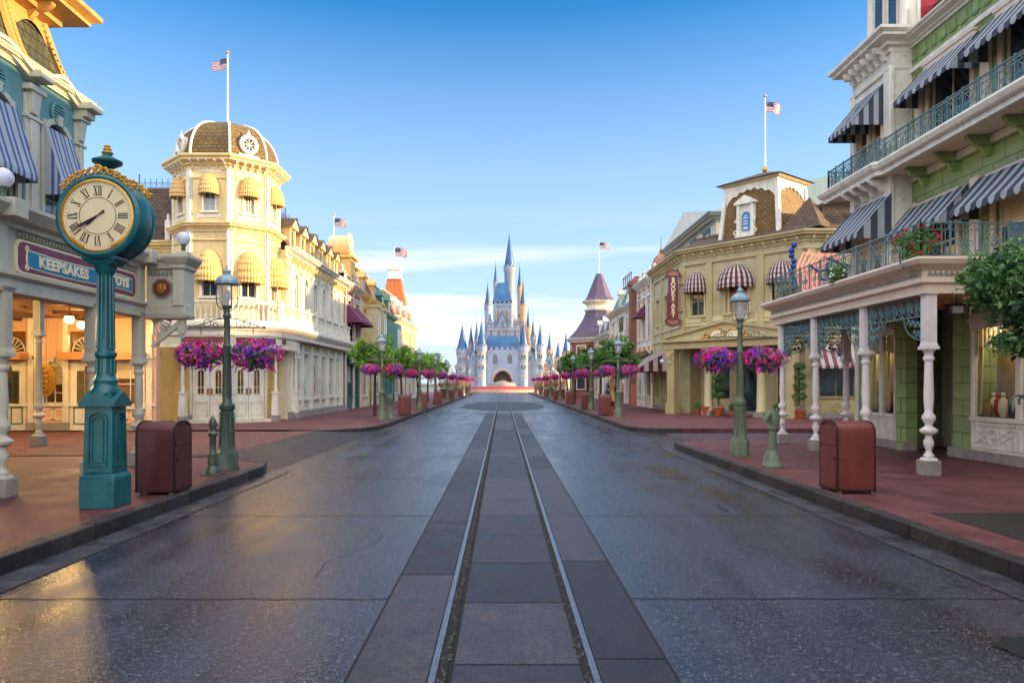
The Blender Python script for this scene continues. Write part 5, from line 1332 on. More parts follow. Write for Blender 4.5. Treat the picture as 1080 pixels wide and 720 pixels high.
# ================================================================== RIGHT: ochre building with brown tower and pediment porch
def ochre_building():
    t = thing('ochre_building', (12, 36, SW), 'ochre building with pediment porch, striped dome awnings and a brown shingle tower', 'building')
    ox, oy = 9.0, 37.0; th = math.atan2(-5.0, 4.1); D = Fr(ox, oy, th); Ln = 6.47
    ex, ey = ox+4.1, oy-5.0; E = Fr(ex, ey, 0)        # camera-facing wing, u along +x
    S = FRt(9.0, 44.2)                                # street facade u: 0..7.2
    W = 'sid_ochre'
    # diagonal front: porch opening on the ground floor
    op = [(1.15, 2.15, SW, 2.9), (2.75, 4.1, SW, 2.9), (4.55, 5.9, SW, 2.9), (.5, 1.3, 4.95, 6.35), (2.5, 3.75, 4.95, 6.7), (4.9, 5.9, 4.95, 6.4)]
    mb = MB(D); mb.wall(0, Ln, SW, 4.0, .25, op[:3], y0=.9); mb.wall(0, Ln, 3.9, 8.0, .25, op[3:]); mb.box(0, Ln, .0, 1.1, 3.85, 3.9); mb.box(-.1, .45, 0, 1.15, SW, 3.9); mb.box(6.05, Ln, 0, 1.15, SW, 3.9)
    mb.M = E; oe = [(.55, 2.15, 1.05, 2.35), (3.0, 4.4, 1.05, 2.35), (.7, 1.5, 4.95, 6.4), (2.6, 3.4, 4.95, 6.4)]; mb.wall(0, 9, SW, 8.0, .25, oe)
    mb.M = S; os_ = [(.7, 1.5, .9, 2.7), (2.1, 2.9, .9, 2.7), (3.5, 4.3, .9, 2.7), (5.2, 6.2, SW, 2.8), (1.1, 1.8, 4.95, 6.4), (3.2, 3.9, 4.95, 6.4), (5.6, 6.3, 4.95, 6.4)]; mb.wall(0, 7.2, SW, 8.0, .25, os_)
    mb.M = Matrix.Identity(4); mb.prism([(9.3, 44.2), (9.3, 37.2), (13.3, 32.4), (22, 32.4), (22, 44.2)], 4.2, 8.0)
    mb.build('wall', W, t)
    mb = MB(D); mb.box(0, Ln, 1.2, 1.25, SW, 3.9)
    mb.build('porch_back', 'interior', t)
    for a, b, c, d_ in op[:3]:
        mb = MB(D); mb.box(a, a+.07, .95, 1.0, c, d_); mb.box(b-.07, b, .95, 1.0, c, d_); mb.box(a, b, .95, 1.0, d_-.08, d_)
        if a < 2.3: mb.box(a+.07, b-.07, .97, 1.0, SW, .9)
        fr = mb.build('window' if a < 2.3 else 'door', 'ochre_light', t)
        mb = MB(D); mb.box(a+.07, b-.07, .98, .985, .9 if a < 2.3 else SW, d_-.08); mb.build('glass_pane', 'glass', fr)
    mb = MB(D); mb.box(2.3, 2.8, .93, .97, .9, 2.5); mb.build('poster_panel', 'purple_roof', t)
    for a, b, c, d_ in op[3:]: window(t, D, (a+b)/2, c, b-a, d_-c, False, 'ochre_light', 'glass_warm' if a > 2 else 'glass', (2, 2), .08)
    for a, b, c, d_ in oe[2:]: window(t, E, (a+b)/2, c, b-a, d_-c, False, 'ochre_light', 'glass', (2, 2), .08)
    for a, b, c, d_ in os_[4:]: window(t, S, (a+b)/2, c, b-a, d_-c, False, 'ochre_light', 'glass', (2, 2), .08)
    for a, b, c, d_ in os_[:3]: window(t, S, (a+b)/2, c, b-a, d_-c, False, 'ochre_light', 'glass', (1, 2), .06)
    for a, b, c, d_ in oe[:2]: window(t, E, (a+b)/2, c, b-a, d_-c, False, 'ochre_dark', 'glass', (2, 1), .08)
    # pilasters, columns, capitals
    mb = MB(D)
    for u in (.02, 1.6, 4.35, 6.2): mb.box(u-.17, u+.17, -.07, .0, 3.95, 7.45)
    mb.M = S
    for u in (.3, 2.5, 4.7, 6.9): mb.box(u-.15, u+.15, -.07, .0, SW, 7.45)
    mb.M = E
    for u in (.25, 2.3, 4.8): mb.box(u-.17, u+.17, -.07, .0, 3.95, 7.45)
    mb.build('pilaster', 'ochre', t)
    for u, w_ in ((.1, .26), (6.33, .28)):
        mb = MB(D); mb.box(u-w_, u+w_, -1.15, -.62, SW, SW+.5); mb.box(u-w_+.05, u+w_-.05, -1.1, -.67, SW+.5, 3.1); mb.box(u-w_, u+w_, -1.15, -.62, 3.1, 3.3); mb.build('pier', 'ochre', t, bevel=.01)
        mb = MB(D); mb.M = D @ Matrix.Translation((0, -1.12, 0)); brackets(mb, mb.M, u-.14, u+.14, 3.1, 1, .2, .5, .22); mb.build('brackets', 'ochre_light', t)
    for u in (2.15, 4.9):
        mb = MB(D @ Matrix.Translation((u, -.88, 0))); mb.box(-.25, .25, -.25, .25, SW, SW+.2); b_ = mb.build('column_base', 'stone', None)
        mb = MB(D @ Matrix.Translation((u, -.88, 0))); mb.lathe([(.23, SW+.2), (.25, SW+.26), (.20, SW+.33), (.19, 1.6), (.165, 3.0), (.20, 3.05), (.17, 3.1), (.23, 3.22)], 0, 0, 20); mb.box(-.24, .24, -.24, .24, 3.22, 3.3)
        c = mb.build('column', 'ochre_light', t); b_.parent = c; b_.matrix_basis = world_of(c).inverted()
    # porch entablature with pediment
    mb = MB(D); mb.box(-.18, 6.62, -1.18, -.55, 3.3, 3.62); mb.box(-.18, 6.62, -.55, .9, 3.45, 3.6)
    mb.sweep([(-.18, 0), (-.18, -1.18), (6.62, -1.18), (6.62, 0)], [(0, 3.55), (.05, 3.57), (.12, 3.64), (.12, 3.70), (-.05, 3.705)])
    mb.build('entablature', 'ochre', t)
    mb = MB(D); pz, pa = 3.70, 4.42; cx = 3.25
    mb.plate([(-.1, pz), (6.6, pz), (6.6, pz+.12), (cx+1.1, pa-.12), (cx, pa), (cx-1.1, pa-.12), (-.1, pz+.12)], -1.12, .0); mb.build('pediment', 'ochre_light', t)
    mb = MB(D)
    for a, b in (((-.25, pz+.10), (cx, pa)), ((cx, pa), (6.75, pz+.10))):
        mb.plate([(a[0], a[1]), (b[0], b[1]), (b[0], b[1]+.12), (a[0], a[1]+.12)], -1.27, .0)
    mb.build('raking_cornice', 'ochre', t)
    # emblem in the pediment: two arched cream windows with gilded scrolls
    mb = MB(D)
    for s in (-1, 1): mb.plate([(cx+s*.44+.38*math.cos(R(a)), 3.76+.40*math.sin(R(a))) for a in range(0, 181, 20)], -1.18, -1.12)
    em = mb.build('emblem', 'sign_cream', t)
    mb = MB(D)
    for s in (-1, 1):
        mb.ring((cx+s*.44, -1.18, 3.76), .40, .035, 'y', 10, 5, a0=0, a1=180); mb.ring((cx+s*1.05, -1.16, 3.84), .12, .035, 'y', 10, 5); mb.tube([(cx+s*.80, -1.16, 3.77), (cx+s*1.0, -1.16, 3.73), (cx+s*1.35, -1.16, 3.76)], .035, 5)
    mb.build('scrolls', 'gold', em)
    # cornice
    path = [(9.0, 44.2), (9.0, 37.0), (ex, ey), (22, 32.0)]
    mb = MB(); mb.sweep(path, BAND(7.45, .07, .1)); mb.sweep(path, CORN(7.8, .42, .45)); mb.build('cornice', 'ochre', t, ang=25)
    mb = MB()
    brackets(mb, D, 0, Ln, 8.0, 12, .28, .26, .09); brackets(mb, E, 0, 9, 8.0, 16, .28, .26, .09); brackets(mb, S, 0, 7.2, 8.0, 12, .28, .26, .09); mb.build('brackets', 'ochre_light', t)
    mb = MB(); mb.sweep(path, BAND(4.45, .05, .12)); mb.sweep(path, BAND(3.95, .06, .1))
    for i, (M_, n_, l_) in enumerate(((D, 5, Ln), (E, 6, 9), (S, 5, 7.2))):
        mb.M = M_
        for k in range(n_): mb.box(l_*(k+.14)/n_, l_*(k+.86)/n_, -.03, 0, 4.62, 4.86)
    mb.build('frieze_band', 'ochre_light', t)
    # roof skirt
    mb = MB(); mb.sweep(path, [(.36, 8.24), (-.9, 8.85), (-.9, 8.95), (-1.9, 9.25), (-3.5, 9.35)], caps=False); mb.build('roof', 'shingle_brown', t, smooth=False)
    # small hipped gable beside the tower, and a parapet with louvred attic to the right
    mb = MB(D @ Matrix.Translation((6.1, .75, 0))); mb.add([(-1.0, -.6, 8.4), (1.0, -.6, 8.4), (1.0, 1.6, 8.4), (-1.0, 1.6, 8.4), (0, .3, 9.95)], [(0, 1, 4), (1, 2, 4), (2, 3, 4), (3, 0, 4)]); mb.build('roof', 'shingle_brown', t, smooth=False)
    mb = MB(E); mb.box(1.0, 6, .6, 3, 8.25, 9.5); mb.box(1.0, 6, .5, 3.1, 9.5, 9.6); mb.box(3.5, 4.3, .3, .6, 8.3, 9.4)
    mb.build('attic', 'shingle_brown', t)
    for k in range(2): window(t, E @ Matrix.Translation((0, .3, 0)), 3.72+.36*k, 8.5, .28, .7, False, 'cream2', 'cream', (1, 3), .04, False, .03, name='shutter')
    # tower
    TM = D @ Matrix.Translation((3.55, 1.65, 0))
    mb = MB(TM); mb.frus(0, 0, 8.2, 11.0, 1.50, 1.35, 1.28, 1.15); tw = mb.build('tower', 'shingle_gold', t, smooth=False)
    mb = MB(TM)
    for sx in (-1, 1):
        for sy in (-1, 1):
            mb.add([(sx*1.54-.09, sy*1.39-.09, 8.2), (sx*1.54+.09, sy*1.39-.09, 8.2), (sx*1.54+.09, sy*1.39+.09, 8.2), (sx*1.54-.09, sy*1.39+.09, 8.2),
                    (sx*1.31-.09, sy*1.18-.09, 11.0), (sx*1.31+.09, sy*1.18-.09, 11.0), (sx*1.31+.09, sy*1.18+.09, 11.0), (sx*1.31-.09, sy*1.18+.09, 11.0)], [(0, 3, 2, 1), (4, 5, 6, 7), (0, 1, 5, 4), (1, 2, 6, 5), (2, 3, 7, 6), (3, 0, 4, 7)])
    mb.box(-1.38, 1.38, -1.25, 1.25, 10.85, 11.0)
    # scalloped fretwork under the eaves
    for k_ in range(4):
        mb.M = TM @ Matrix.Rotation(k_*math.pi/2, 4, 'Z'); hw = 1.28 if k_ % 2 == 0 else 1.16; dd = (1.18 if k_ % 2 == 0 else 1.31)+.03
        pts = [(-hw, 10.86), (-hw, 10.1)]
        for i in range(13):
            f = i/12; pts.append((-hw+.14+(2*hw-.28)*f, 10.35+.35*math.sin(math.pi*f)+(.05 if i % 2 else -.05)))
        pts += [(hw, 10.1), (hw, 10.86)]
        mb.plate(pts, -dd-.03, -dd+.03)
    mb.build('corner_trim', 'cream2', tw)
    mb = MB(TM); mb.frus(0, 0, 11.0, 11.08, 1.50, 1.37, 1.60, 1.46); mb.build('eaves', 'ochre_light', tw)
    mb = MB(TM); mb.frus(0, 0, 11.10, 11.68, 1.70, 1.56, .10, .10); mb.build('roof', 'shingle_brown', tw, smooth=False)
    DM = TM @ Matrix.Translation((-.15, -1.42, 0))
    mb = MB(DM); mb.box(-.44, -.30, -.06, .4, 8.55, 10.05); mb.box(.30, .44, -.06, .4, 8.55, 10.05); mb.box(-.3, .3, .06, .4, 8.55, 10.05)
    mb.box(-.5, .5, -.12, .4, 8.45, 8.56); mb.plate([(-.55, 10.0), (.55, 10.0), (.55, 10.1), (0, 10.42), (-.55, 10.1)], -.12, .5)
    for s in (-1, 1): mb.ring((s*.50, -.04, 8.72), .09, .04, 'y', 10, 6); mb.ring((s*.49, -.04, 9.25), .05, .03, 'y', 10, 6)
    do = mb.build('dormer', 'cream2', tw, bevel=.008)
    def ovalp(r, n=16, x=0, z0=8.72, z1=9.45): return [(x-r, z0), (x+r, z0)]+[(x+r*math.cos(R(a)), z1+r*math.sin(R(a))) for a in range(0, 181, 15)]
    mb = MB(DM); mb.plate(ovalp(.25), .035, .06); mb.build('sign_border', 'sign_cream', do)
    mb = MB(DM); mb.plate(ovalp(.22, z0=8.75), .022, .04); mb.build('sign_board', 'awn_blue', do)
    mb = MB(DM)
    for (x0, x1, z) in ((-.15, .15, 9.32), (-.09, .09, 9.42), (-.13, .13, 9.17), (-.15, .12, 9.05)): mb.plate([(x0, z), (x1, z+.02), (x1*.8, z+.06), (x0*.7, z+.04)], .012, .022)
    mb.plate([(-.14, 8.85), (.15, 8.85), (.1, 8.93), (-.1, 8.93)], .012, .022); mb.build('sign_marks', 'sign_cream', do)
    mb = MB(TM); mb.lathe([(.05, 11.5), (.10, 11.6), (.06, 11.68), (.14, 11.8), (.10, 11.92), (.04, 12.0)], 0, 0, 12); mb.build('finial', 'gold', tw)
    # awnings
    MS = ['stripe_maroon', 'stripe_white']
    awning(t, D, .9, 7.1, 1.2, .95, .75, MS, curved=True, dy=-.02); awning(t, D, 3.12, 7.2, 1.9, 1.05, .85, MS, curved=True, dy=-.02); awning(t, D, 5.4, 7.1, 1.3, .95, .75, MS, curved=True, dy=-.02)
    awning(t, S, 2.5, 3.45, 4.6, .95, 1.7, MS, 18, .22)
    awning(t, E, 1.35, 3.35, 2.1, .95, .55, ['maroon', 'stripe_white'], 12, .14); awning(t, E, 3.7, 3.35, 1.8, .95, .55, ['maroon', 'stripe_white'], 12, .14)
    mb = MB(E)
    for k in range(2):
        c = (1.35, 3.7)[k]; mb.box(c-.8, c+.8, -.05, 0, SW+.2, .98)
        mb.ring((c, -.06, .6), .2, .025, 'y', 16, 6); mb.ring((c, -.06, .6), .11, .02, 'y', 12, 6)
        for s in (-1, 1): mb.box(c+s*.5-.2, c+s*.5+.2, -.07, -.05, .42, .8)
    mb.build('bulkhead', 'ochre', t)
    mb = MB(); mb.M = D; mb.box(0, Ln, .85, 1.0, SW, SW+.18); mb.M = S; mb.box(0, 7.2, -.05, .1, SW, SW+.2); mb.M = E; mb.box(0, 9, -.05, .1, SW, SW+.2); mb.build('plinth', 'stone', t)
    for M_, u in ((D, 6.1), (D, -.2)):
        mb = MB(M_); mb.tube([(u+.05, -1.1, 2.55), (u, -1.32, 2.6)], .02, 6); mb.ball((u, -1.35, 2.72), .11, 12); mb.build('globe_lamp', 'frosted', t)
    return t
ochre_building()
flagpole(12.53, 35.3, 11.9, 15.3, 'tall flagpole on the brown shingle tower to the right', .78, .5, R(8))
# the vertical hanging sign
M = Fr(8.50, 36.9, 0, .12) @ Matrix.Diagonal((.92, .92, .97, 1))
t = thing('hanging_sign', (8.5, 36.9, 4.5), 'tall narrow maroon sign with vertical lettering on two wall brackets', 'sign')
mb = MB(M); mb.box(-.26, .26, -.07, .07, 4.85, 7.05); mb.box(-.32, -.27, -.1, .1, 4.85, 6.2); b0 = mb.build('board', 'maroon', t, bevel=.01)
mb = MB(M); mb.plate([(.44*math.cos(R(a)), 7.05+.36*math.sin(R(a))) for a in range(0, 181, 15)], -.09, .09); mb.plate([(.44*math.cos(R(a)), 4.85-.36*math.sin(R(a))) for a in range(180, -1, -15)], -.09, .09); mb.build('end_caps', 'maroon', t)
mb = MB(M); mb.plate([(.30*math.cos(R(a)), 7.10+.22*math.sin(R(a))) for a in range(0, 181, 15)], -.10, -.088); mb.plate([(.30*math.cos(R(a)), 4.80-.22*math.sin(R(a))) for a in range(180, -1, -15)], -.10, -.088); mb.build('sunburst', 'copper', t)
for i, ch in enumerate('BOOKS'):
    o = text_mesh(ch, .32, .006, 'sign_cream', off=.008); place(o, M @ Matrix.Translation((0, -.078, 6.88-.245*i)), b0)
for i, ch in enumerate('ART'):
    o = text_mesh(ch, .32, .006, 'sign_cream', off=.008); place(o, M @ Matrix.Translation((0, -.078, 5.55-.245*i)), b0)
mb = MB(M)
for z in (6.65, 5.25): mb.tube([(.26, 0, z), (.85, 0, z)], .03, 6); mb.ball((.5, 0, z), .06, 8)
mb.build('bracket', 'copper', t)
# ================================================================== LEFT: souvenir shop with arcade, sign wall and blue-green tower
def souvenir_shop():
    t = thing('souvenir_shop', (-12, 12, SW), 'souvenir shop with grey arcade and maroon sign wall below a blue-green mansard tower', 'building')
    F = FL(-6.55, 2.0)             # sign wall: u = Y-2
    u = lambda y: y-2.0
    mb = MB(F); mb.box(u(-12), u(13.55), .0, .25, 3.0, 3.85); mb.build('sign_wall', 'greige', t)
    mb = MB(F); mb.box(u(-12), u(13.45), -.03, .28, 2.86, 3.06); mb.sweep([(u(-12), 0), (u(13.5), 0)], [(0, 3.02), (.05, 3.04), (.09, 3.08), (.09, 3.12), (0, 3.14)])
    mb.sweep([(u(-12), 0), (u(13.45), 0)], [(0, 3.70), (.05, 3.72), (.06, 3.78), (.16, 3.82), (.20, 3.88), (.26, 3.95), (.26, 4.00), (-.3, 4.02)]); cn = mb.build('cornice', 'greige', t, ang=25)
    mb = MB(F); 
    for y0_, y1_ in ((-1, 9.75), (9.95, 13.2)):
        n = int((y1_-y0_)/.075)
        for i in range(n):
            a = u(y0_)+i*.075; mb.box(a, a+.036, -.045, 0, 3.62, 3.68)
    mb.build('dentils', 'greige_dark', t)
    mb = MB(F)
    for y in (9.62, 13.32): mb.box(u(y)-.10, u(y)+.10, -.055, .02, 3.12, 3.72); mb.box(u(y)-.14, u(y)+.14, -.30, .02, 3.80, 4.04)
    for y in (6.2, 2.8): mb.box(u(y)-.10, u(y)+.10, -.055, .02, 3.12, 3.72)
    mb.build('pilaster', 'greige', t, bevel=.008)
    # sign board
    a, b, z0, z1 = u(9.95), u(13.12), 3.17, 3.57; c = .09
    def cut(a, b, z0, z1, c): return [(a+c, z0), (b-c, z0), (b-c*.3, z0+c*.3), (b, z0+c), (b, z1-c), (b-c*.3, z1-c*.3), (b-c, z1), (a+c, z1), (a+c*.3, z1-c*.3), (a, z1-c), (a, z0+c), (a+c*.3, z0+c*.3)]
    mb = MB(F); mb.plate(cut(a-.03, b+.03, z0-.03, z1+.03, c), -.030, -.0); sb = mb.build('sign_board', 'sign_cream', t)
    mb = MB(F); mb.plate(cut(a, b, z0, z1, c), -.038, -.02); mb.build('sign_field', 'maroon2', sb)
    def ribbon(mb, x0, x1, zc, h, y0, y1, sag):
        n = 10; top = []; bot = []
        for i in range(n+1):
            f = i/n; x = x0+(x1-x0)*f; s = sag*math.sin(math.pi*f)
            top.append((x, zc+h/2+s)); bot.append((x, zc-h/2+s))
        mb.plate(bot+top[::-1], y0, y1)
    mb = MB(F); ribbon(mb, u(10.12), u(11.95), 3.355, .25, -.046, -.03, -.02); ribbon(mb, u(12.12), u(13.0), 3.355, .25, -.046, -.03, .02); 
    mb.ring((u(10.12), -.045, 3.49), .03, .012, 'y', 10, 5); mb.ring((u(10.12), -.045, 3.23), .03, .012, 'y', 10, 5); mb.tube([(u(10.12), -.048, 3.24), (u(10.10), -.048, 3.36), (u(10.12), -.048, 3.48)], .012, 5); mb.build('ribbon_edge', 'sign_cream', sb)
    mb = MB(F); ribbon(mb, u(10.14), u(11.93), 3.355, .215, -.052, -.04, -.02); ribbon(mb, u(12.14), u(12.98), 3.355, .215, -.052, -.04, .02); rb = mb.build('ribbon', 'ribbon', sb)
    o = text_mesh('KEEPSAKES', .20, .004, 'sign_cream', off=.009, spacing=1.05); place(o, F @ Matrix.Translation((u(10.98), -.058, 3.34)) @ Matrix.Diagonal((1.22, 1, 1.05, 1)), rb)
    o = text_mesh('TOYS', .20, .004, 'sign_cream', off=.013); place(o, F @ Matrix.Translation((u(12.56), -.058, 3.37)) @ Matrix.Diagonal((1.15, 1, 1.05, 1)), rb)
    # end return facing the camera, with an octagonal emblem and capped pier
    y = 13.5
    mb = MB(); mb.box(-6.5, -6.0, y, y+.35, 3.06, 3.9); mb.box(-6.00, -5.80, y-.06, y+.42, 3.06, 3.82); mb.box(-6.55, -5.78, y-.03, y+.38, 2.90, 3.08); mb.frus(-6.16, y+.18, 2.83, 2.90, .38, .19, .40, .21)
    mb.build('end_wall', 'greige', t, bevel=.008)
    mb = MB(); mb.sweep([(-6.45, y), (-6.0, y)], [(0, 3.70), (.06, 3.74), (.08, 3.84), (.14, 3.88), (.15, 3.92), (-.2, 3.93)])
    mb.sweep([(-6.00, y+.42), (-6.00, y-.06), (-5.80, y-.06), (-5.80, y+.42)], [(-.02, 3.70), (.04, 3.74), (.05, 3.80), (.11, 3.86), (.15, 3.92), (.15, 3.97), (-.09, 4.0)]); mb.build('cornice', 'greige', t, ang=25)
    mb = MB()
    for i in range(6): mb.box(-6.44+.075*i, -6.40+.075*i, y-.04, y, 3.62, 3.68)
    mb.build('dentils', 'greige_dark', t)
    cx, cz = -6.21, 3.38
    def octo(r, k=.42): return [(cx+sx*a*r, cz+sz*b*r) for sx, sz, a, b in ((-1, -1, k, 1), (1, -1, k, 1), (1, -1, 1, k), (1, 1, 1, k), (1, 1, k, 1), (-1, 1, k, 1), (-1, 1, 1, k), (-1, -1, 1, k))]
    mb = MB(); mb.plate(octo(.185), y-.02, y+.0); em = mb.build('emblem', 'greige_dark', t)
    mb = MB(); mb.plate(octo(.155), y-.03, y-.01); mb.build('emblem_field', 'maroon', em)
    mb = MB(); mb.plate([(cx+.085*math.cos(R(a)), cz+.085*math.sin(R(a))) for a in range(0, 360, 20)], y-.045, y-.02)
    for s in (-1, 1): mb.ring((cx+s*.04, y-.046, cz-.01), .035, .010, 'y', 10, 5); mb.ring((cx+s*.035, y-.046, cz+.045), .03, .009, 'y', 10, 5)
    mb.build('emblem_mark', 'gold', em)
    mb = MB(); mb.box(-6.2, -5.98, y+.05, y+.30, 3.98, 4.02); mb.box(-6.00, -5.80, y+.06, y+.28, 3.985, 4.05); mb.frus(-5.90, y+.17, 4.05, 4.08, .11, .11, .07, .07); mb.build('lamp_plinth', 'greige', t, bevel=.006)
    # fan bracket under the return
    mb = MB(Fr(0, y+.1)); mb.plate([(-6.48, 2.32), (-6.40, 2.32), (-5.86, 2.76), (-5.86, 2.84), (-5.92, 2.84)], -.03, .03)
    mb.box(-5.95, -5.83, -.05, .05, 2.55, 2.9); mb.lathe([(.02, 2.45), (.045, 2.5), (.03, 2.55)], -5.89, 0, 8)
    for k in range(8):
        a = R(4+k*11); mb.tube([(-6.44+.10*math.cos(a), 0, 2.88-.10*math.sin(a)), (-6.44+.34*math.cos(a), 0, 2.88-.34*math.sin(a))], [.012, .02], 6)
    mb.ring((-6.44, 0, 2.88), .10, .014, 'y', 8, 5, a0=270, a1=360); mb.ring((-6.44, 0, 2.88), .36, .012, 'y', 10, 5, a0=270, a1=360)
    mb.build('fan_bracket', 'greige', t)
    # columns
    for x, yy, k in ((-6.6, 9.75, 0), (-6.6, 11.9, 0), (-6.62, 13.45, 0), (-6.6, 6.6, 0), (-6.6, 3.4, 0), (-11.1, 17.7, 0)):
        turned_column(t, x, yy, SW, 2.92 if x > -8 else 3.7, 'greige', 'stone')
    # arcade ceiling with dark beams and warm light
    mb = MB(); mb.box(-26, -6.85, 2, 13.5, 3.86, 3.9); mb.box(-26, -10.7, 13.5, 23.6, 3.86, 3.9); mb.build('ceiling', 'wood_brown', t)
    mb = MB()
    for i in range(14): yy = 6.5+i*1.25; mb.box(-24, -6.86 if yy < 13.3 else -10.75, yy, yy+.10, 3.66, 3.86)
    for i in range(6): xx = -11.0-i*2.2; mb.box(xx, xx+.12, 5, 23.6, 3.62, 3.86)
    mb.build('beams', 'wood_brown', t)
    # shop wall facing the camera, under the arcade
    Gx, Gy = -18.5, 23.5; G = Fr(Gx, Gy, 0); gu = lambda x: x-Gx
    ops = [(gu(-16.2), gu(-15.15), SW, 2.35), (gu(-14.55), gu(-13.95), 1.0, 2.35), (gu(-13.75), gu(-12.65), SW, 2.35), (gu(-16.2), gu(-15.15), 2.6, 3.3), (gu(-13.75), gu(-12.65), 2.6, 3.3), (gu(-12.3), gu(-11.4), .9, 2.35)]
    mb = MB(G); mb.wall(0, gu(-11.0), SW, 3.9, .25, ops); mb.build('wall', 'peach', t)
    mb = MB(G); mb.box(0, ops[0][0]-.02, -.05, .05, SW, SW+.25); mb.box(ops[0][1]+.02, ops[2][0]-.02, -.05, .05, SW, SW+.25); mb.box(ops[2][1]+.02, gu(-11.0), -.05, .05, SW, SW+.25); mb.build('plinth', 'stone', t)
    mb = MB(G)
    for x in (-16.4, -14.95, -14.75, -13.85, -12.5, -11.2): mb.box(gu(x)-.09, gu(x)+.09, -.08, 0, SW+.25, 3.8); mb.box(gu(x)-.13, gu(x)+.13, -.12, 0, 2.42, 2.5)
    mb.box(0, gu(-11.0), -.06, 0, .92, 1.0)
    for x0, x1 in ((-14.66, -14.3), (-14.22, -13.94), (-18, -17.6), (-17.4, -16.9), (-12.3, -11.9), (-11.8, -11.4)):
        for q in ((x0, x1, .80, .84), (x0, x1, .48, .52), (x0, x0+.03, .48, .84), (x1-.03, x1, .48, .84)): mb.box(gu(q[0]), gu(q[1]), -.03, 0, q[2], q[3])
    mb.build('trim', 'cream2', t)
    mb = MB(G)
    for x0, x1 in ((-16.4, -15.0), (-13.85, -12.5), (-12.3, -11.3)): mb.box(gu(x0), gu(x1), -.55, 0, 2.38, 2.62)
    mb.build('lintel_box', 'peach_dark', t, bevel=.01)
    for k in (0, 2):
        a, b = ops[k][0], ops[k][1]
        mb = MB(G); mb.box(a, b, .02, .07, SW, 2.35); d = mb.build('door', 'cream2', t)
        for i, (fx, ww, tz) in enumerate(((.30, .13, 2.05), (.5, .16, 2.2), (.70, .13, 2.05))):
            x = a+(b-a)*fx; r = ww/2
            pts = [(x-r, 1.0), (x+r, 1.0)]+[(x+r*math.cos(R(q)), tz-r+r*math.sin(R(q))) for q in range(0, 181, 30)]
            mb = MB(G); mb.plate(pts, .005, .018); mb.build('glass_pane', 'glass_warm', d)
        mb = MB(G)
        for fx in (.22, .38, .40, .60, .62, .78): x = a+(b-a)*fx; mb.box(x-.012, x+.012, -.008, .02, .98, 2.05)
        for z in (1.0, 1.35, 1.7, 2.03): mb.box(a+(b-a)*.22, a+(b-a)*.78, -.007, .02, z-.012, z+.012)
        for x0, x1 in ((.1, .46), (.54, .9)): 
            X0, X1 = a+(b-a)*x0, a+(b-a)*x1; mb.box(X0, X1, .0, .02, .86, .89); mb.box(X0, X1, .0, .02, .35, .38); mb.box(X0, X0+.03, .0, .02, .35, .89); mb.box(X1-.03, X1, .0, .02, .35, .89)
        mb.build('mullions', 'leaf_t2' if False else 'teal_dark', d)
        # fan transom
        cx_ = (a+b)/2; mb = MB(G); mb.box(a, b, .07, .09, 2.6, 3.3); tr = mb.build('transom_glass', 'glass_warm', t)
        mb = MB(G)
        for q in range(0, 181, 18): mb.tube([(cx_+.14*math.cos(R(q)), .03, 2.64+.14*math.sin(R(q))), (cx_+.46*math.cos(R(q)), .03, 2.64+.46*math.sin(R(q)))], .016, 5)
        mb.ring((cx_, .03, 2.64), .14, .02, 'y', 12, 5, a0=0, a1=180); mb.ring((cx_, .03, 2.64), .48, .02, 'y', 16, 5, a0=0, a1=180); mb.build('fan', 'white', tr)
    window(t, G, (ops[1][0]+ops[1][1])/2, 1.0, .6, 1.35, True, 'cream2', 'glass_warm', (2, 3), .05)
    window(t, G, (ops[5][0]+ops[5][1])/2, .9, .9, 1.45, False, 'cream2', 'glass_warm', (2, 2), .05)
    # upper tower and mansard
    X = -8.4; T_ = FL(X, 2.0)
    opa = [(u(13.52), u(14.35), 4.55, 6.5), (u(11.75), u(12.75), 4.55, 6.5), (u(9.4), u(10.4), 4.55, 6.5)]
    mb = MB(T_); mb.wall(u(-10), u(14.75), 3.9, 7.3, .3, opa); mb.build('wall', 'teal_wall', t)
    mb = MB(); mb.box(-25, -8.72, 14.5, 14.75, 3.9, 7.3); mb.box(-25, -8.75, -10, 14.5, 7.2, 7.3); mb.box(-25, -24.7, -10, 23.7, SW, 7.3); mb.build('wall', 'teal_wall', t)
    for (a, b, c, d_) in opa: window(t, T_, (a+b)/2, c, b-a, d_-c, True, 'greige', 'glass_sky', (2, 3), .10)
    mb = MB(T_)
    for yy, w_ in ((13.15, .20), (14.62, .14), (11.3, .2), (8.9, .2)):
        mb.box(u(yy)-w_, u(yy)+w_, -.05, .0, 3.9, 6.75); mb.box(u(yy)-w_*.45, u(yy)+w_*.45, -.09, -.05, 4.0, 6.3); mb.box(u(yy)-w_-.03, u(yy)+w_+.03, -.09, .0, 6.32, 6.38); mb.frus(u(yy), -.05, 6.42, 6.80, w_*.5, .05, w_*.7, .09); mb.box(u(yy)-w_-.03, u(yy)+w_+.03, -.17, .0, 6.80, 6.9)
    mb.build('pilaster', 'greige', t, bevel=.006)
    mb = MB(T_)
    for yy in (13.95, 12.25, 9.9):
        mb.lathe([(.0, 0)], 0, 0, 3) if False else None
        for k in range(7):
            z = 6.55+.055*k-.02; hw = math.sqrt(max(.0, .19**2-(z-6.70)**2)); mb.box(u(yy)-hw, u(yy)+hw, -.05, -.0, z, z+.028)
        mb.ring((u(yy), -.03, 6.70), .21, .03, 'y', 20, 6)
    mb.build('round_louvre', 'teal_dark' if False else 'teal_wall', t)
    SB = ['stripe_grey', 'stripe_grey', 'stripe_blue', 'stripe_grey', 'stripe_blue']
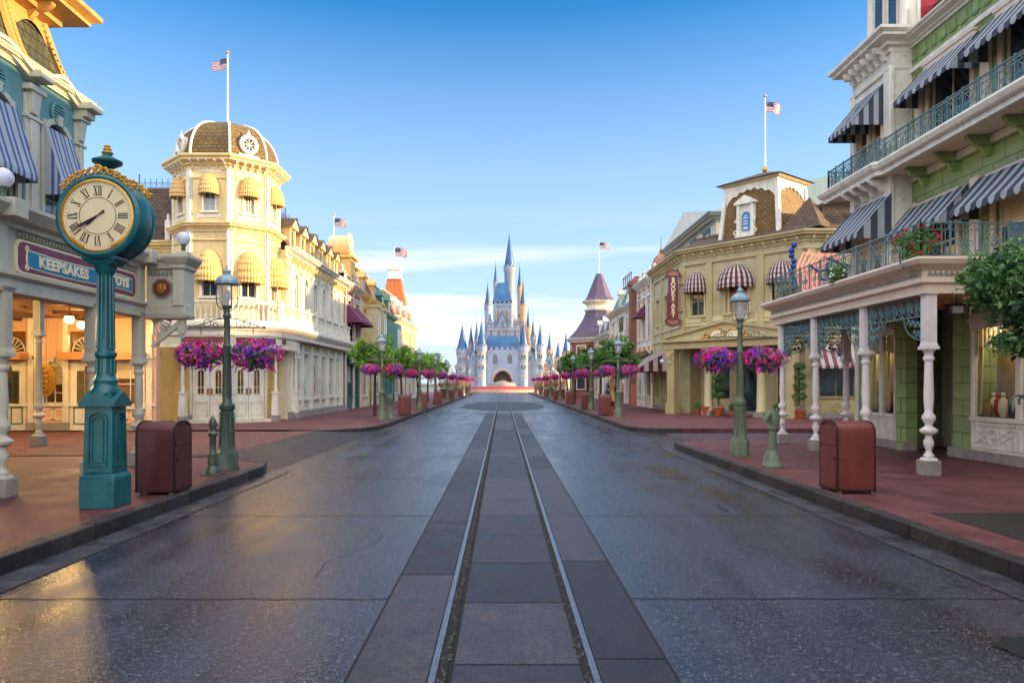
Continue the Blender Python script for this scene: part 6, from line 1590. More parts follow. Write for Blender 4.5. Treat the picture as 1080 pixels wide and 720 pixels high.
    for yy, w_ in ((13.93, .84), (12.25, 1.0), (9.9, 1.0)): awning(t, T_, u(yy), 6.36, w_, 1.15, .34, SB, 15, .12, dy=-.05)
    # cornice rises in a swan-neck between the pilasters
    mb = MB(T_)
    for (ya, yb) in ((11.3, 13.15), (13.15, 14.62), (8.9, 11.3)):
        n = 12; lo = []; hi = []
        for i in range(n+1):
            f = i/n; x = u(ya)+(u(yb)-u(ya))*f; z = 7.02+.26*(.5-.5*math.cos(2*math.pi*f))**.8; lo.append((x, z-.05)); hi.append((x, z+.04))
        mb.plate(lo+hi[::-1], -.12, .0)
        lo = [(x, z+.10) for x, z in lo]; hi = [(x, z+.08) for x, z in hi]; mb.plate(lo+hi[::-1], -.19, .0)
    mb.box(u(14.45), u(14.85), -.38, .1, 7.02, 7.14); mb.box(u(14.5), u(14.8), -.25, .1, 6.88, 7.02); mb.box(u(12.95), u(13.35), -.32, .1, 7.02, 7.14); mb.box(u(11.1), u(11.5), -.32, .1, 7.02, 7.14)
    mb.build('cornice', 'greige', t, ang=25)
    mb = MB(); mb.sweep([(X, -10), (X, 14.75), (-25, 14.75)], CORN(7.1, .2, .18)); mb.build('cornice', 'cream', t)
    # mansard (shingled, concave slope) with gold ribs
    prof = [(-.02, 7.25), (-.20, 7.6), (-.32, 7.95), (-.42, 8.3), (-.5, 8.62)]
    mb = MB(); mb.sweep([(X, 8.0), (X, 14.6), (-16, 14.6)], prof, caps=False); mb.build('mansard', 'shingle_green', t, smooth=False)
    mb = MB()
    for yy in (14.5, 13.1, 12.95, 11.3, 11.15, 9.1): mb.tube([(X+o+.03, yy-(.35*(z-7.25)/2 if yy == 14.5 else 0), z) for o, z in prof], .075, 6)
    mb.M = T_
    # arched frames around the shingle panels
    for ya, yb in ((13.2, 14.4), (11.4, 12.85)):
        n = 12
        for i in range(n):
            f0, f1 = i/n, (i+1)/n
            P_ = lambda f: (u(ya)+(u(yb)-.15*f*0-u(ya))*f, -.0+.38+.02, 8.0+.40*math.sin(math.pi*f))
            a_, b_ = P_(f0), P_(f1); mb.add([(a_[0], a_[1]-.02, a_[2]), (b_[0], b_[1]-.02, b_[2]), (b_[0], .44, 8.6), (a_[0], .44, 8.6)], [(0, 1, 2, 3)])
    mb.M = Matrix.Identity(4)
    for yy in (14.5, 13.02): 
        for k in range(14): f = k/13; z = 7.3+1.3*f; j = min(3, int(f*4)); o = prof[j][0]+(prof[j+1][0]-prof[j][0])*(f*4-j); mb.ball((X+o+.10, yy-(.35*f if yy > 14 else 0), z), .022, 5)
    mb.build('mansard_trim', 'gold_trim', t)
    mb = MB(); mb.sweep([(X-.5, 8.0), (X-.5, 14.2), (-16, 14.2)], CORN(8.42, .80, .60)); mb.build('cornice', 'gold_trim', t, ang=25)
    mb = MB(); brackets(mb, FL(X-.5, 8.0), 0, 6.1, 8.72, 9, .55, .30, .12); mb.build('brackets', 'gold_trim', t)
    mb = MB(); mb.box(-16, X-.5, 8, 14.2, 8.9, 9.6); mb.frus(-11, 12, 9.6, 12.5, 2.4, 2.0, 1.2, 1.0); mb.build('roof', 'shingle_green', t, smooth=False)
    return t
souvenir_shop()
def globe(x, y, z, r, label):
    t = thing('globe_lamp', (x, y, z-r), label, 'globe lamp')
    mb = MB(Fr(x, y)); mb.lathe([(.09, z-r-.16), (.09, z-r-.13), (.04, z-r-.10), (.035, z-r-.03), (.06, z-r+.01)], 0, 0, 12); mb.build('base', 'lamp_green', t)
    mb = MB(Fr(x, y)); mb.ball((0, 0, z), r, 24); mb.build('globe', 'frosted', t, ang=80)
globe(-5.90, 13.67, 4.32, .125, 'white globe lamp on the capped pier at the end of the sign wall')
globe(-6.50, 9.62, 4.32, .13, 'white globe lamp above the left end of the sign wall')
# lit globes under the arcade ceiling
pts = [(-10.3, 12.2), (-11.8, 15.6), (-13.2, 14.2), (-13.2, 18.5), (-11.6, 19.8), (-15.6, 20.6), (-12.3, 21.6), (-15.0, 16.4)]
gp = None
for i, (x, y) in enumerate(pts):
    if gp is None:
        gp = thing('ceiling_lamp', (x, y, 3.3), 'round lamp hanging from the dark beams of the arcade ceiling', 'ceiling lamp', 'round lamps under the arcade ceiling')
        mb = MB(Fr(x, y)); mb.tube([(0, 0, 3.68), (0, 0, 3.50)], .015, 6); mb.lathe([(.11, 3.44), (.09, 3.5), (.03, 3.52)], 0, 0, 12); mb.build('holder', 'bronze', gp)
        mb = MB(Fr(x, y)); mb.ball((0, 0, 3.36), .12, 16); mb.build('globe', 'lampglow', gp, ang=80)
    else:
        c = copy_tree(gp); c.matrix_basis = Matrix.Translation((x, y, 3.3))
    if i in (1, 3, 4, 5, 6, 7):
        l = bpy.data.lights.new('arcade_light', 'POINT'); l.energy = 42; l.color = (1, .62, .20); l.shadow_soft_size = .12
        lo = bpy.data.objects.new('arcade_light', l); C.objects.link(lo); lo.location = (x, y, 3.12)
# gold oval sign hanging at the shop window
t = thing('oval_sign', (-14.35, 22.9, 1.4), 'gold oval sign standing out against the shop window under the arcade', 'sign')
mb = MB(Fr(-14.32, 23.2)); pts = [(.30*math.cos(R(a))*(abs(math.cos(R(a)))**-.25 if abs(math.cos(R(a))) > .01 else 1), 1.75+.52*math.sin(R(a))) for a in range(0, 360, 15)]
mb.plate(pts, -.04, .04); mb.build('board', 'gold', t)
mb = MB(Fr(-14.32, 23.2))
for k in range(5): mb.ring((0, -.045, 1.45+.15*k), .12-.015*abs(k-2), .018, 'y', 12, 5)
mb.build('relief', 'bronze', t)
mb = MB(Fr(-14.32, 23.2)); mb.tube([(0, 0, 2.27), (0, 0, 3.7)], .012, 5); mb.build('hanger', 'bronze', t)

# ================================================================== LEFT: yellow corner building with octagonal domed tower
def yellow_corner():
    t = thing('domed_corner_building', (-12, 32, SW), 'pale yellow corner building with octagonal tower, shingled dome, gold awnings and balustrade', 'building')
    cx, cy = -11.15, 30.0
    def octa(ap):
        R_ = ap/math.cos(R(22.5)); return [(cx+R_*math.cos(R(22.5+45*k)), cy+R_*math.sin(R(22.5+45*k))) for k in range(8)]
    # travel order seen from outside left->right = counter-clockwise from above for right-hand outward
    def faces(ap):
        P_ = octa(ap); return [(P_[i], P_[(i+1) % 8]) for i in range(8)]
    A = 1.85; F8 = faces(A)
    def FM(a, b): return Fr(a[0], a[1], math.atan2(b[1]-a[1], b[0]-a[0]))
    s = 2*A*math.tan(R(22.5))
    vis = {5: 'front', 4: 'left', 6: 'chamfer', 7: 'street'}      # face i spans angles 22.5+45i..; 5 faces -y
    # body
    mb = MB(); 
    for i in range(8):
        a, b = F8[i]; mb.M = FM(a, b)
        if i in (4, 5, 6, 7):
            o = [(s*.5-.30, s*.5+.30, 4.95, 6.25), (s*.5-.22, s*.5+.22, 8.2, 9.15)]
            mb.wall(0, s, 3.9, 10.0, .2, o)
        else: mb.wall(0, s, 3.9, 10.0, .2)
    mb.M = Matrix.Identity(4); mb.prism(octa(A-.6), 3.9, 9.9)
    mb.build('tower_wall', 'yellow', t)
    for i in (4, 5, 6, 7):
        M = FM(*F8[i])
        window(t, M, s*.5, 4.95, .6, 1.3, False, 'cream2', 'glass', (2, 2), .07)
        window(t, M, s*.5, 8.2, .44, .95, True, 'cream2', 'glass_sky', (2, 2), .06)
        awning(t, M, s*.5, 6.75, 1.05, 1.15, .58, ['awn_gold'], curved=True, val=.14, dy=-.02)
        awning(t, M, s*.5, 9.62, .80, .72, .42, ['awn_gold'], curved=True, val=.12, dy=-.02)
        mb = MB(M); mb.box(-.10, .12, -.04, .01, 3.95, 9.8); mb.box(s-.12, s+.10, -.04, .01, 3.95, 9.8)
        mb.box(.3, s-.3, -.025, 0, 7.95, 8.1); mb.box(.3, s-.3, -.025, 0, 9.68, 9.78); mb.build('pilaster', 'cream2', t)
    path = octa(A)[4:]+octa(A)[:1]
    P3 = [octa(A)[i % 8] for i in range(4, 10)]
    for z, o, h in ((7.42, .30, .32), (9.78, .44, .50)):
        mb = MB(); mb.sweep([p for p in octa(A)], CORN(z, o, h), closed=True); mb.sweep(octa(A), BAND(z-.35, .05, .08), closed=True); mb.build('cornice', 'yellow', t, ang=25)
    mb = MB()
    for i in (4, 5, 6, 7): brackets(mb, FM(*F8[i]), 0, s, 10.08, 5, .36, .26, .07); brackets(mb, FM(*F8[i]), 0, s, 7.66, 5, .2, .2, .07)
    mb.build('brackets', 'cream2', t)
    # dome: eight gores with pale ribs
    def prf(f): return (A-.02)*math.cos(f*math.pi/2)**.62, 10.28+1.72*math.sin(f*math.pi/2)**.9
    mb = MB(); n = 10; vs = []
    for k in range(n+1):
        f = k/n*.97; ap, z = prf(f)
        vs.append([(x, y, z) for x, y in octa(max(ap, .12))])
    for k in range(n):
        for i in range(8): mb.add([vs[k][i], vs[k][(i+1) % 8], vs[k+1][(i+1) % 8], vs[k+1][i]], [(0, 1, 2, 3)])
    mb.add(vs[n], [tuple(range(8))]); dome = mb.build('dome', 'shingle_dome', t, smooth=False)
    mb = MB()
    for i in range(8): mb.tube([vs[k][i] for k in range(n+1)], .05, 6)
    mb.lathe([(.35, 11.90), (.3, 12.0), (.12, 12.04), (.08, 12.15)], cx, cy, 12); mb.build('ribs', 'cream2', dome)
    for i, nm in ((6, 1), (4, 1), (0, 1), (5, 0)):
        if not nm: continue
        a, b = F8[i]; M = FM(a, b); mb = MB(M)
        mb.ring((s/2, -.02, 10.88), .30, .085, 'y', 24, 8); mb.box(s/2-.42, s/2+.42, -.06, .6, 10.40, 10.48); mb.plate([(s/2+.36*math.cos(R(q)), 10.85+.36*math.sin(R(q))) for q in range(0, 360, 20)], .03, .8); mb.lathe([(.05, 11.22), (.07, 11.3), (.02, 11.45)], s/2, .02, 8); d = mb.build('oculus', 'cream2', dome)
        mb = MB(M); mb.plate([(s/2+.25*math.cos(R(q)), 10.85+.25*math.sin(R(q))) for q in range(0, 360, 20)], .0, .03); mb.build('glass_pane', 'glass', d)
        mb = MB(M)
        for q in range(0, 180, 45): mb.tube([(s/2+.25*math.cos(R(q)), -.02, 10.88+.25*math.sin(R(q))), (s/2-.25*math.cos(R(q)), -.02, 10.88-.25*math.sin(R(q)))], .018, 5)
        mb.build('glazing_bars', 'cream2', d)
    # ground floor shop fronts with two double doors
    for i in (5, 6):
        M = FM(*F8[i]); mb = MB(M); mb.wall(0, s, SW, 3.9, .2, [(.10, s-.10, SW+.12, 2.80)]); mb.box(0, s, -.4, 0, SW, SW+.12); mb.build('wall', 'cream', t)
        for k in range(2):
            x0 = .10+(s-.2)/2*k; x1 = x0+(s-.2)/2; mb = MB(M); mb.box(x0+.01, x1-.01, .03, .08, SW+.12, 2.80)
            d = mb.build('door', 'cream2', t, bevel=.004); c = (x0+x1)/2; r = .11
            pts = [(c-r, 1.25), (c+r, 1.25)]+[(c+r*math.cos(R(q)), 2.05+r*math.sin(R(q))) for q in range(0, 181, 30)]
            mb = MB(M); mb.plate(pts, .012, .03); mb.build('glass_pane', 'glass_warm', d)
            mb = MB(M); 
            for q in ((x0+.09, x1-.09, .90, .93), (x0+.09, x1-.09, .40, .43), (x0+.09, x0+.12, .40, .93), (x1-.12, x1-.09, .40, .93)): mb.box(q[0], q[1], .012, .03, q[2], q[3])
            mb.box(c-r-.03, c-r, .005, .03, 1.22, 2.06); mb.box(c+r, c+r+.03, .005, .03, 1.22, 2.06); mb.box(c-r, c+r, .005, .03, 1.22, 1.25); mb.box(c-.012, c+.012, .0, .012, 1.25, 2.1); mb.box(c-r, c+r, .0, .012, 1.48, 1.51)
            mb.build('door_moulding', 'cream', d)
            hx = x1-.07 if k == 0 else x0+.07; mb = MB(M); mb.box(hx-.035, hx+.035, .0, .03, 1.22, 1.46); mb.build('push_plate', 'copper', d)
        M0 = M; F9 = faces(A+.58); M = FM(*F9[i]); s0 = s; s = 2*(A+.58)*math.tan(R(22.5)); mb = MB(M); mb.box(.15, s-.15, -.03, .04, 3.14, 3.42); sb = mb.build('sign_board', 'cream2', t)
        mb = MB(M); mb.box(.20, s-.20, -.045, -.025, 3.18, 3.38); mb.build('sign_field', 'maroon', sb)
        mb = MB(M); rn = random.Random(i)
        for k in range(14):
            x = .34+k*(s-.68)/13; mb.box(x-.028, x+.028, -.052, -.044, 3.25, 3.25+rn.uniform(.03, .07))
        mb.lathe([(.0, 0)], 0, 0, 3) if False else None
        mb.ring((s/2, -.05, 3.28), .07, .012, 'y', 12, 5); mb.build('sign_marks', 'copper', sb)
        M = M0; s = s0; mb = MB(M); mb.box(0, s, -.06, 0, 2.84, 2.92); mb.build('frieze_band', 'cream2', t)
    M = FM(*F8[7]); mb = MB(M); mb.wall(0, s, SW, 3.9, .2); mb.M = FM(*F8[4]); mb.wall(0, s, SW, 3.9, .2); mb.build('wall', 'sid_gold', t)
    M = FM(*faces(A+.58)[7]); mb = MB(M); mb.box(.10, 1.3, -.03, .04, 3.14, 3.42); sb = mb.build('sign_board', 'cream2', t); mb = MB(M); mb.box(.15, 1.25, -.045, -.025, 3.18, 3.38); mb.build('sign_field', 'maroon', sb)
    # porch posts at the corners
    for (x, y) in (octa(A+.38)[6], octa(A+.38)[7], octa(A+.3)[5], (-8.75, 31.3)):
        mb = MB(Fr(x, y)); mb.box(-.15, .15, -.15, .15, SW, SW+.25); b_ = mb.build('column_base', 'stone', None)
        mb = MB(Fr(x, y)); mb.frus(0, 0, SW+.25, 1.25, .13, .13, .11, .11); mb.box(-.14, .14, -.14, .14, 1.25, 1.32); mb.lathe([(.07, 1.32), (.085, 1.4), (.065, 1.5), (.06, 2.7), (.08, 2.75), (.06, 2.8), (.12, 2.9)], 0, 0, 12); mb.box(-.13, .13, -.13, .13, 2.9, 3.4)
        for k in range(4): mb.M = Fr(x, y, k*math.pi/2); mb.ring((.22, 0, 2.85), .14, .035, 'y', 8, 5, a0=120, a1=270)
        c = mb.build('column', 'cream2', t); b_.parent = c; b_.matrix_basis = world_of(c).inverted()
    # balcony deck and balustrade following the walls
    dk = octa(A+.62); Wx = -8.95
    bpath = [(-14.2, 27.53), dk[5], dk[6], (dk[7][0], dk[7][1]), (Wx+.42, 30.9), (Wx+.42, 41.6), (Wx, 41.6)]
    inner = [(Wx, 41.6), (Wx, 30.5), (cx, 30), (-14.2, 28.4)]
    mb = MB(); mb.prism(bpath+inner[1:], 3.62, 3.95); mb.build('deck', 'cream', t)
    mb = MB(); mb.sweep(bpath, [(-.02, 3.42), (.02, 3.44), (.03, 3.6), (.12, 3.68), (.2, 3.8), (.2, 3.93), (.05, 3.98), (-.25, 3.985)]); mb.build('cornice', 'cream2', t, ang=25)
    mb = MB(); mb.sweep(bpath[:5], [(-.2, 3.0), (-.05, 3.0), (-.05, 3.5), (-.2, 3.5)]); mb.sweep(bpath[:5], [(-.06, 2.96), (-.01, 2.98), (-.01, 3.06), (-.06, 3.08)]); mb.build('fascia', 'cream', t)
    bal = MB(); rail_path = [(p[0], p[1]) for p in inset_path(bpath, -.05)]
    balustrade(t, rail_path, 3.98, .78, 'cream2', .19)
    # street wing
    Y0, Y1 = 30.8, 41.6; S = FL(Wx, Y0); Lw = Y1-Y0
    ups = [1.2+1.65*k for k in range(6)]
    o2 = [(u_-.32, u_+.32, 4.8, 6.35) for u_ in ups]
    o1 = [(u_-.45, u_+.45, .95, 2.95) for u_ in [1.3, 2.7, 4.5, 5.9, 7.7, 9.1]]
    mb = MB(S); mb.wall(0, Lw, SW, 7.2, .25, o2+o1); mb.build('wall', 'sid_cream', t)
    for (a, b, c, d_) in o2: window(t, S, (a+b)/2, c, b-a, d_-c, True, 'cream2', 'glass_sky', (2, 2), .12)
    for (a, b, c, d_) in o1: window(t, S, (a+b)/2, c, b-a, d_-c, False, 'cream2', 'glass_teal', (1, 2), .08)
    mb = MB(S)
    for k in range(7):
        u_ = .38+1.65*k; mb.box(u_-.14, u_+.14, -.10, 0, 3.98, 6.6); mb.box(u_-.18, u_+.18, -.14, 0, 6.45, 6.6)
    for u_ in (.5, 2.0, 3.6, 5.2, 6.8, 8.4, 10.0): mb.box(u_-.15, u_+.15, -.12, 0, SW+.3, 3.4)
    mb.build('pilaster', 'cream2', t)
    mb = MB(S); mb.box(0, Lw, -.14, .0, SW, SW+.3); mb.M = FM(*F8[5]); mb.box(-.1, .1, -.1, 0, SW, SW+.3); mb.build('plinth', 'stone', t)
    mb = MB(); brackets(mb, S, .2, Lw-.1, 3.62, 7, .38, .5, .16); brackets(mb, S, .1, Lw-.1, 6.95, 13, .32, .36, .14); mb.build('brackets', 'yellow', t)
    mb = MB(); mb.sweep([(Wx, Y0-.3), (Wx, Y1)], BAND(6.55, .06, .1)); mb.sweep([(Wx, Y0-.3), (Wx, Y1), (-20, Y1)], CORN(6.88, .45, .42)); mb.build('cornice', 'cream2', t, ang=25)
    # mansard with dormers and iron cresting
    mb = MB(); mb.sweep([(Wx, Y0), (Wx, Y1), (-20, Y1)], [(.05, 7.3), (-.35, 7.9), (-.7, 8.9), (-.8, 8.92)], caps=False); mb.add([(-9.8, Y0, 8.92), (-9.8, Y1-.8, 8.92), (-20, Y1-.8, 8.92), (-20, Y0, 8.92)], [(0, 3, 2, 1)]); mb.build('roof', 'shingle_brown', t, smooth=False)
    for k in range(6):
        M = S @ Matrix.Translation((ups[k], .12, 0)); mb = MB(M); mb.box(-.42, -.26, 0, .7, 7.35, 8.3); mb.box(.26, .42, 0, .7, 7.35, 8.3); mb.box(-.26, .26, .06, .7, 7.35, 8.3); mb.plate([(-.52, 8.3), (.52, 8.3), (.52, 8.38), (0, 8.72), (-.52, 8.38)], -.12, .7); mb.box(-.5, .5, -.1, .1, 7.3, 7.42)
        d = mb.build('dormer', 'yellow', t)
        mb = MB(M); mb.box(-.2, .2, .045, .058, 7.5, 8.22); mb.build('glass_pane', 'glass', d)
        mb = MB(M); mb.add([(-.6, -.16, 8.32), (0, -.16, 8.78), (0, .8, 8.78), (-.6, .8, 8.32), (.6, -.16, 8.32), (.6, .8, 8.32)], [(0, 1, 2, 3), (1, 4, 5, 2)]); mb.build('dormer_roof', 'shingle_brown', d)
    def cresting(a, b, z, name='roof_cresting'):
        mb = MB(); a = Vector(a); b = Vector(b); th = math.atan2(b.y-a.y, b.x-a.x); L_ = (b-a).length; mb.M = Fr(a.x, a.y, th); n = int(L_/.24)
        mb.box(0, L_, -.012, .012, z, z+.03); mb.box(0, L_, -.012, .012, z+.22, z+.24)
        for i in range(n+1):
            x = i*L_/n; mb.box(x-.011, x+.011, -.011, .011, z, z+.34); mb.ball((x, 0, z+.37), .026, 5)
            if i < n: mb.ring((x+L_/n/2, 0, z+.12), .07, .008, 'y', 8, 4)
            if i % 8 == 0: mb.box(x-.02, x+.02, -.02, .02, z, z+.52); mb.ball((x, 0, z+.56), .04, 6)
        return mb.build(name, 'iron_violet', t)
    cresting((-9.8, Y0+.6), (-9.8, Y1-.9), 8.93)
    # side wing facing the side street
    V = Fr(-22, 29.9, 0); Lv = 22-13.0
    ow = [(1.0+1.9*k-.35, 1.0+1.9*k+.35, 4.8, 6.3) for k in range(4)]+[(8.05, 8.75, 4.8, 6.3)]
    og = [(.6+2.1*k, 1.7+2.1*k, .9, 2.8) for k in range(4)]
    mb = MB(V); mb.wall(0, Lv, SW, 7.2, .25, ow+og); mb.build('wall', 'gold_wall', t)
    for (a, b, c, d_) in ow: window(t, V, (a+b)/2, c, b-a, d_-c, True, 'cream2', 'glass_sky', (2, 2), .10)
    for (a, b, c, d_) in og: window(t, V, (a+b)/2, c, b-a, d_-c, False, 'cream2', 'glass_warm', (2, 2), .10)
    mb = MB(); mb.sweep([(-22, 29.9), (-13.1, 29.9)], CORN(6.95, .4, .4)); mb.sweep([(-22, 29.9), (-13.1, 29.9)], BAND(3.7, .3, .3)); mb.build('cornice', 'yellow', t, ang=25)
    mb = MB(); mb.sweep([(-22, 29.9), (-13.0, 29.9)], [(.0, 7.3), (-.45, 8.0), (-.9, 9.75), (-1.0, 9.77), (-4, 9.8)], caps=False); mb.build('roof', 'shingle_brown', t, smooth=False)
    mb = MB(V)
    for x in (8.9, 7.05, 5.2): mb.tube([(x, .0, 7.33), (x, .45, 8.0), (x, .92, 9.76)], .09, 6)
    mb.build('roof_ribs', 'cream2', t)
    cresting((-21, 31.0), (-13.3, 31.0), 9.8)
    iron_rail(t, [(-17, 29.55), (-13.3, 29.55)], 7.4, .5, 'iron', lace=True)
    mb = MB()
    for x in (-13.35, -15.4): mb.box(x-.1, x+.1, 29.45, 29.65, 7.35, 8.1); mb.lathe([(.13, 8.1), (.1, 8.16), (.04, 8.2), (.07, 8.3), (.02, 8.42)], x, 29.55, 10)
    mb.build('roof_posts', 'cream2', t)
    mb = MB(); mb.box(-22, -9.3, 31.5, 41.3, SW, 7.25); mb.box(-13.0, -9.34, 30.9, 31.6, SW, 7.25); mb.box(-9.6, -9.0, 30.76, 30.84, SW, 7.2); mb.build('inner_block', 'cream', t)
    return t
def inset_path(line, d): return inset(line, 1, d)
yellow_corner()
flagpole(-11.15, 30.0, 12.1, 15.0, 'tall flagpole rising from the shingled dome of the yellow corner building', .62, .42, R(172))
# ================================================================== rows of shop fronts farther along the street
def shop(side, Y0, Y1, X, h, label, wall, trim, roof=None, floors=1, nwin=3, awn=None, ground='cream2', roofmat='shingle_brown', parapet=.0, name='shop_building', winarch=False, gcol='glass', cat='building', gable=False, awncol=None, winmat='glass'):
    t = thing(name, (X, (Y0+Y1)/2, SW), label, cat)
    L_ = Y1-Y0; M = FL(X, Y0) if side < 0 else FRt(X, Y1)
    zf = [3.7]+[3.7+(h-3.7)*(k+1)/floors for k in range(floors)]
    ops = []; n = nwin
    for f in range(floors):
        for k in range(n):
            u_ = L_*(k+.5)/n; w_ = min(.9, L_/n*.5); hh = (zf[f+1]-zf[f])*.56
            ops.append((u_-w_/2, u_+w_/2, zf[f]+.7, zf[f]+.7+hh))
    gs = [(L_*(k+.14)/n, L_*(k+.86)/n, .85, 2.75) for k in range(n)]
    gs[n//2] = (L_*(n//2+.25)/n, L_*(n//2+.75)/n, SW, 2.6)
    mb = MB(M); mb.wall(0, L_, 3.4, h, .25, ops); mb.box(0, L_, .3, 7, 3.5, h); mb.build('wall', wall, t)
    mb = MB(M); mb.wall(0, L_, SW, 3.4, .25, gs); mb.build('shop_wall', ground, t)
    for a, b, c, d in ops: window(t, M, (a+b)/2, c, b-a, d-c, winarch, trim, winmat, (2, 2), .09)
    for i, (a, b, c, d) in enumerate(gs):
        if i == n//2:
            mb = MB(M); mb.box(a+.02, b-.02, .1, .15, c, d); dr = mb.build('door', 'teal_dark' if side < 0 else 'wood_brown', t)
            mb = MB(M); mb.box(a+.15, b-.15, .09, .1, 1.0, d-.15); mb.build('glass_pane', gcol, dr)
        else: window(t, M, (a+b)/2, c, b-a, d-c, False, ground if ground != wall else trim, gcol, (2, 1), .05)
    mb = MB(M)
    for k in range(n+1): u_ = max(.12, min(L_-.12, L_*k/n)); mb.box(u_-.12, u_+.12, -.08, 0, SW, h-.3)
    mb.build('pilaster', trim, t)
    P_ = [(X, Y0), (X, Y1)] if side < 0 else [(X, Y1), (X, Y0)]
    s_ = 1
    mb = MB(); mb.sweep(P_, CORN(3.3, .28, .3)); mb.sweep(P_, CORN(h-.35, .4, .42)); mb.sweep(P_, BAND(h-.7, .05, .1)); mb.build('cornice', trim, t, ang=25)
    mb = MB(); brackets(mb, M, 0, L_, h-.12, max(4, int(L_/.6)), .28, .26, .1); mb.build('brackets', trim, t)
    rn = random.Random(int(Y0*10)+side)
    mb = MB(M); mb.box(.35, L_-.35, -.34, -.26, 3.32, 3.66); sgn = mb.build('sign_board', rn.choice(['maroon', 'green_dark', 'teal_dark', 'wood_brown']), t)
    mb = MB(M); mb.box(.42, L_-.42, -.352, -.34, 3.37, 3.40); mb.box(.42, L_-.42, -.352, -.34, 3.58, 3.61)
    for k in range(int(L_*2)): mb.ring((.6+k*.5, -.345, 3.49), .05, .012, 'y', 7, 4, a0=rn.uniform(0, 90), a1=300)
    mb.build('sign_scrolls', 'gold', sgn)
    mb = MB(M)
    for k in range(n):
        u_ = L_*(k+.5)/n; w_ = min(.9, L_/n*.5); zt_ = zf[1]-.0
        if rn.random() < .6: mb.plate([(u_-w_*.75, ops[k][3]+.16), (u_+w_*.75, ops[k][3]+.16), (u_, ops[k][3]+.42)], -.12, 0)
        else: mb.box(u_-w_*.7, u_+w_*.7, -.12, 0, ops[k][3]+.16, ops[k][3]+.26)
        mb.box(u_-w_*.6, u_+w_*.6, -.03, 0, ops[k][2]-.45, ops[k][2]-.12)
    mb.build('window_hood', trim, t)
    for cx_ in (L_*.2, L_*.85):
        hh_ = h+(2.1 if roof == 'mansard' else .3); mb = MB(M); mb.box(cx_-.25, cx_+.25, 2.2, 2.7, h, hh_+.9); mb.box(cx_-.31, cx_+.31, 2.14, 2.76, hh_+.9, hh_+1.02); mb.lathe([(.09, hh_+1.02), (.08, hh_+1.3)], cx_, 2.45, 8); mb.build('chimney', 'brickred', t)
    if parapet:
        mb = MB(M); mb.box(0, L_, .05, .3, h, h+parapet); mb.box(0, L_, -.02, .36, h+parapet, h+parapet+.08)
        for k in range(n+1): u_ = max(.14, min(L_-.14, L_*k/n)); mb.box(u_-.14, u_+.14, -.0, .35, h, h+parapet+.25); mb.lathe([(.12, h+parapet+.25), (.08, h+parapet+.35), (.12, h+parapet+.45), (.02, h+parapet+.62)], u_, .17, 8)
        mb.build('parapet', trim, t)
    if roof == 'mansard':
        mb = MB(M); mb.add([(0, .0, h+.05), (L_, .0, h+.05), (L_-.35, .9, h+2.1), (.35, .9, h+2.1), (0, 6, h+.05), (L_, 6, h+.05), (L_-.35, 5, h+2.1), (.35, 5, h+2.1)], [(0, 1, 2, 3), (1, 5, 6, 2), (5, 4, 7, 6), (4, 0, 3, 7), (3, 2, 6, 7)]); mb.build('roof', roofmat, t, smooth=False)
        mb = MB(M); mb.box(.2, L_-.2, .8, 5.1, h+2.1, h+2.2); mb.build('roof_edge', trim, t)
        for k in range(max(1, n-1)):
            u_ = L_*(k+.5)/max(1, n-1); mb = MB(M); mb.box(u_-.4, u_+.4, .15, 1.0, h+.2, h+1.3); mb.plate([(u_-.5, h+1.3), (u_+.5, h+1.3), (u_, h+1.75)], .05, 1.1); d = mb.build('dormer', trim, t)
            mb = MB(M); mb.box(u_-.22, u_+.22, .135, .15, h+.4, h+1.2); mb.build('glass_pane', 'glass', d)
    if roof == 'gable':
        mb = MB(M); mb.plate([(0, h), (L_, h), (L_/2, h+1.7)], .0, .3); mb.build('gable', wall, t)
        mb = MB(M); mb.add([(-.2, -.3, h-.05), (L_/2, -.3, h+1.85), (L_/2, 7, h+1.85), (-.2, 7, h-.05), (L_+.2, -.3, h-.05), (L_+.2, 7, h-.05)], [(0, 1, 2, 3), (1, 4, 5, 2)]); o = mb.build('roof', roofmat, t, smooth=False); so_ = o.modifiers.new('s', 'SOLIDIFY'); so_.thickness = .12
    if awn:
        for k in range(n): awning(t, M, L_*(k+.5)/n, zf[0]+2.5 if awn == 'upper' else 3.15, L_/n*.82, .95, .85, awncol or ['awn_purple'], 7, .15)
    return t, M, L_

# ---- left side
t, M, L_ = shop(-1, 41.7, 46.3, -8.9, 7.3, 'narrow red and cream shop with big plum awnings upstairs', 'red_paint', 'pinkcream', None, 1, 2, 'upper', 'teal_dark', parapet=.5, awncol=['awn_purple'])
mb = MB(M); mb.box(.2, L_-.2, -.30, -.2, 2.75, 3.3); s_ = mb.build('sign_board', 'teal_dark', t); mb = MB(M); mb.box(.5, L_-.5, -.32, -.30, 2.85, 3.2); mb.build('sign_field', 'sign_cream', s_)
mb = MB(M)
for k in range(5): mb.ring((1.1+.55*k, -.33, 3.02), .09, .02, 'y', 10, 5, a0=30, a1=270)
mb.build('sign_marks', 'teal_dark', s_)
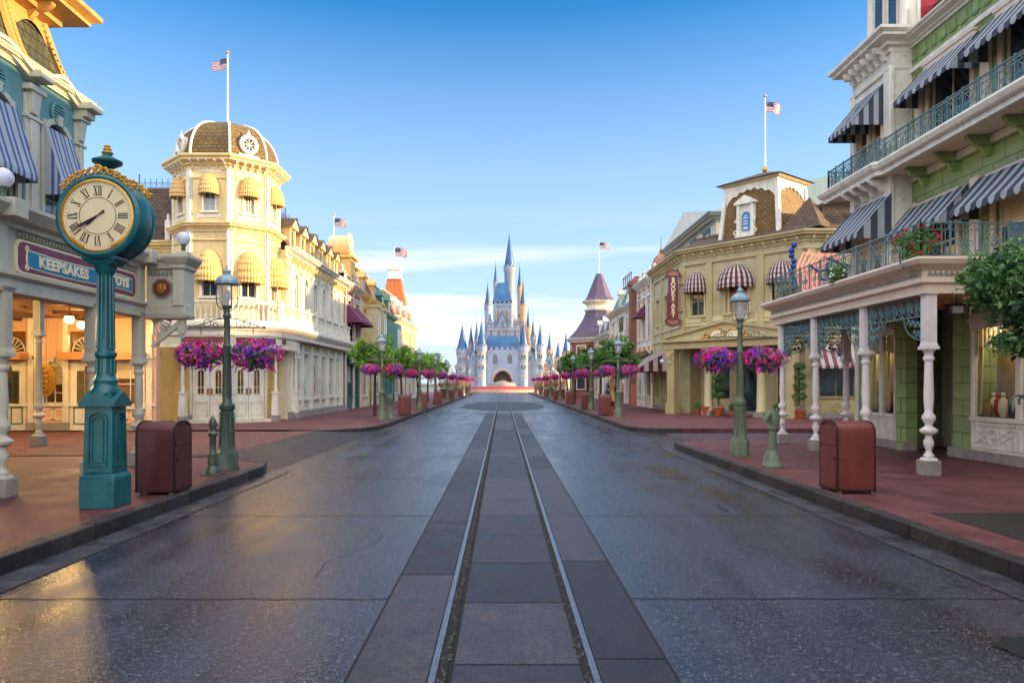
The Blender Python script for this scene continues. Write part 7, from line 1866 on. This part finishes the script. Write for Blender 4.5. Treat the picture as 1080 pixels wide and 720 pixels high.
# gilded pavilion with a round barrel sign on the roof
M2 = M @ Matrix.Translation((2.3, .7, 0)) @ Matrix.Diagonal((.8, 1, 1, 1))
mb = MB(M2); mb.box(-.9, .9, -.7, .9, 7.4, 9.0); mb.box(-1.1, 1.1, -.9, 1.1, 9.0, 9.15)
mb.build('roof_pavilion', 'gold_wall', t)
mb = MB(M2 @ Matrix.Translation((0, 0, 9.85)) @ Matrix.Rotation(R(90), 4, 'X')); mb.lathe([(.3, -.7), (.55, -.65), (.58, .4), (.70, .45), (.70, .6), (.45, .62), (.3, .6)], 0, 0, 20); mb.build('roof_barrel', 'yellow', t)
flagpole(-10.6, 46.5, 9.2, 12.2, 'thin flagpole behind the gilded roof pavilion on the left row', .8, .5, R(-15))
t, M, L_ = shop(-1, 46.4, 54.0, -8.9, 7.2, 'cream shop with tall brown mansard roof, fourth building of the left row', 'sid_cream', 'gold_wall', 'mansard', 1, 3, None, 'cream2', 'rust_roof')
mb = MB(M)
for u_ in (2.4, 5.0): mb.box(u_-.7, u_+.7, -.75, 0, 3.9, 6.6); mb.box(u_-.8, u_+.8, -.85, 0, 6.6, 6.75)
by = mb.build('bay_window', 'ochre_light', t)
mb = MB(M)
for u_ in (2.4, 5.0):
    for k in (-1, 1): mb.box(u_+k*.33-.24, u_+k*.33+.24, -.77, -.752, 4.5, 6.1)
mb.build('glass_pane', 'glass', by)
t, M, L_ = shop(-1, 54.1, 60.5, -8.9, 6.9, 'grey shop with teal trim and brown mansard, fifth building of the left row', 'greige', 'teal_dark', 'mansard', 1, 3, None, 'teal_wall', roofmat='shingle_brown')
mb = MB(M); mb.box(2.0, 4.4, -.9, 0, 3.6, 6.2); by = mb.build('bay_window', 'teal_wall', t)
mb = MB(M)
for k in range(3): mb.box(2.15+.75*k, 2.75+.75*k, -.92, -.902, 4.3, 5.8)
mb.build('glass_pane', 'glass', by)
t, M, L_ = shop(-1, 60.6, 75.5, -8.9, 7.2, 'long gold shop with orange-brown mansard and square lantern tower ending the left row', 'gold_wall', 'cream2', 'mansard', 1, 5, None, 'cream2', 'rust_roof')
mb = MB(M @ Matrix.Translation((11.4, 1.6, 0))); mb.box(-1.3, 1.3, -1.3, 1.3, 6.8, 7.9); tw = mb.build('tower', 'gold_wall', t)
mb = MB(M @ Matrix.Translation((11.4, 1.6, 0))); mb.frus(0, 0, 7.9, 11.7, 1.35, 1.35, .62, .62); mb.build('roof', 'tile_orange', tw, smooth=False)
mb = MB(M @ Matrix.Translation((11.4, 1.6, 0))); mb.box(-.75, .75, -.75, .75, 11.7, 11.8); mb.box(-.55, .55, -.55, .55, 11.8, 12.6); mb.box(-.7, .7, -.7, .7, 12.6, 12.75); mb.build('lantern', 'white', tw)
flagpole(-10.5, 72.0, 12.8, 15.0, 'flagpole above the orange roofed tower at the end of the left row', 1.3, .8, R(-20))
t, M, L_ = shop(-1, 80, 92, -13.5, 3.9, 'low cream pavilion seen past the trees on the left', 'cream2', 'white', None, 1, 4, None, 'cream2')
t, M, L_ = shop(-1, 94, 108, -14.5, 3.9, 'low pink pavilion near the plaza on the left', 'peach', 'white', None, 1, 4, None, 'cream2')
# ---- right side
t, M, L_ = shop(1, 44.4, 49.2, 9.0, 8.0, 'orange and white shop with copper dome beside the ochre building', 'orange_paint', 'white', None, 1, 3, None, 'cream2', parapet=.3, winarch=True)
MD_ = M @ Matrix.Translation((1.6, 1.2, 0)) @ Matrix.Translation((0, 0, 8)) @ Matrix.Diagonal((.66, .66, .74, 1)) @ Matrix.Translation((0, 0, -8)); mb = MB(MD_); mb.lathe([(1.0, 8.0), (1.0, 9.1), (1.15, 9.15), (1.15, 9.3)], 0, 0, 8, ph=R(22.5)); dm = mb.build('tower', 'gold_wall', t)
mb = MB(MD_); mb.lathe([(1.15, 9.3), (.95, 9.45), (.88, 9.8), (.72, 10.2), (.45, 10.5), (.16, 10.65), (.10, 10.8), (.16, 10.95), (.05, 11.1), (.02, 12.2)], 0, 0, 8, ph=R(22.5)); mb.build('roof', 'copper', dm)
awning(t, M, 3.9, 3.0, 1.6, .35, .9, ['awn_blue', 'awn_navy'], 6, .12); awning(t, M, 2.0, 6.6, 1.2, .7, .6, ['awn_purple'], 5, .12)
# tall gabled building behind the ochre one
t = thing('gabled_building', (18, 48, SW), 'large pale building with grey-green gabled cornice rising behind the ochre building', 'building')
mb = MB(); mb.box(12.0, 24, 41.5, 54, 4, 10.9); mb.build('wall', 'cream', t)
for sgn, M in ((1, FRt(12.0, 54)), ):
    mb = MB(M); mb.plate([(0, 10.9), (12.5, 10.9), (12.5, 11.3), (6.2, 12.7), (0, 11.3)], -.3, .2); mb.build('gable', 'cream2', t)
    for k in range(4): window(t, M, 1.6+3*k, 8.8, 1.1, 1.6, False, 'teal_dark', 'glass', (2, 2), .12, dy=-.02)
mb = MB(); mb.sweep([(12, 54), (12, 41.5), (24, 41.5)], CORN(10.7, .6, .5)); mb.build('cornice', 'greyteal', t)
mb = MB(Fr(12, 41.5)); mb.plate([(-.4, 11.2), (12.4, 11.2), (6, 13.2)], -.3, 12); mb.build('roof', 'greyteal', t, smooth=False)
t = thing('brick_pier', (8.7, 49.6, SW), 'tall red brick pier dividing two shops of the right row', 'brick pier')
mb = MB(); mb.box(8.55, 9.6, 49.25, 50.1, SW, 8.2); mb.build('shaft', 'brickred', t); mb = MB(); mb.box(8.45, 9.7, 49.15, 50.2, 8.2, 8.45); mb.frus(9.07, 49.68, 8.45, 8.8, .5, .4, .2, .2); mb.build('cap', 'brickred', t)
t, M, L_ = shop(1, 50.2, 54.5, 9.1, 7.2, 'pink and white shop with window boxes next to the brick pier', 'pink_wall', 'white', None, 1, 3, None, 'cream2', parapet=.35, winmat='glass')
mb = MB(M)
for k in range(4): mb.add([(.2+k*1.0, -.02, 3.75), (1.15+k*.98, -.02, 3.75), (1.15+k*.98, -.9, 3.25), (.2+k*1.0, -.9, 3.25)], [(0, 1, 2, 3)])
o = mb.build('shop_canopy', 'wood_brown', t, smooth=False); q = o.modifiers.new('s', 'SOLIDIFY'); q.thickness = .04
mb = MB(M); mb.box(1.4, 2.8, -.75, -.65, 5.3, 6.3); s_ = mb.build('sign_board', 'green_dark', t); mb = MB(M); mb.ring((2.1, -.77, 5.8), .33, .05, 'y', 16, 6); mb.build('sign_marks', 'copper', s_)
t, M, L_ = shop(1, 54.6, 62.5, 9.1, 7.3, 'white and ochre shop with slate-teal mansard roof in the right row', 'cream2', 'cream', 'mansard', 1, 2, None, 'cream2', 'teal_roof')
mb = MB(M)
for k in range(5): mb.box(.6+k*.9, .66+k*.9, 1.0, 1.06, 9.2, 10.3); mb.ball((.63+k*.9, 1.03, 10.35), .09, 6)
mb.build('roof_finials', 'iron', t)
# corner building with pointed purple tower
t, M, L_ = shop(1, 74.0, 88.0, 9.3, 6.2, 'yellow and brick corner building with steep purple roofs and a pointed octagonal tower', 'gold_wall', 'cream2', 'mansard', 1, 4, None, 'brickred', 'purple_roof')
def oct_at(x, y, ap): return [(x+ap/math.cos(R(22.5))*math.cos(R(22.5+45*k)), y+ap/math.cos(R(22.5))*math.sin(R(22.5+45*k))) for k in range(8)]
cx, cy = 10.0, 76.6
mb = MB(); mb.prism(oct_at(cx, cy, 2.9), SW, 6.2); tw = mb.build('tower', 'brickred', t)
mb = MB(); mb.sweep(oct_at(cx, cy, 2.9), CORN(5.8, .4, .4), closed=True); mb.sweep(oct_at(cx, cy, 2.9), BAND(3.4, .2, .25), closed=True); mb.build('cornice', 'cream2', tw)
def oct_roof(cx, cy, pr, mat, name, parent):
    mb = MB(); v_ = [[(x, y, z) for x, y in oct_at(cx, cy, a)] for a, z in pr]
    for k in range(len(pr)-1):
        for i in range(8): mb.add([v_[k][i], v_[k][(i+1) % 8], v_[k+1][(i+1) % 8], v_[k+1][i]], [(0, 1, 2, 3)])
    mb.add(v_[-1], [tuple(range(8))]); return mb.build(name, mat, parent, smooth=False)
oct_roof(cx, cy, [(3.2, 6.2), (2.3, 7.2), (1.6, 8.3), (1.3, 9.1)], 'purple_roof', 'roof', tw)
mb = MB(); mb.prism(oct_at(cx, cy, 1.2), 9.1, 9.9); mb.build('lantern', 'cream2', tw)
mb = MB(); mb.sweep(oct_at(cx, cy, 1.2), CORN(9.7, .5, .4), closed=True); mb.sweep(oct_at(cx, cy, 1.25), CORN(9.0, .25, .2), closed=True); mb.build('cornice', 'cream', tw, ang=25)
oct_roof(cx, cy, [(1.65, 10.05), (1.25, 10.5), (.75, 11.8), (.30, 12.95), (.1, 13.0)], 'purple_roof', 'spire', tw)
for i in range(8):
    a, b = oct_at(cx, cy, 2.9)[i], oct_at(cx, cy, 2.9)[(i+1) % 8]; M_ = Fr(a[0], a[1], math.atan2(b[1]-a[1], b[0]-a[0])); s = 2*2.9*math.tan(R(22.5))
    if i in (3, 4, 5, 6):
        for z0, z1 in ((1.0, 2.9), (4.0, 5.5)):
            mb = MB(M_); mb.box(s/2-.6, s/2+.6, -.06, -.0, z0, z1); wn = mb.build('window', 'cream2', t); mb = MB(M_); mb.box(s/2-.5, s/2+.5, -.07, -.06, z0+.1, z1-.1); mb.build('glass_pane', 'glass', wn)
flagpole(cx, cy, 13.0, 16.4, 'slender flagpole on the pointed purple tower of the right row', 1.0, .62, R(-10))
t, M, L_ = shop(1, 62.6, 73.9, 9.2, 6.0, 'ochre shop with white framed dormers below the pointed purple tower', 'gold_wall', 'white', 'mansard', 1, 4, None, 'cream2', 'purple_roof')
t, M, L_ = shop(1, 92, 106, 15.5, 4.0, 'low tan pavilion near the plaza on the right', 'ochre_light', 'white', None, 1, 4, None, 'cream2')
# unseen block added down the side street to keep low sun off the crossing
t, M, L_ = shop(1, 10.0, 40.0, 46, 12.3, 'unseen brick block added down the right side street to cast shade', 'brickred', 'cream', None, 2, 9, None, 'cream2')

# ------------------------------------------------------------------ street trees
G = 'street trees along the pavements'
tree(-5.9, 34.2, SW, 3.95, (1.25, 1.2, 1.15), 'bright green street tree behind the second left lamp', G, 21, ('leaf_lime', 'leaf_b', 'leaf_a'), 90, 110, .075, .07)
for i, (x, y) in enumerate(((-6.3, 46), (-6.1, 53), (-6.1, 60.5), (-6.3, 69))):
    tree(x, y, SW, 3.9+.15*i, (1.35, 1.3, 1.2), f'green street tree, {ORD[i+1]} of the left row behind the lamps', G, 31+i, ('leaf_lime', 'leaf_b', 'leaf_lime'), 60, 80, .09, .07)
for i, (x, y) in enumerate(((5.75, 37.2), (5.9, 44.5), (6.0, 52), (6.0, 61), (6.2, 71))):
    tree(x, y, SW, 3.85+.1*i, (1.3, 1.25, 1.1), f'green street tree, {ORD[i]} of the right row behind the lamps', G, 51+i, ('leaf_a', 'leaf_c', 'leaf_b'), 70, 84, .09, .08)
# near tree at the right edge with iron guard and pit
tree(6.12, 7.75, SW, 3.36, (1.0, .95, .95), 'small dense tree with glossy leaves at the right edge, inside an iron guard', None, 77, ('leaf_t1', 'leaf_t2', 'leaf_t3'), 150, 120, .040, .045, 'pavement_tree', clear=.5)
mb = MB(); mb.add([(4.95, 6.9, SW+.006), (6.7, 6.9, SW+.006), (6.7, 8.55, SW+.006), (4.95, 8.55, SW+.006)], [(0, 1, 2, 3)]); struct(mb.build('tree_pit', 'soil', smooth=False))
t = thing('tree_guard', (5.85, 7.75, SW), 'dark iron tree guard with outward curled tops round the right edge tree', 'tree guard')
for k in range(8):
    a = R(20+45*k); c_, s_ = math.cos(a), math.sin(a); r = .30; mb = MB(Fr(5.85, 7.75))
    pts = [(r*c_, r*s_, SW), (r*c_, r*s_, 1.45)]+[((r+.07-.07*math.cos(R(q)))*c_, (r+.07-.07*math.cos(R(q)))*s_, 1.45+.07*math.sin(R(q))) for q in range(30, 211, 30)]
    mb.tube(pts, .014, 6); mb.build('bar', 'lamp_green', t)
mb = MB(Fr(5.85, 7.75))
for z in (.35, 1.0, 1.35): mb.ring((0, 0, z), .30, .012, 'z', 20, 5)
mb.build('hoop', 'lamp_green', t)

# ------------------------------------------------------------------ topiaries and pots by the porch
def topiary(x, y, label, seed, tiers=4):
    t = thing('potted_topiary', (x, y, SW), label, 'topiary'); rnd = random.Random(seed)
    mb = MB(Fr(x, y)); mb.lathe([(.20, SW), (.26, SW+.30), (.29, SW+.31), (.29, SW+.36), (.25, SW+.36)], 0, 0, 16); mb.build('pot', 'terracotta', t)
    mb = MB(Fr(x, y)); mb.tube([(0, 0, SW+.3), (0, 0, SW+2.2)], .035, 6); mb.build('stem', 'bark', t)
    mb = MB(Fr(x, y))
    for k in range(tiers): leaves(mb, (0, 0, SW+.95+.42*k), (.34-.02*k, .34-.02*k, .17), 620, .04, [0, 1, 2], rnd, core=.55)
    mb.build('foliage', ['leaf_t1', 'leaf_t2', 'leaf_c'], t, smooth=False)
    mb = MB(Fr(x, y)); leaves(mb, (0, 0, SW+.45), (.30, .30, .14), 130, .05, [0, 1, 2], rnd); mb.build('flowers', ['pet_white', 'pet_pink', 'leaf_a'], t, smooth=False)
topiary(10.05, 34.4, 'four-tiered topiary in a terracotta pot left of the porch columns', 1, 3)
topiary(12.55, 31.3, 'four-tiered topiary in a terracotta pot right of the porch columns', 2, 4)
def plain_pot(x, y, r, h, label, plant, seed):
    t = thing('terracotta_pot', (x, y, SW), label, 'plant pot'); rnd = random.Random(seed)
    mb = MB(Fr(x, y)); mb.lathe([(r*.7, SW), (r, SW+h*.85), (r*1.12, SW+h*.87), (r*1.12, SW+h), (r*.9, SW+h)], 0, 0, 14); mb.build('pot', 'terracotta', t)
    if plant: mb = MB(Fr(x, y)); leaves(mb, (0, 0, SW+h+.12), (r*1.2, r*1.2, .2), 160, .05, [0, 1], rnd); mb.build('plant', ['leaf_t1', 'leaf_a'], t, smooth=False)
plain_pot(9.55, 34.7, .17, .42, 'tall empty terracotta pot beside the left topiary', False, 3)
plain_pot(9.2, 34.9, .16, .26, 'low terracotta pot with a small plant near the left pier', True, 4)
plain_pot(10.55, 34.0, .13, .24, 'tiny terracotta pot with leaves right of the left topiary', True, 5)
plain_pot(11.85, 31.9, .17, .34, 'terracotta pot with a leafy plant left of the right topiary', True, 6)

# ------------------------------------------------------------------ carved figure by the right bins
def statue(x, y):
    t = thing('carved_statue', (x, y, SW), 'painted wooden statue of a standing figure in a teal cloak on a red base', 'statue')
    M = Fr(x, y, R(15))
    mb = MB(M); mb.box(-.30, .30, -.26, .26, SW, SW+.10); mb.box(-.25, .25, -.21, .21, SW+.10, SW+.16); mb.build('base', 'red_paint', t, bevel=.008)
    me = bpy.data.meshes.new('body'); z = SW+.16
    V_ = [(0, 0, .86), (0, 0, 1.05), (0, .01, 1.28), (0, .01, 1.42), (0, -.01, 1.52), (0, -.015, 1.63),
          (-.09, 0, .82), (-.10, -.02, .46), (-.10, .02, .07), (-.10, -.10, .04),
          (.09, 0, .82), (.10, -.06, .46), (.11, -.02, .07), (.11, -.14, .04),
          (-.19, .01, 1.37), (-.23, .02, 1.12), (-.17, -.14, .98), (-.13, -.20, 1.0),
          (.19, .01, 1.37), (.25, .0, 1.12), (.20, -.18, 1.20), (.15, -.24, 1.27)]
    E_ = [(0, 1), (1, 2), (2, 3), (3, 4), (4, 5), (0, 6), (6, 7), (7, 8), (8, 9), (0, 10), (10, 11), (11, 12), (12, 13), (2, 14), (14, 15), (15, 16), (16, 17), (2, 18), (18, 19), (19, 20), (20, 21)]
    rad = [.14, .125, .155, .065, .075, .085, .10, .065, .045, .04, .10, .065, .045, .04, .06, .048, .036, .03, .06, .048, .036, .03]
    me.from_pydata([(a, b, c+z) for a, b, c in V_], E_, []); o = bpy.data.objects.new('body', me); C.objects.link(o); o.parent = t; o.matrix_basis = world_of(t).inverted() @ M
    me.materials.append(MT['skin_wood'])
    sk = o.modifiers.new('skin', 'SKIN'); ly = me.skin_vertices[0].data
    for i, r in enumerate(rad): ly[i].radius = (r, r)
    ly[0].use_root = True
    ss = o.modifiers.new('ss', 'SUBSURF'); ss.levels = 2; ss.render_levels = 2
    mb = MB(M)     # face: nose, brow, eyes, mouth
    zf = z+1.60; mb.frus(0, -.105, zf-.02, zf+.03, .016, .02, .006, .006); mb.ball((-.032, -.092, zf+.03), .012, 6); mb.ball((.032, -.092, zf+.03), .012, 6); mb.box(-.028, .028, -.102, -.09, zf-.05, zf-.04); mb.build('face', 'wood_brown', t)
    mb = MB(M)
    for k in range(9):
        a = R(-80+20*k); mb.plate([(.05*math.sin(a)-.02, z+1.66), (.05*math.sin(a)+.02, z+1.66), (.22*math.sin(a)+.012, z+1.74+.13*math.cos(a)), (.22*math.sin(a)-.012, z+1.74+.13*math.cos(a))], -.03+.004*k, -.018+.004*k)
    mb.ring((0, -.01, z+1.66), .09, .018, 'z', 14, 5); mb.build('headdress', 'red_paint', t)
    mb = MB(M)     # cloak round the shoulders and back
    n = 14
    rows = []
    for zz, r, d in ((1.42, .12, .12), (1.36, .22, .15), (1.15, .26, .19), (.85, .25, .20), (.5, .24, .2), (.28, .25, .21)):
        rows.append([(r*math.cos(R(-35+250*i/n)), d*math.sin(R(-35+250*i/n))+.01+.012*math.sin(i*2.1), zz+z) for i in range(n+1)])
    for j in range(len(rows)-1):
        for i in range(n): mb.add([rows[j][i], rows[j][i+1], rows[j+1][i+1], rows[j+1][i]], [(0, 1, 2, 3)])
    o = mb.build('cloak', 'cloak', t); q = o.modifiers.new('s', 'SOLIDIFY'); q.thickness = .02
    mb = MB(M); mb.lathe([(.20, z+.50), (.17, z+.72), (.145, z+.92), (.16, z+1.0)], 0, 0, 14); mb.build('tunic', 'tan_cloth', t)
    for s in (-1, 1):
        hx, hy, hz = (-.13, -.20, 1.0) if s < 0 else (.15, -.24, 1.27)
        mb = MB(M)
        for k in range(4): mb.tube([(hx-.02+.013*k, hy, hz+z), (hx-.024+.014*k, hy-.035, hz+z-.005), (hx-.022+.013*k, hy-.055, hz+z-.03)], .0075, 5)
        mb.tube([(hx+.02*s, hy, hz+z), (hx+.035*s, hy-.02, hz+z+.01), (hx+.03*s, hy-.04, hz+z+.0)], .009, 5); mb.build('hand', 'skin_wood', t)
statue(5.12, 34.75)

# ------------------------------------------------------------------ planters with red flowers toward the plaza
def planter(x, y, label, seed, grp, cols):
    rnd = random.Random(seed); t = thing('flower_planter', (x, y, SW), label, 'planter', grp)
    mb = MB(); mb.box(x-.45, x+.45, y-.45, y+.45, SW, SW+.85); mb.box(x-.5, x+.5, y-.5, y+.5, SW+.85, SW+.93); mb.build('box', 'can_red', t)
    mb = MB(); leaves(mb, (x, y, SW+1.35), (.65, .65, .55), 260, .09, [0, 1], rnd); mb.build('foliage', ['leaf_a', 'leaf_b'], t, smooth=False)
    mb = MB(); leaves(mb, (x, y, SW+1.6), (.7, .7, .5), 260, .075, [0, 1], rnd, core=.8); mb.build('flowers', cols, t, smooth=False)
    return t
for s_, nm in ((-1, 'left'), (1, 'right')):
    for i, y in enumerate((72, 84, 94, 103, 112, 120)):
        planter(s_*5.6, y, f'square planter with red and pink flowers, {ORD[i]} on the {nm} side before the plaza', 5*i+s_, f'flower planters before the plaza on the {nm}', ['pet_red', 'pet_pink'])
# rows of globe lamps farther off are part of the plaza
gp2 = None
for s_, nm in ((-1, 'left'), (1, 'right')):
    for i, y in enumerate((118, 132, 146, 160)):
        x = s_*(8+2.2*i)
        if gp2 is None:
            gp2 = thing('plaza_lamp', (x, y, 0), '', 'street lamp', 'globe lamps round the plaza'); mb = MB(Fr(x, y)); mb.lathe([(.16, 0), (.12, .4), (.06, .6), (.05, 3.4), (.1, 3.45)], 0, 0, 8); mb.build('post', 'lamp_sage', gp2)
            mb = MB(Fr(x, y))
            for dx, dz in ((0, 3.9), (-.45, 3.4), (.45, 3.4)): mb.ball((dx, 0, dz), .26, 12)
            mb.build('globe', 'frosted', gp2); c = gp2
        else: c = copy_tree(gp2); c.matrix_basis = Matrix.Translation((x, y, 0))
        c['label'] = f'three globe plaza lamp, {ORD[i]} of the {nm} row before the castle'
# round planter and fountain block in the plaza
t = thing('plaza_fountain', (0, 138, 0), 'low round stone planter with a stepped pedestal at the end of the street', 'fountain')
mb = MB(); mb.lathe([(7.0, 0), (7.0, .5), (6.6, .55), (6.5, .5)], 0, 138, 32); mb.build('kerb_wall', 'castle_tan', t)
mb = MB(); mb.lathe([(6.5, .5), (6.2, .95), (3, 1.1), (.5, 1.2)], 0, 138, 32); mb.build('flower_bed', 'red_paint', t)
mb = MB(); mb.lathe([(2.6, .9), (2.4, 1.7), (1.5, 1.8), (.6, 2.0), (.7, 2.1), (.1, 2.2)], 0, 138, 12); mb.build('pedestal', 'stone', t)

# ------------------------------------------------------------------ castle: a plain generic one, of the size and colours in the picture
def castle():
    pass
    t = thing('castle', (0, 272, 0), 'pale fairy-tale castle with blue cone roofs closing the view at the street end', 'castle')
    def rt(x, y, r, h, rh, mat='castle', sc=1., fl=True):
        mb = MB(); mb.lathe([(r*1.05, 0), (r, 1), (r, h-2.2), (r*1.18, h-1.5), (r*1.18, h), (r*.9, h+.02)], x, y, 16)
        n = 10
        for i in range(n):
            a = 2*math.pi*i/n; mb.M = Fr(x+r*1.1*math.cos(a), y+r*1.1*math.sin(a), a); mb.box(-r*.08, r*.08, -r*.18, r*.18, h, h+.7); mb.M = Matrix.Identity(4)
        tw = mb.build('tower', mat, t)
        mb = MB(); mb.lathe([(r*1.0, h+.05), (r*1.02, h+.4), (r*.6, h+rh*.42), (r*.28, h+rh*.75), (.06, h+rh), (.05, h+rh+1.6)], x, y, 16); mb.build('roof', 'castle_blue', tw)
        mb = MB()
        for zz in (h*.45, h*.7):
            for a in (-110, -70): 
                mb.M = Fr(x+r*math.cos(R(a)), y+r*math.sin(R(a)), R(a+90)); mb.box(-.25, .25, -.06, .05, zz, zz+1.3)
        mb.M = Matrix.Identity(4); mb.build('window', 'glass', tw)
        mb = MB()
        for f in (.25, .55, .8): mb.lathe([(r*1.0, h*f), (r*1.09, h*f+.12), (r*1.09, h*f+.4), (r*1.0, h*f+.5)], x, y, 16)
        mb.build('string_course', 'castle_tan' if mat == 'castle' else 'castle', tw)
        return tw
    def blk(x0, x1, y0, y1, h, mat='castle', cren=True):
        mb = MB(); mb.box(x0, x1, y0, y1, 0, h)
        if cren:
            n = max(2, int((x1-x0)/1.5))
            for i in range(n):
                a = x0+(x1-x0)*(i+.2)/n; mb.box(a, a+(x1-x0)/n*.6, y0-.2, y0+.5, h, h+.9)
            mb.box(x0-.1, x1+.1, y0-.35, y0, h-1.0, h-.4)
        return mb.build('wall', mat, t)
    # gatehouse with a pointed arch
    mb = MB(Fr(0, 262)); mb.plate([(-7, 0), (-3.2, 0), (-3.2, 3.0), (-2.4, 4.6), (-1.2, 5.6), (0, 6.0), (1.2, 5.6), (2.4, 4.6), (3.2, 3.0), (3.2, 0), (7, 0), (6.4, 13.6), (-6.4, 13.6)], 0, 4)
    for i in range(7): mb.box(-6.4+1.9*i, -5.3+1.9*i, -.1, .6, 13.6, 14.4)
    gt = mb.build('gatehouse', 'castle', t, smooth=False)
    mb = MB(); mb.box(-3.2, 3.2, 265.2, 265.6, 0, 6.2); mb.build('gate_passage', 'wood_brown', gt)
    mb = MB(Fr(0, 262)); mb.ring((0, -.15, 3.0), 3.45, .32, 'y', 16, 6, a0=0, a1=180); mb.build('gate_moulding', 'castle_tan', gt)
    mb = MB(Fr(0, 262)); mb.add([(-6.4, -.3+1, 14.0), (6.4, -.3+1, 14.0), (5.2, 2.5, 18.6), (-5.2, 2.5, 18.6), (-6.4, 6, 14.0), (6.4, 6, 14.0)], [(0, 1, 2, 3), (4, 3, 2, 5), (1, 5, 2), (0, 3, 4)]); mb.build('roof', 'castle_blue', gt, smooth=False)
    for x in (-2.6, 2.6): 
        mb = MB(Fr(x, 262)); mb.plate([(-.8, 8.6), (.8, 8.6), (.8, 11), (0, 12.2), (-.8, 11)], -.12, .0); mb.build('window', 'glass', gt)
    # wings
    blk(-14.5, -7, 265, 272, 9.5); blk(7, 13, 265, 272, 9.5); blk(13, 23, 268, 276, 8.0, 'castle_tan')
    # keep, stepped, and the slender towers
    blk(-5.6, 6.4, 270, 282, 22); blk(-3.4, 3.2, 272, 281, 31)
    mb = MB(Fr(-.1, 272)); mb.add([(-3.6, -.4, 31.6), (3.6, -.4, 31.6), (1.9, 3, 39.0), (-1.9, 3, 39.0), (-3.6, 9.5, 31.6), (3.6, 9.5, 31.6)], [(0, 1, 2, 3), (4, 3, 2, 5), (1, 5, 2), (0, 3, 4)]); mb.build('roof', 'castle_blue', t, smooth=False)
    for x, z in ((-1.6, 25.5), (0, 25.5), (1.6, 25.5), (-4.2, 18.5), (-1.4, 18.5), (1.4, 18.5), (4.6, 18.5)):
        fy = 270 if z < 22 else 272
        mb = MB(Fr(x, fy)); mb.plate([(-.42, z), (.42, z), (.42, z+2), (0, z+2.8), (-.42, z+2)], -.1, .0); wn = mb.build('window', 'glass', t)
        mb = MB(Fr(x, fy)); mb.box(-.62, -.42, -.22, 0, z-.2, z+2.1); mb.box(.42, .62, -.22, 0, z-.2, z+2.1); mb.box(-.75, .75, -.3, 0, z-.4, z-.15); mb.plate([(-.7, z+2), (0, z+3.0), (.7, z+2), (.7, z+2.3), (0, z+3.4), (-.7, z+2.3)], -.25, .0); mb.build('frame', 'castle_tan', wn)
    # steep dormer gables
    for x, y, z, w_ in ((-.1, 269.6, 22.0, 1.5), (-4.3, 269.7, 22, .9), (4.8, 269.7, 22, .9), (-10.5, 264.7, 9.6, 1.2), (10, 264.7, 9.6, 1.2), (17, 267.7, 8.2, 1.2)):
        mb = MB(Fr(x, y)); mb.plate([(-w_, z), (w_, z), (w_, z+w_*1.3), (0, z+w_*3.4), (-w_, z+w_*1.3)], 0, .5); gb = mb.build('gable', 'castle', t)
        mb = MB(Fr(x, y)); mb.add([(-w_-.25, -.15, z+w_*1.1), (0, -.15, z+w_*3.7), (0, 2.2, z+w_*3.7), (-w_-.25, 2.2, z+w_*1.1), (w_+.25, -.15, z+w_*1.1), (w_+.25, 2.2, z+w_*1.1)], [(0, 1, 2, 3), (1, 4, 5, 2)]); o = mb.build('roof', 'castle_blue', gb, smooth=False); q = o.modifiers.new('s', 'SOLIDIFY'); q.thickness = .25
        mb = MB(Fr(x, y)); mb.plate([(-w_*.35, z+.3), (w_*.35, z+.3), (w_*.35, z+w_*1.2), (0, z+w_*1.8), (-w_*.35, z+w_*1.2)], -.06, 0); mb.build('window', 'glass', gb)
    rt(2.6, 277, 1.9, 45, 12.5)
    for x, y, r, h, rh, m_ in ((-5.4, 271, 1.15, 30, 8.5, 'castle'), (7.6, 272, 1.2, 30, 9.5, 'castle_tan'), (6.6, 281, .95, 38, 8.5, 'castle_tan'), (-2.6, 281, .8, 40, 7, 'castle'), (9.6, 276, 1.0, 22, 7, 'castle_tan')): rt(x, y, r, h, rh, m_)
    for x, y, r, h, rh in ((-14.4, 265, 1.9, 13.5, 9.0), (-7.4, 262, 1.7, 14.5, 9.4), (7.4, 262, 1.6, 14.5, 9.4), (13.6, 266, 1.25, 15, 8), (-11.6, 272, .9, 16, 7), (-9.4, 270, .8, 18, 6.5), (11.2, 271, .9, 18.5, 7)): rt(x, y, r, h, rh)
    for x, y, r, h, rh in ((17.2, 270, 1.0, 13.5, 6.5), (20.2, 268, 1.2, 10.5, 6.5), (23.2, 270, 1.3, 12.5, 7.5)): rt(x, y, r, h, rh, 'castle_tan')
castle()
# trees round the plaza
rnd = random.Random(12); k = 0
for s_, nm in ((-1, 'left'), (1, 'right')):
    for i in range(8):
        y = 142+i*15+rnd.uniform(-3, 3); x = s_*(19+i*2.6+rnd.uniform(-2, 3))
        tree(x, y, 0, rnd.uniform(5.5, 7.5), (3.4, 3.2, 2.4), f'round plaza tree, {ORD[i]} from the street on the {nm} of the castle', 'trees round the plaza', 90+k, ('leaf_a', 'leaf_b', 'leaf_c'), 22, 34, .3, .2, 'plaza_tree'); k += 1
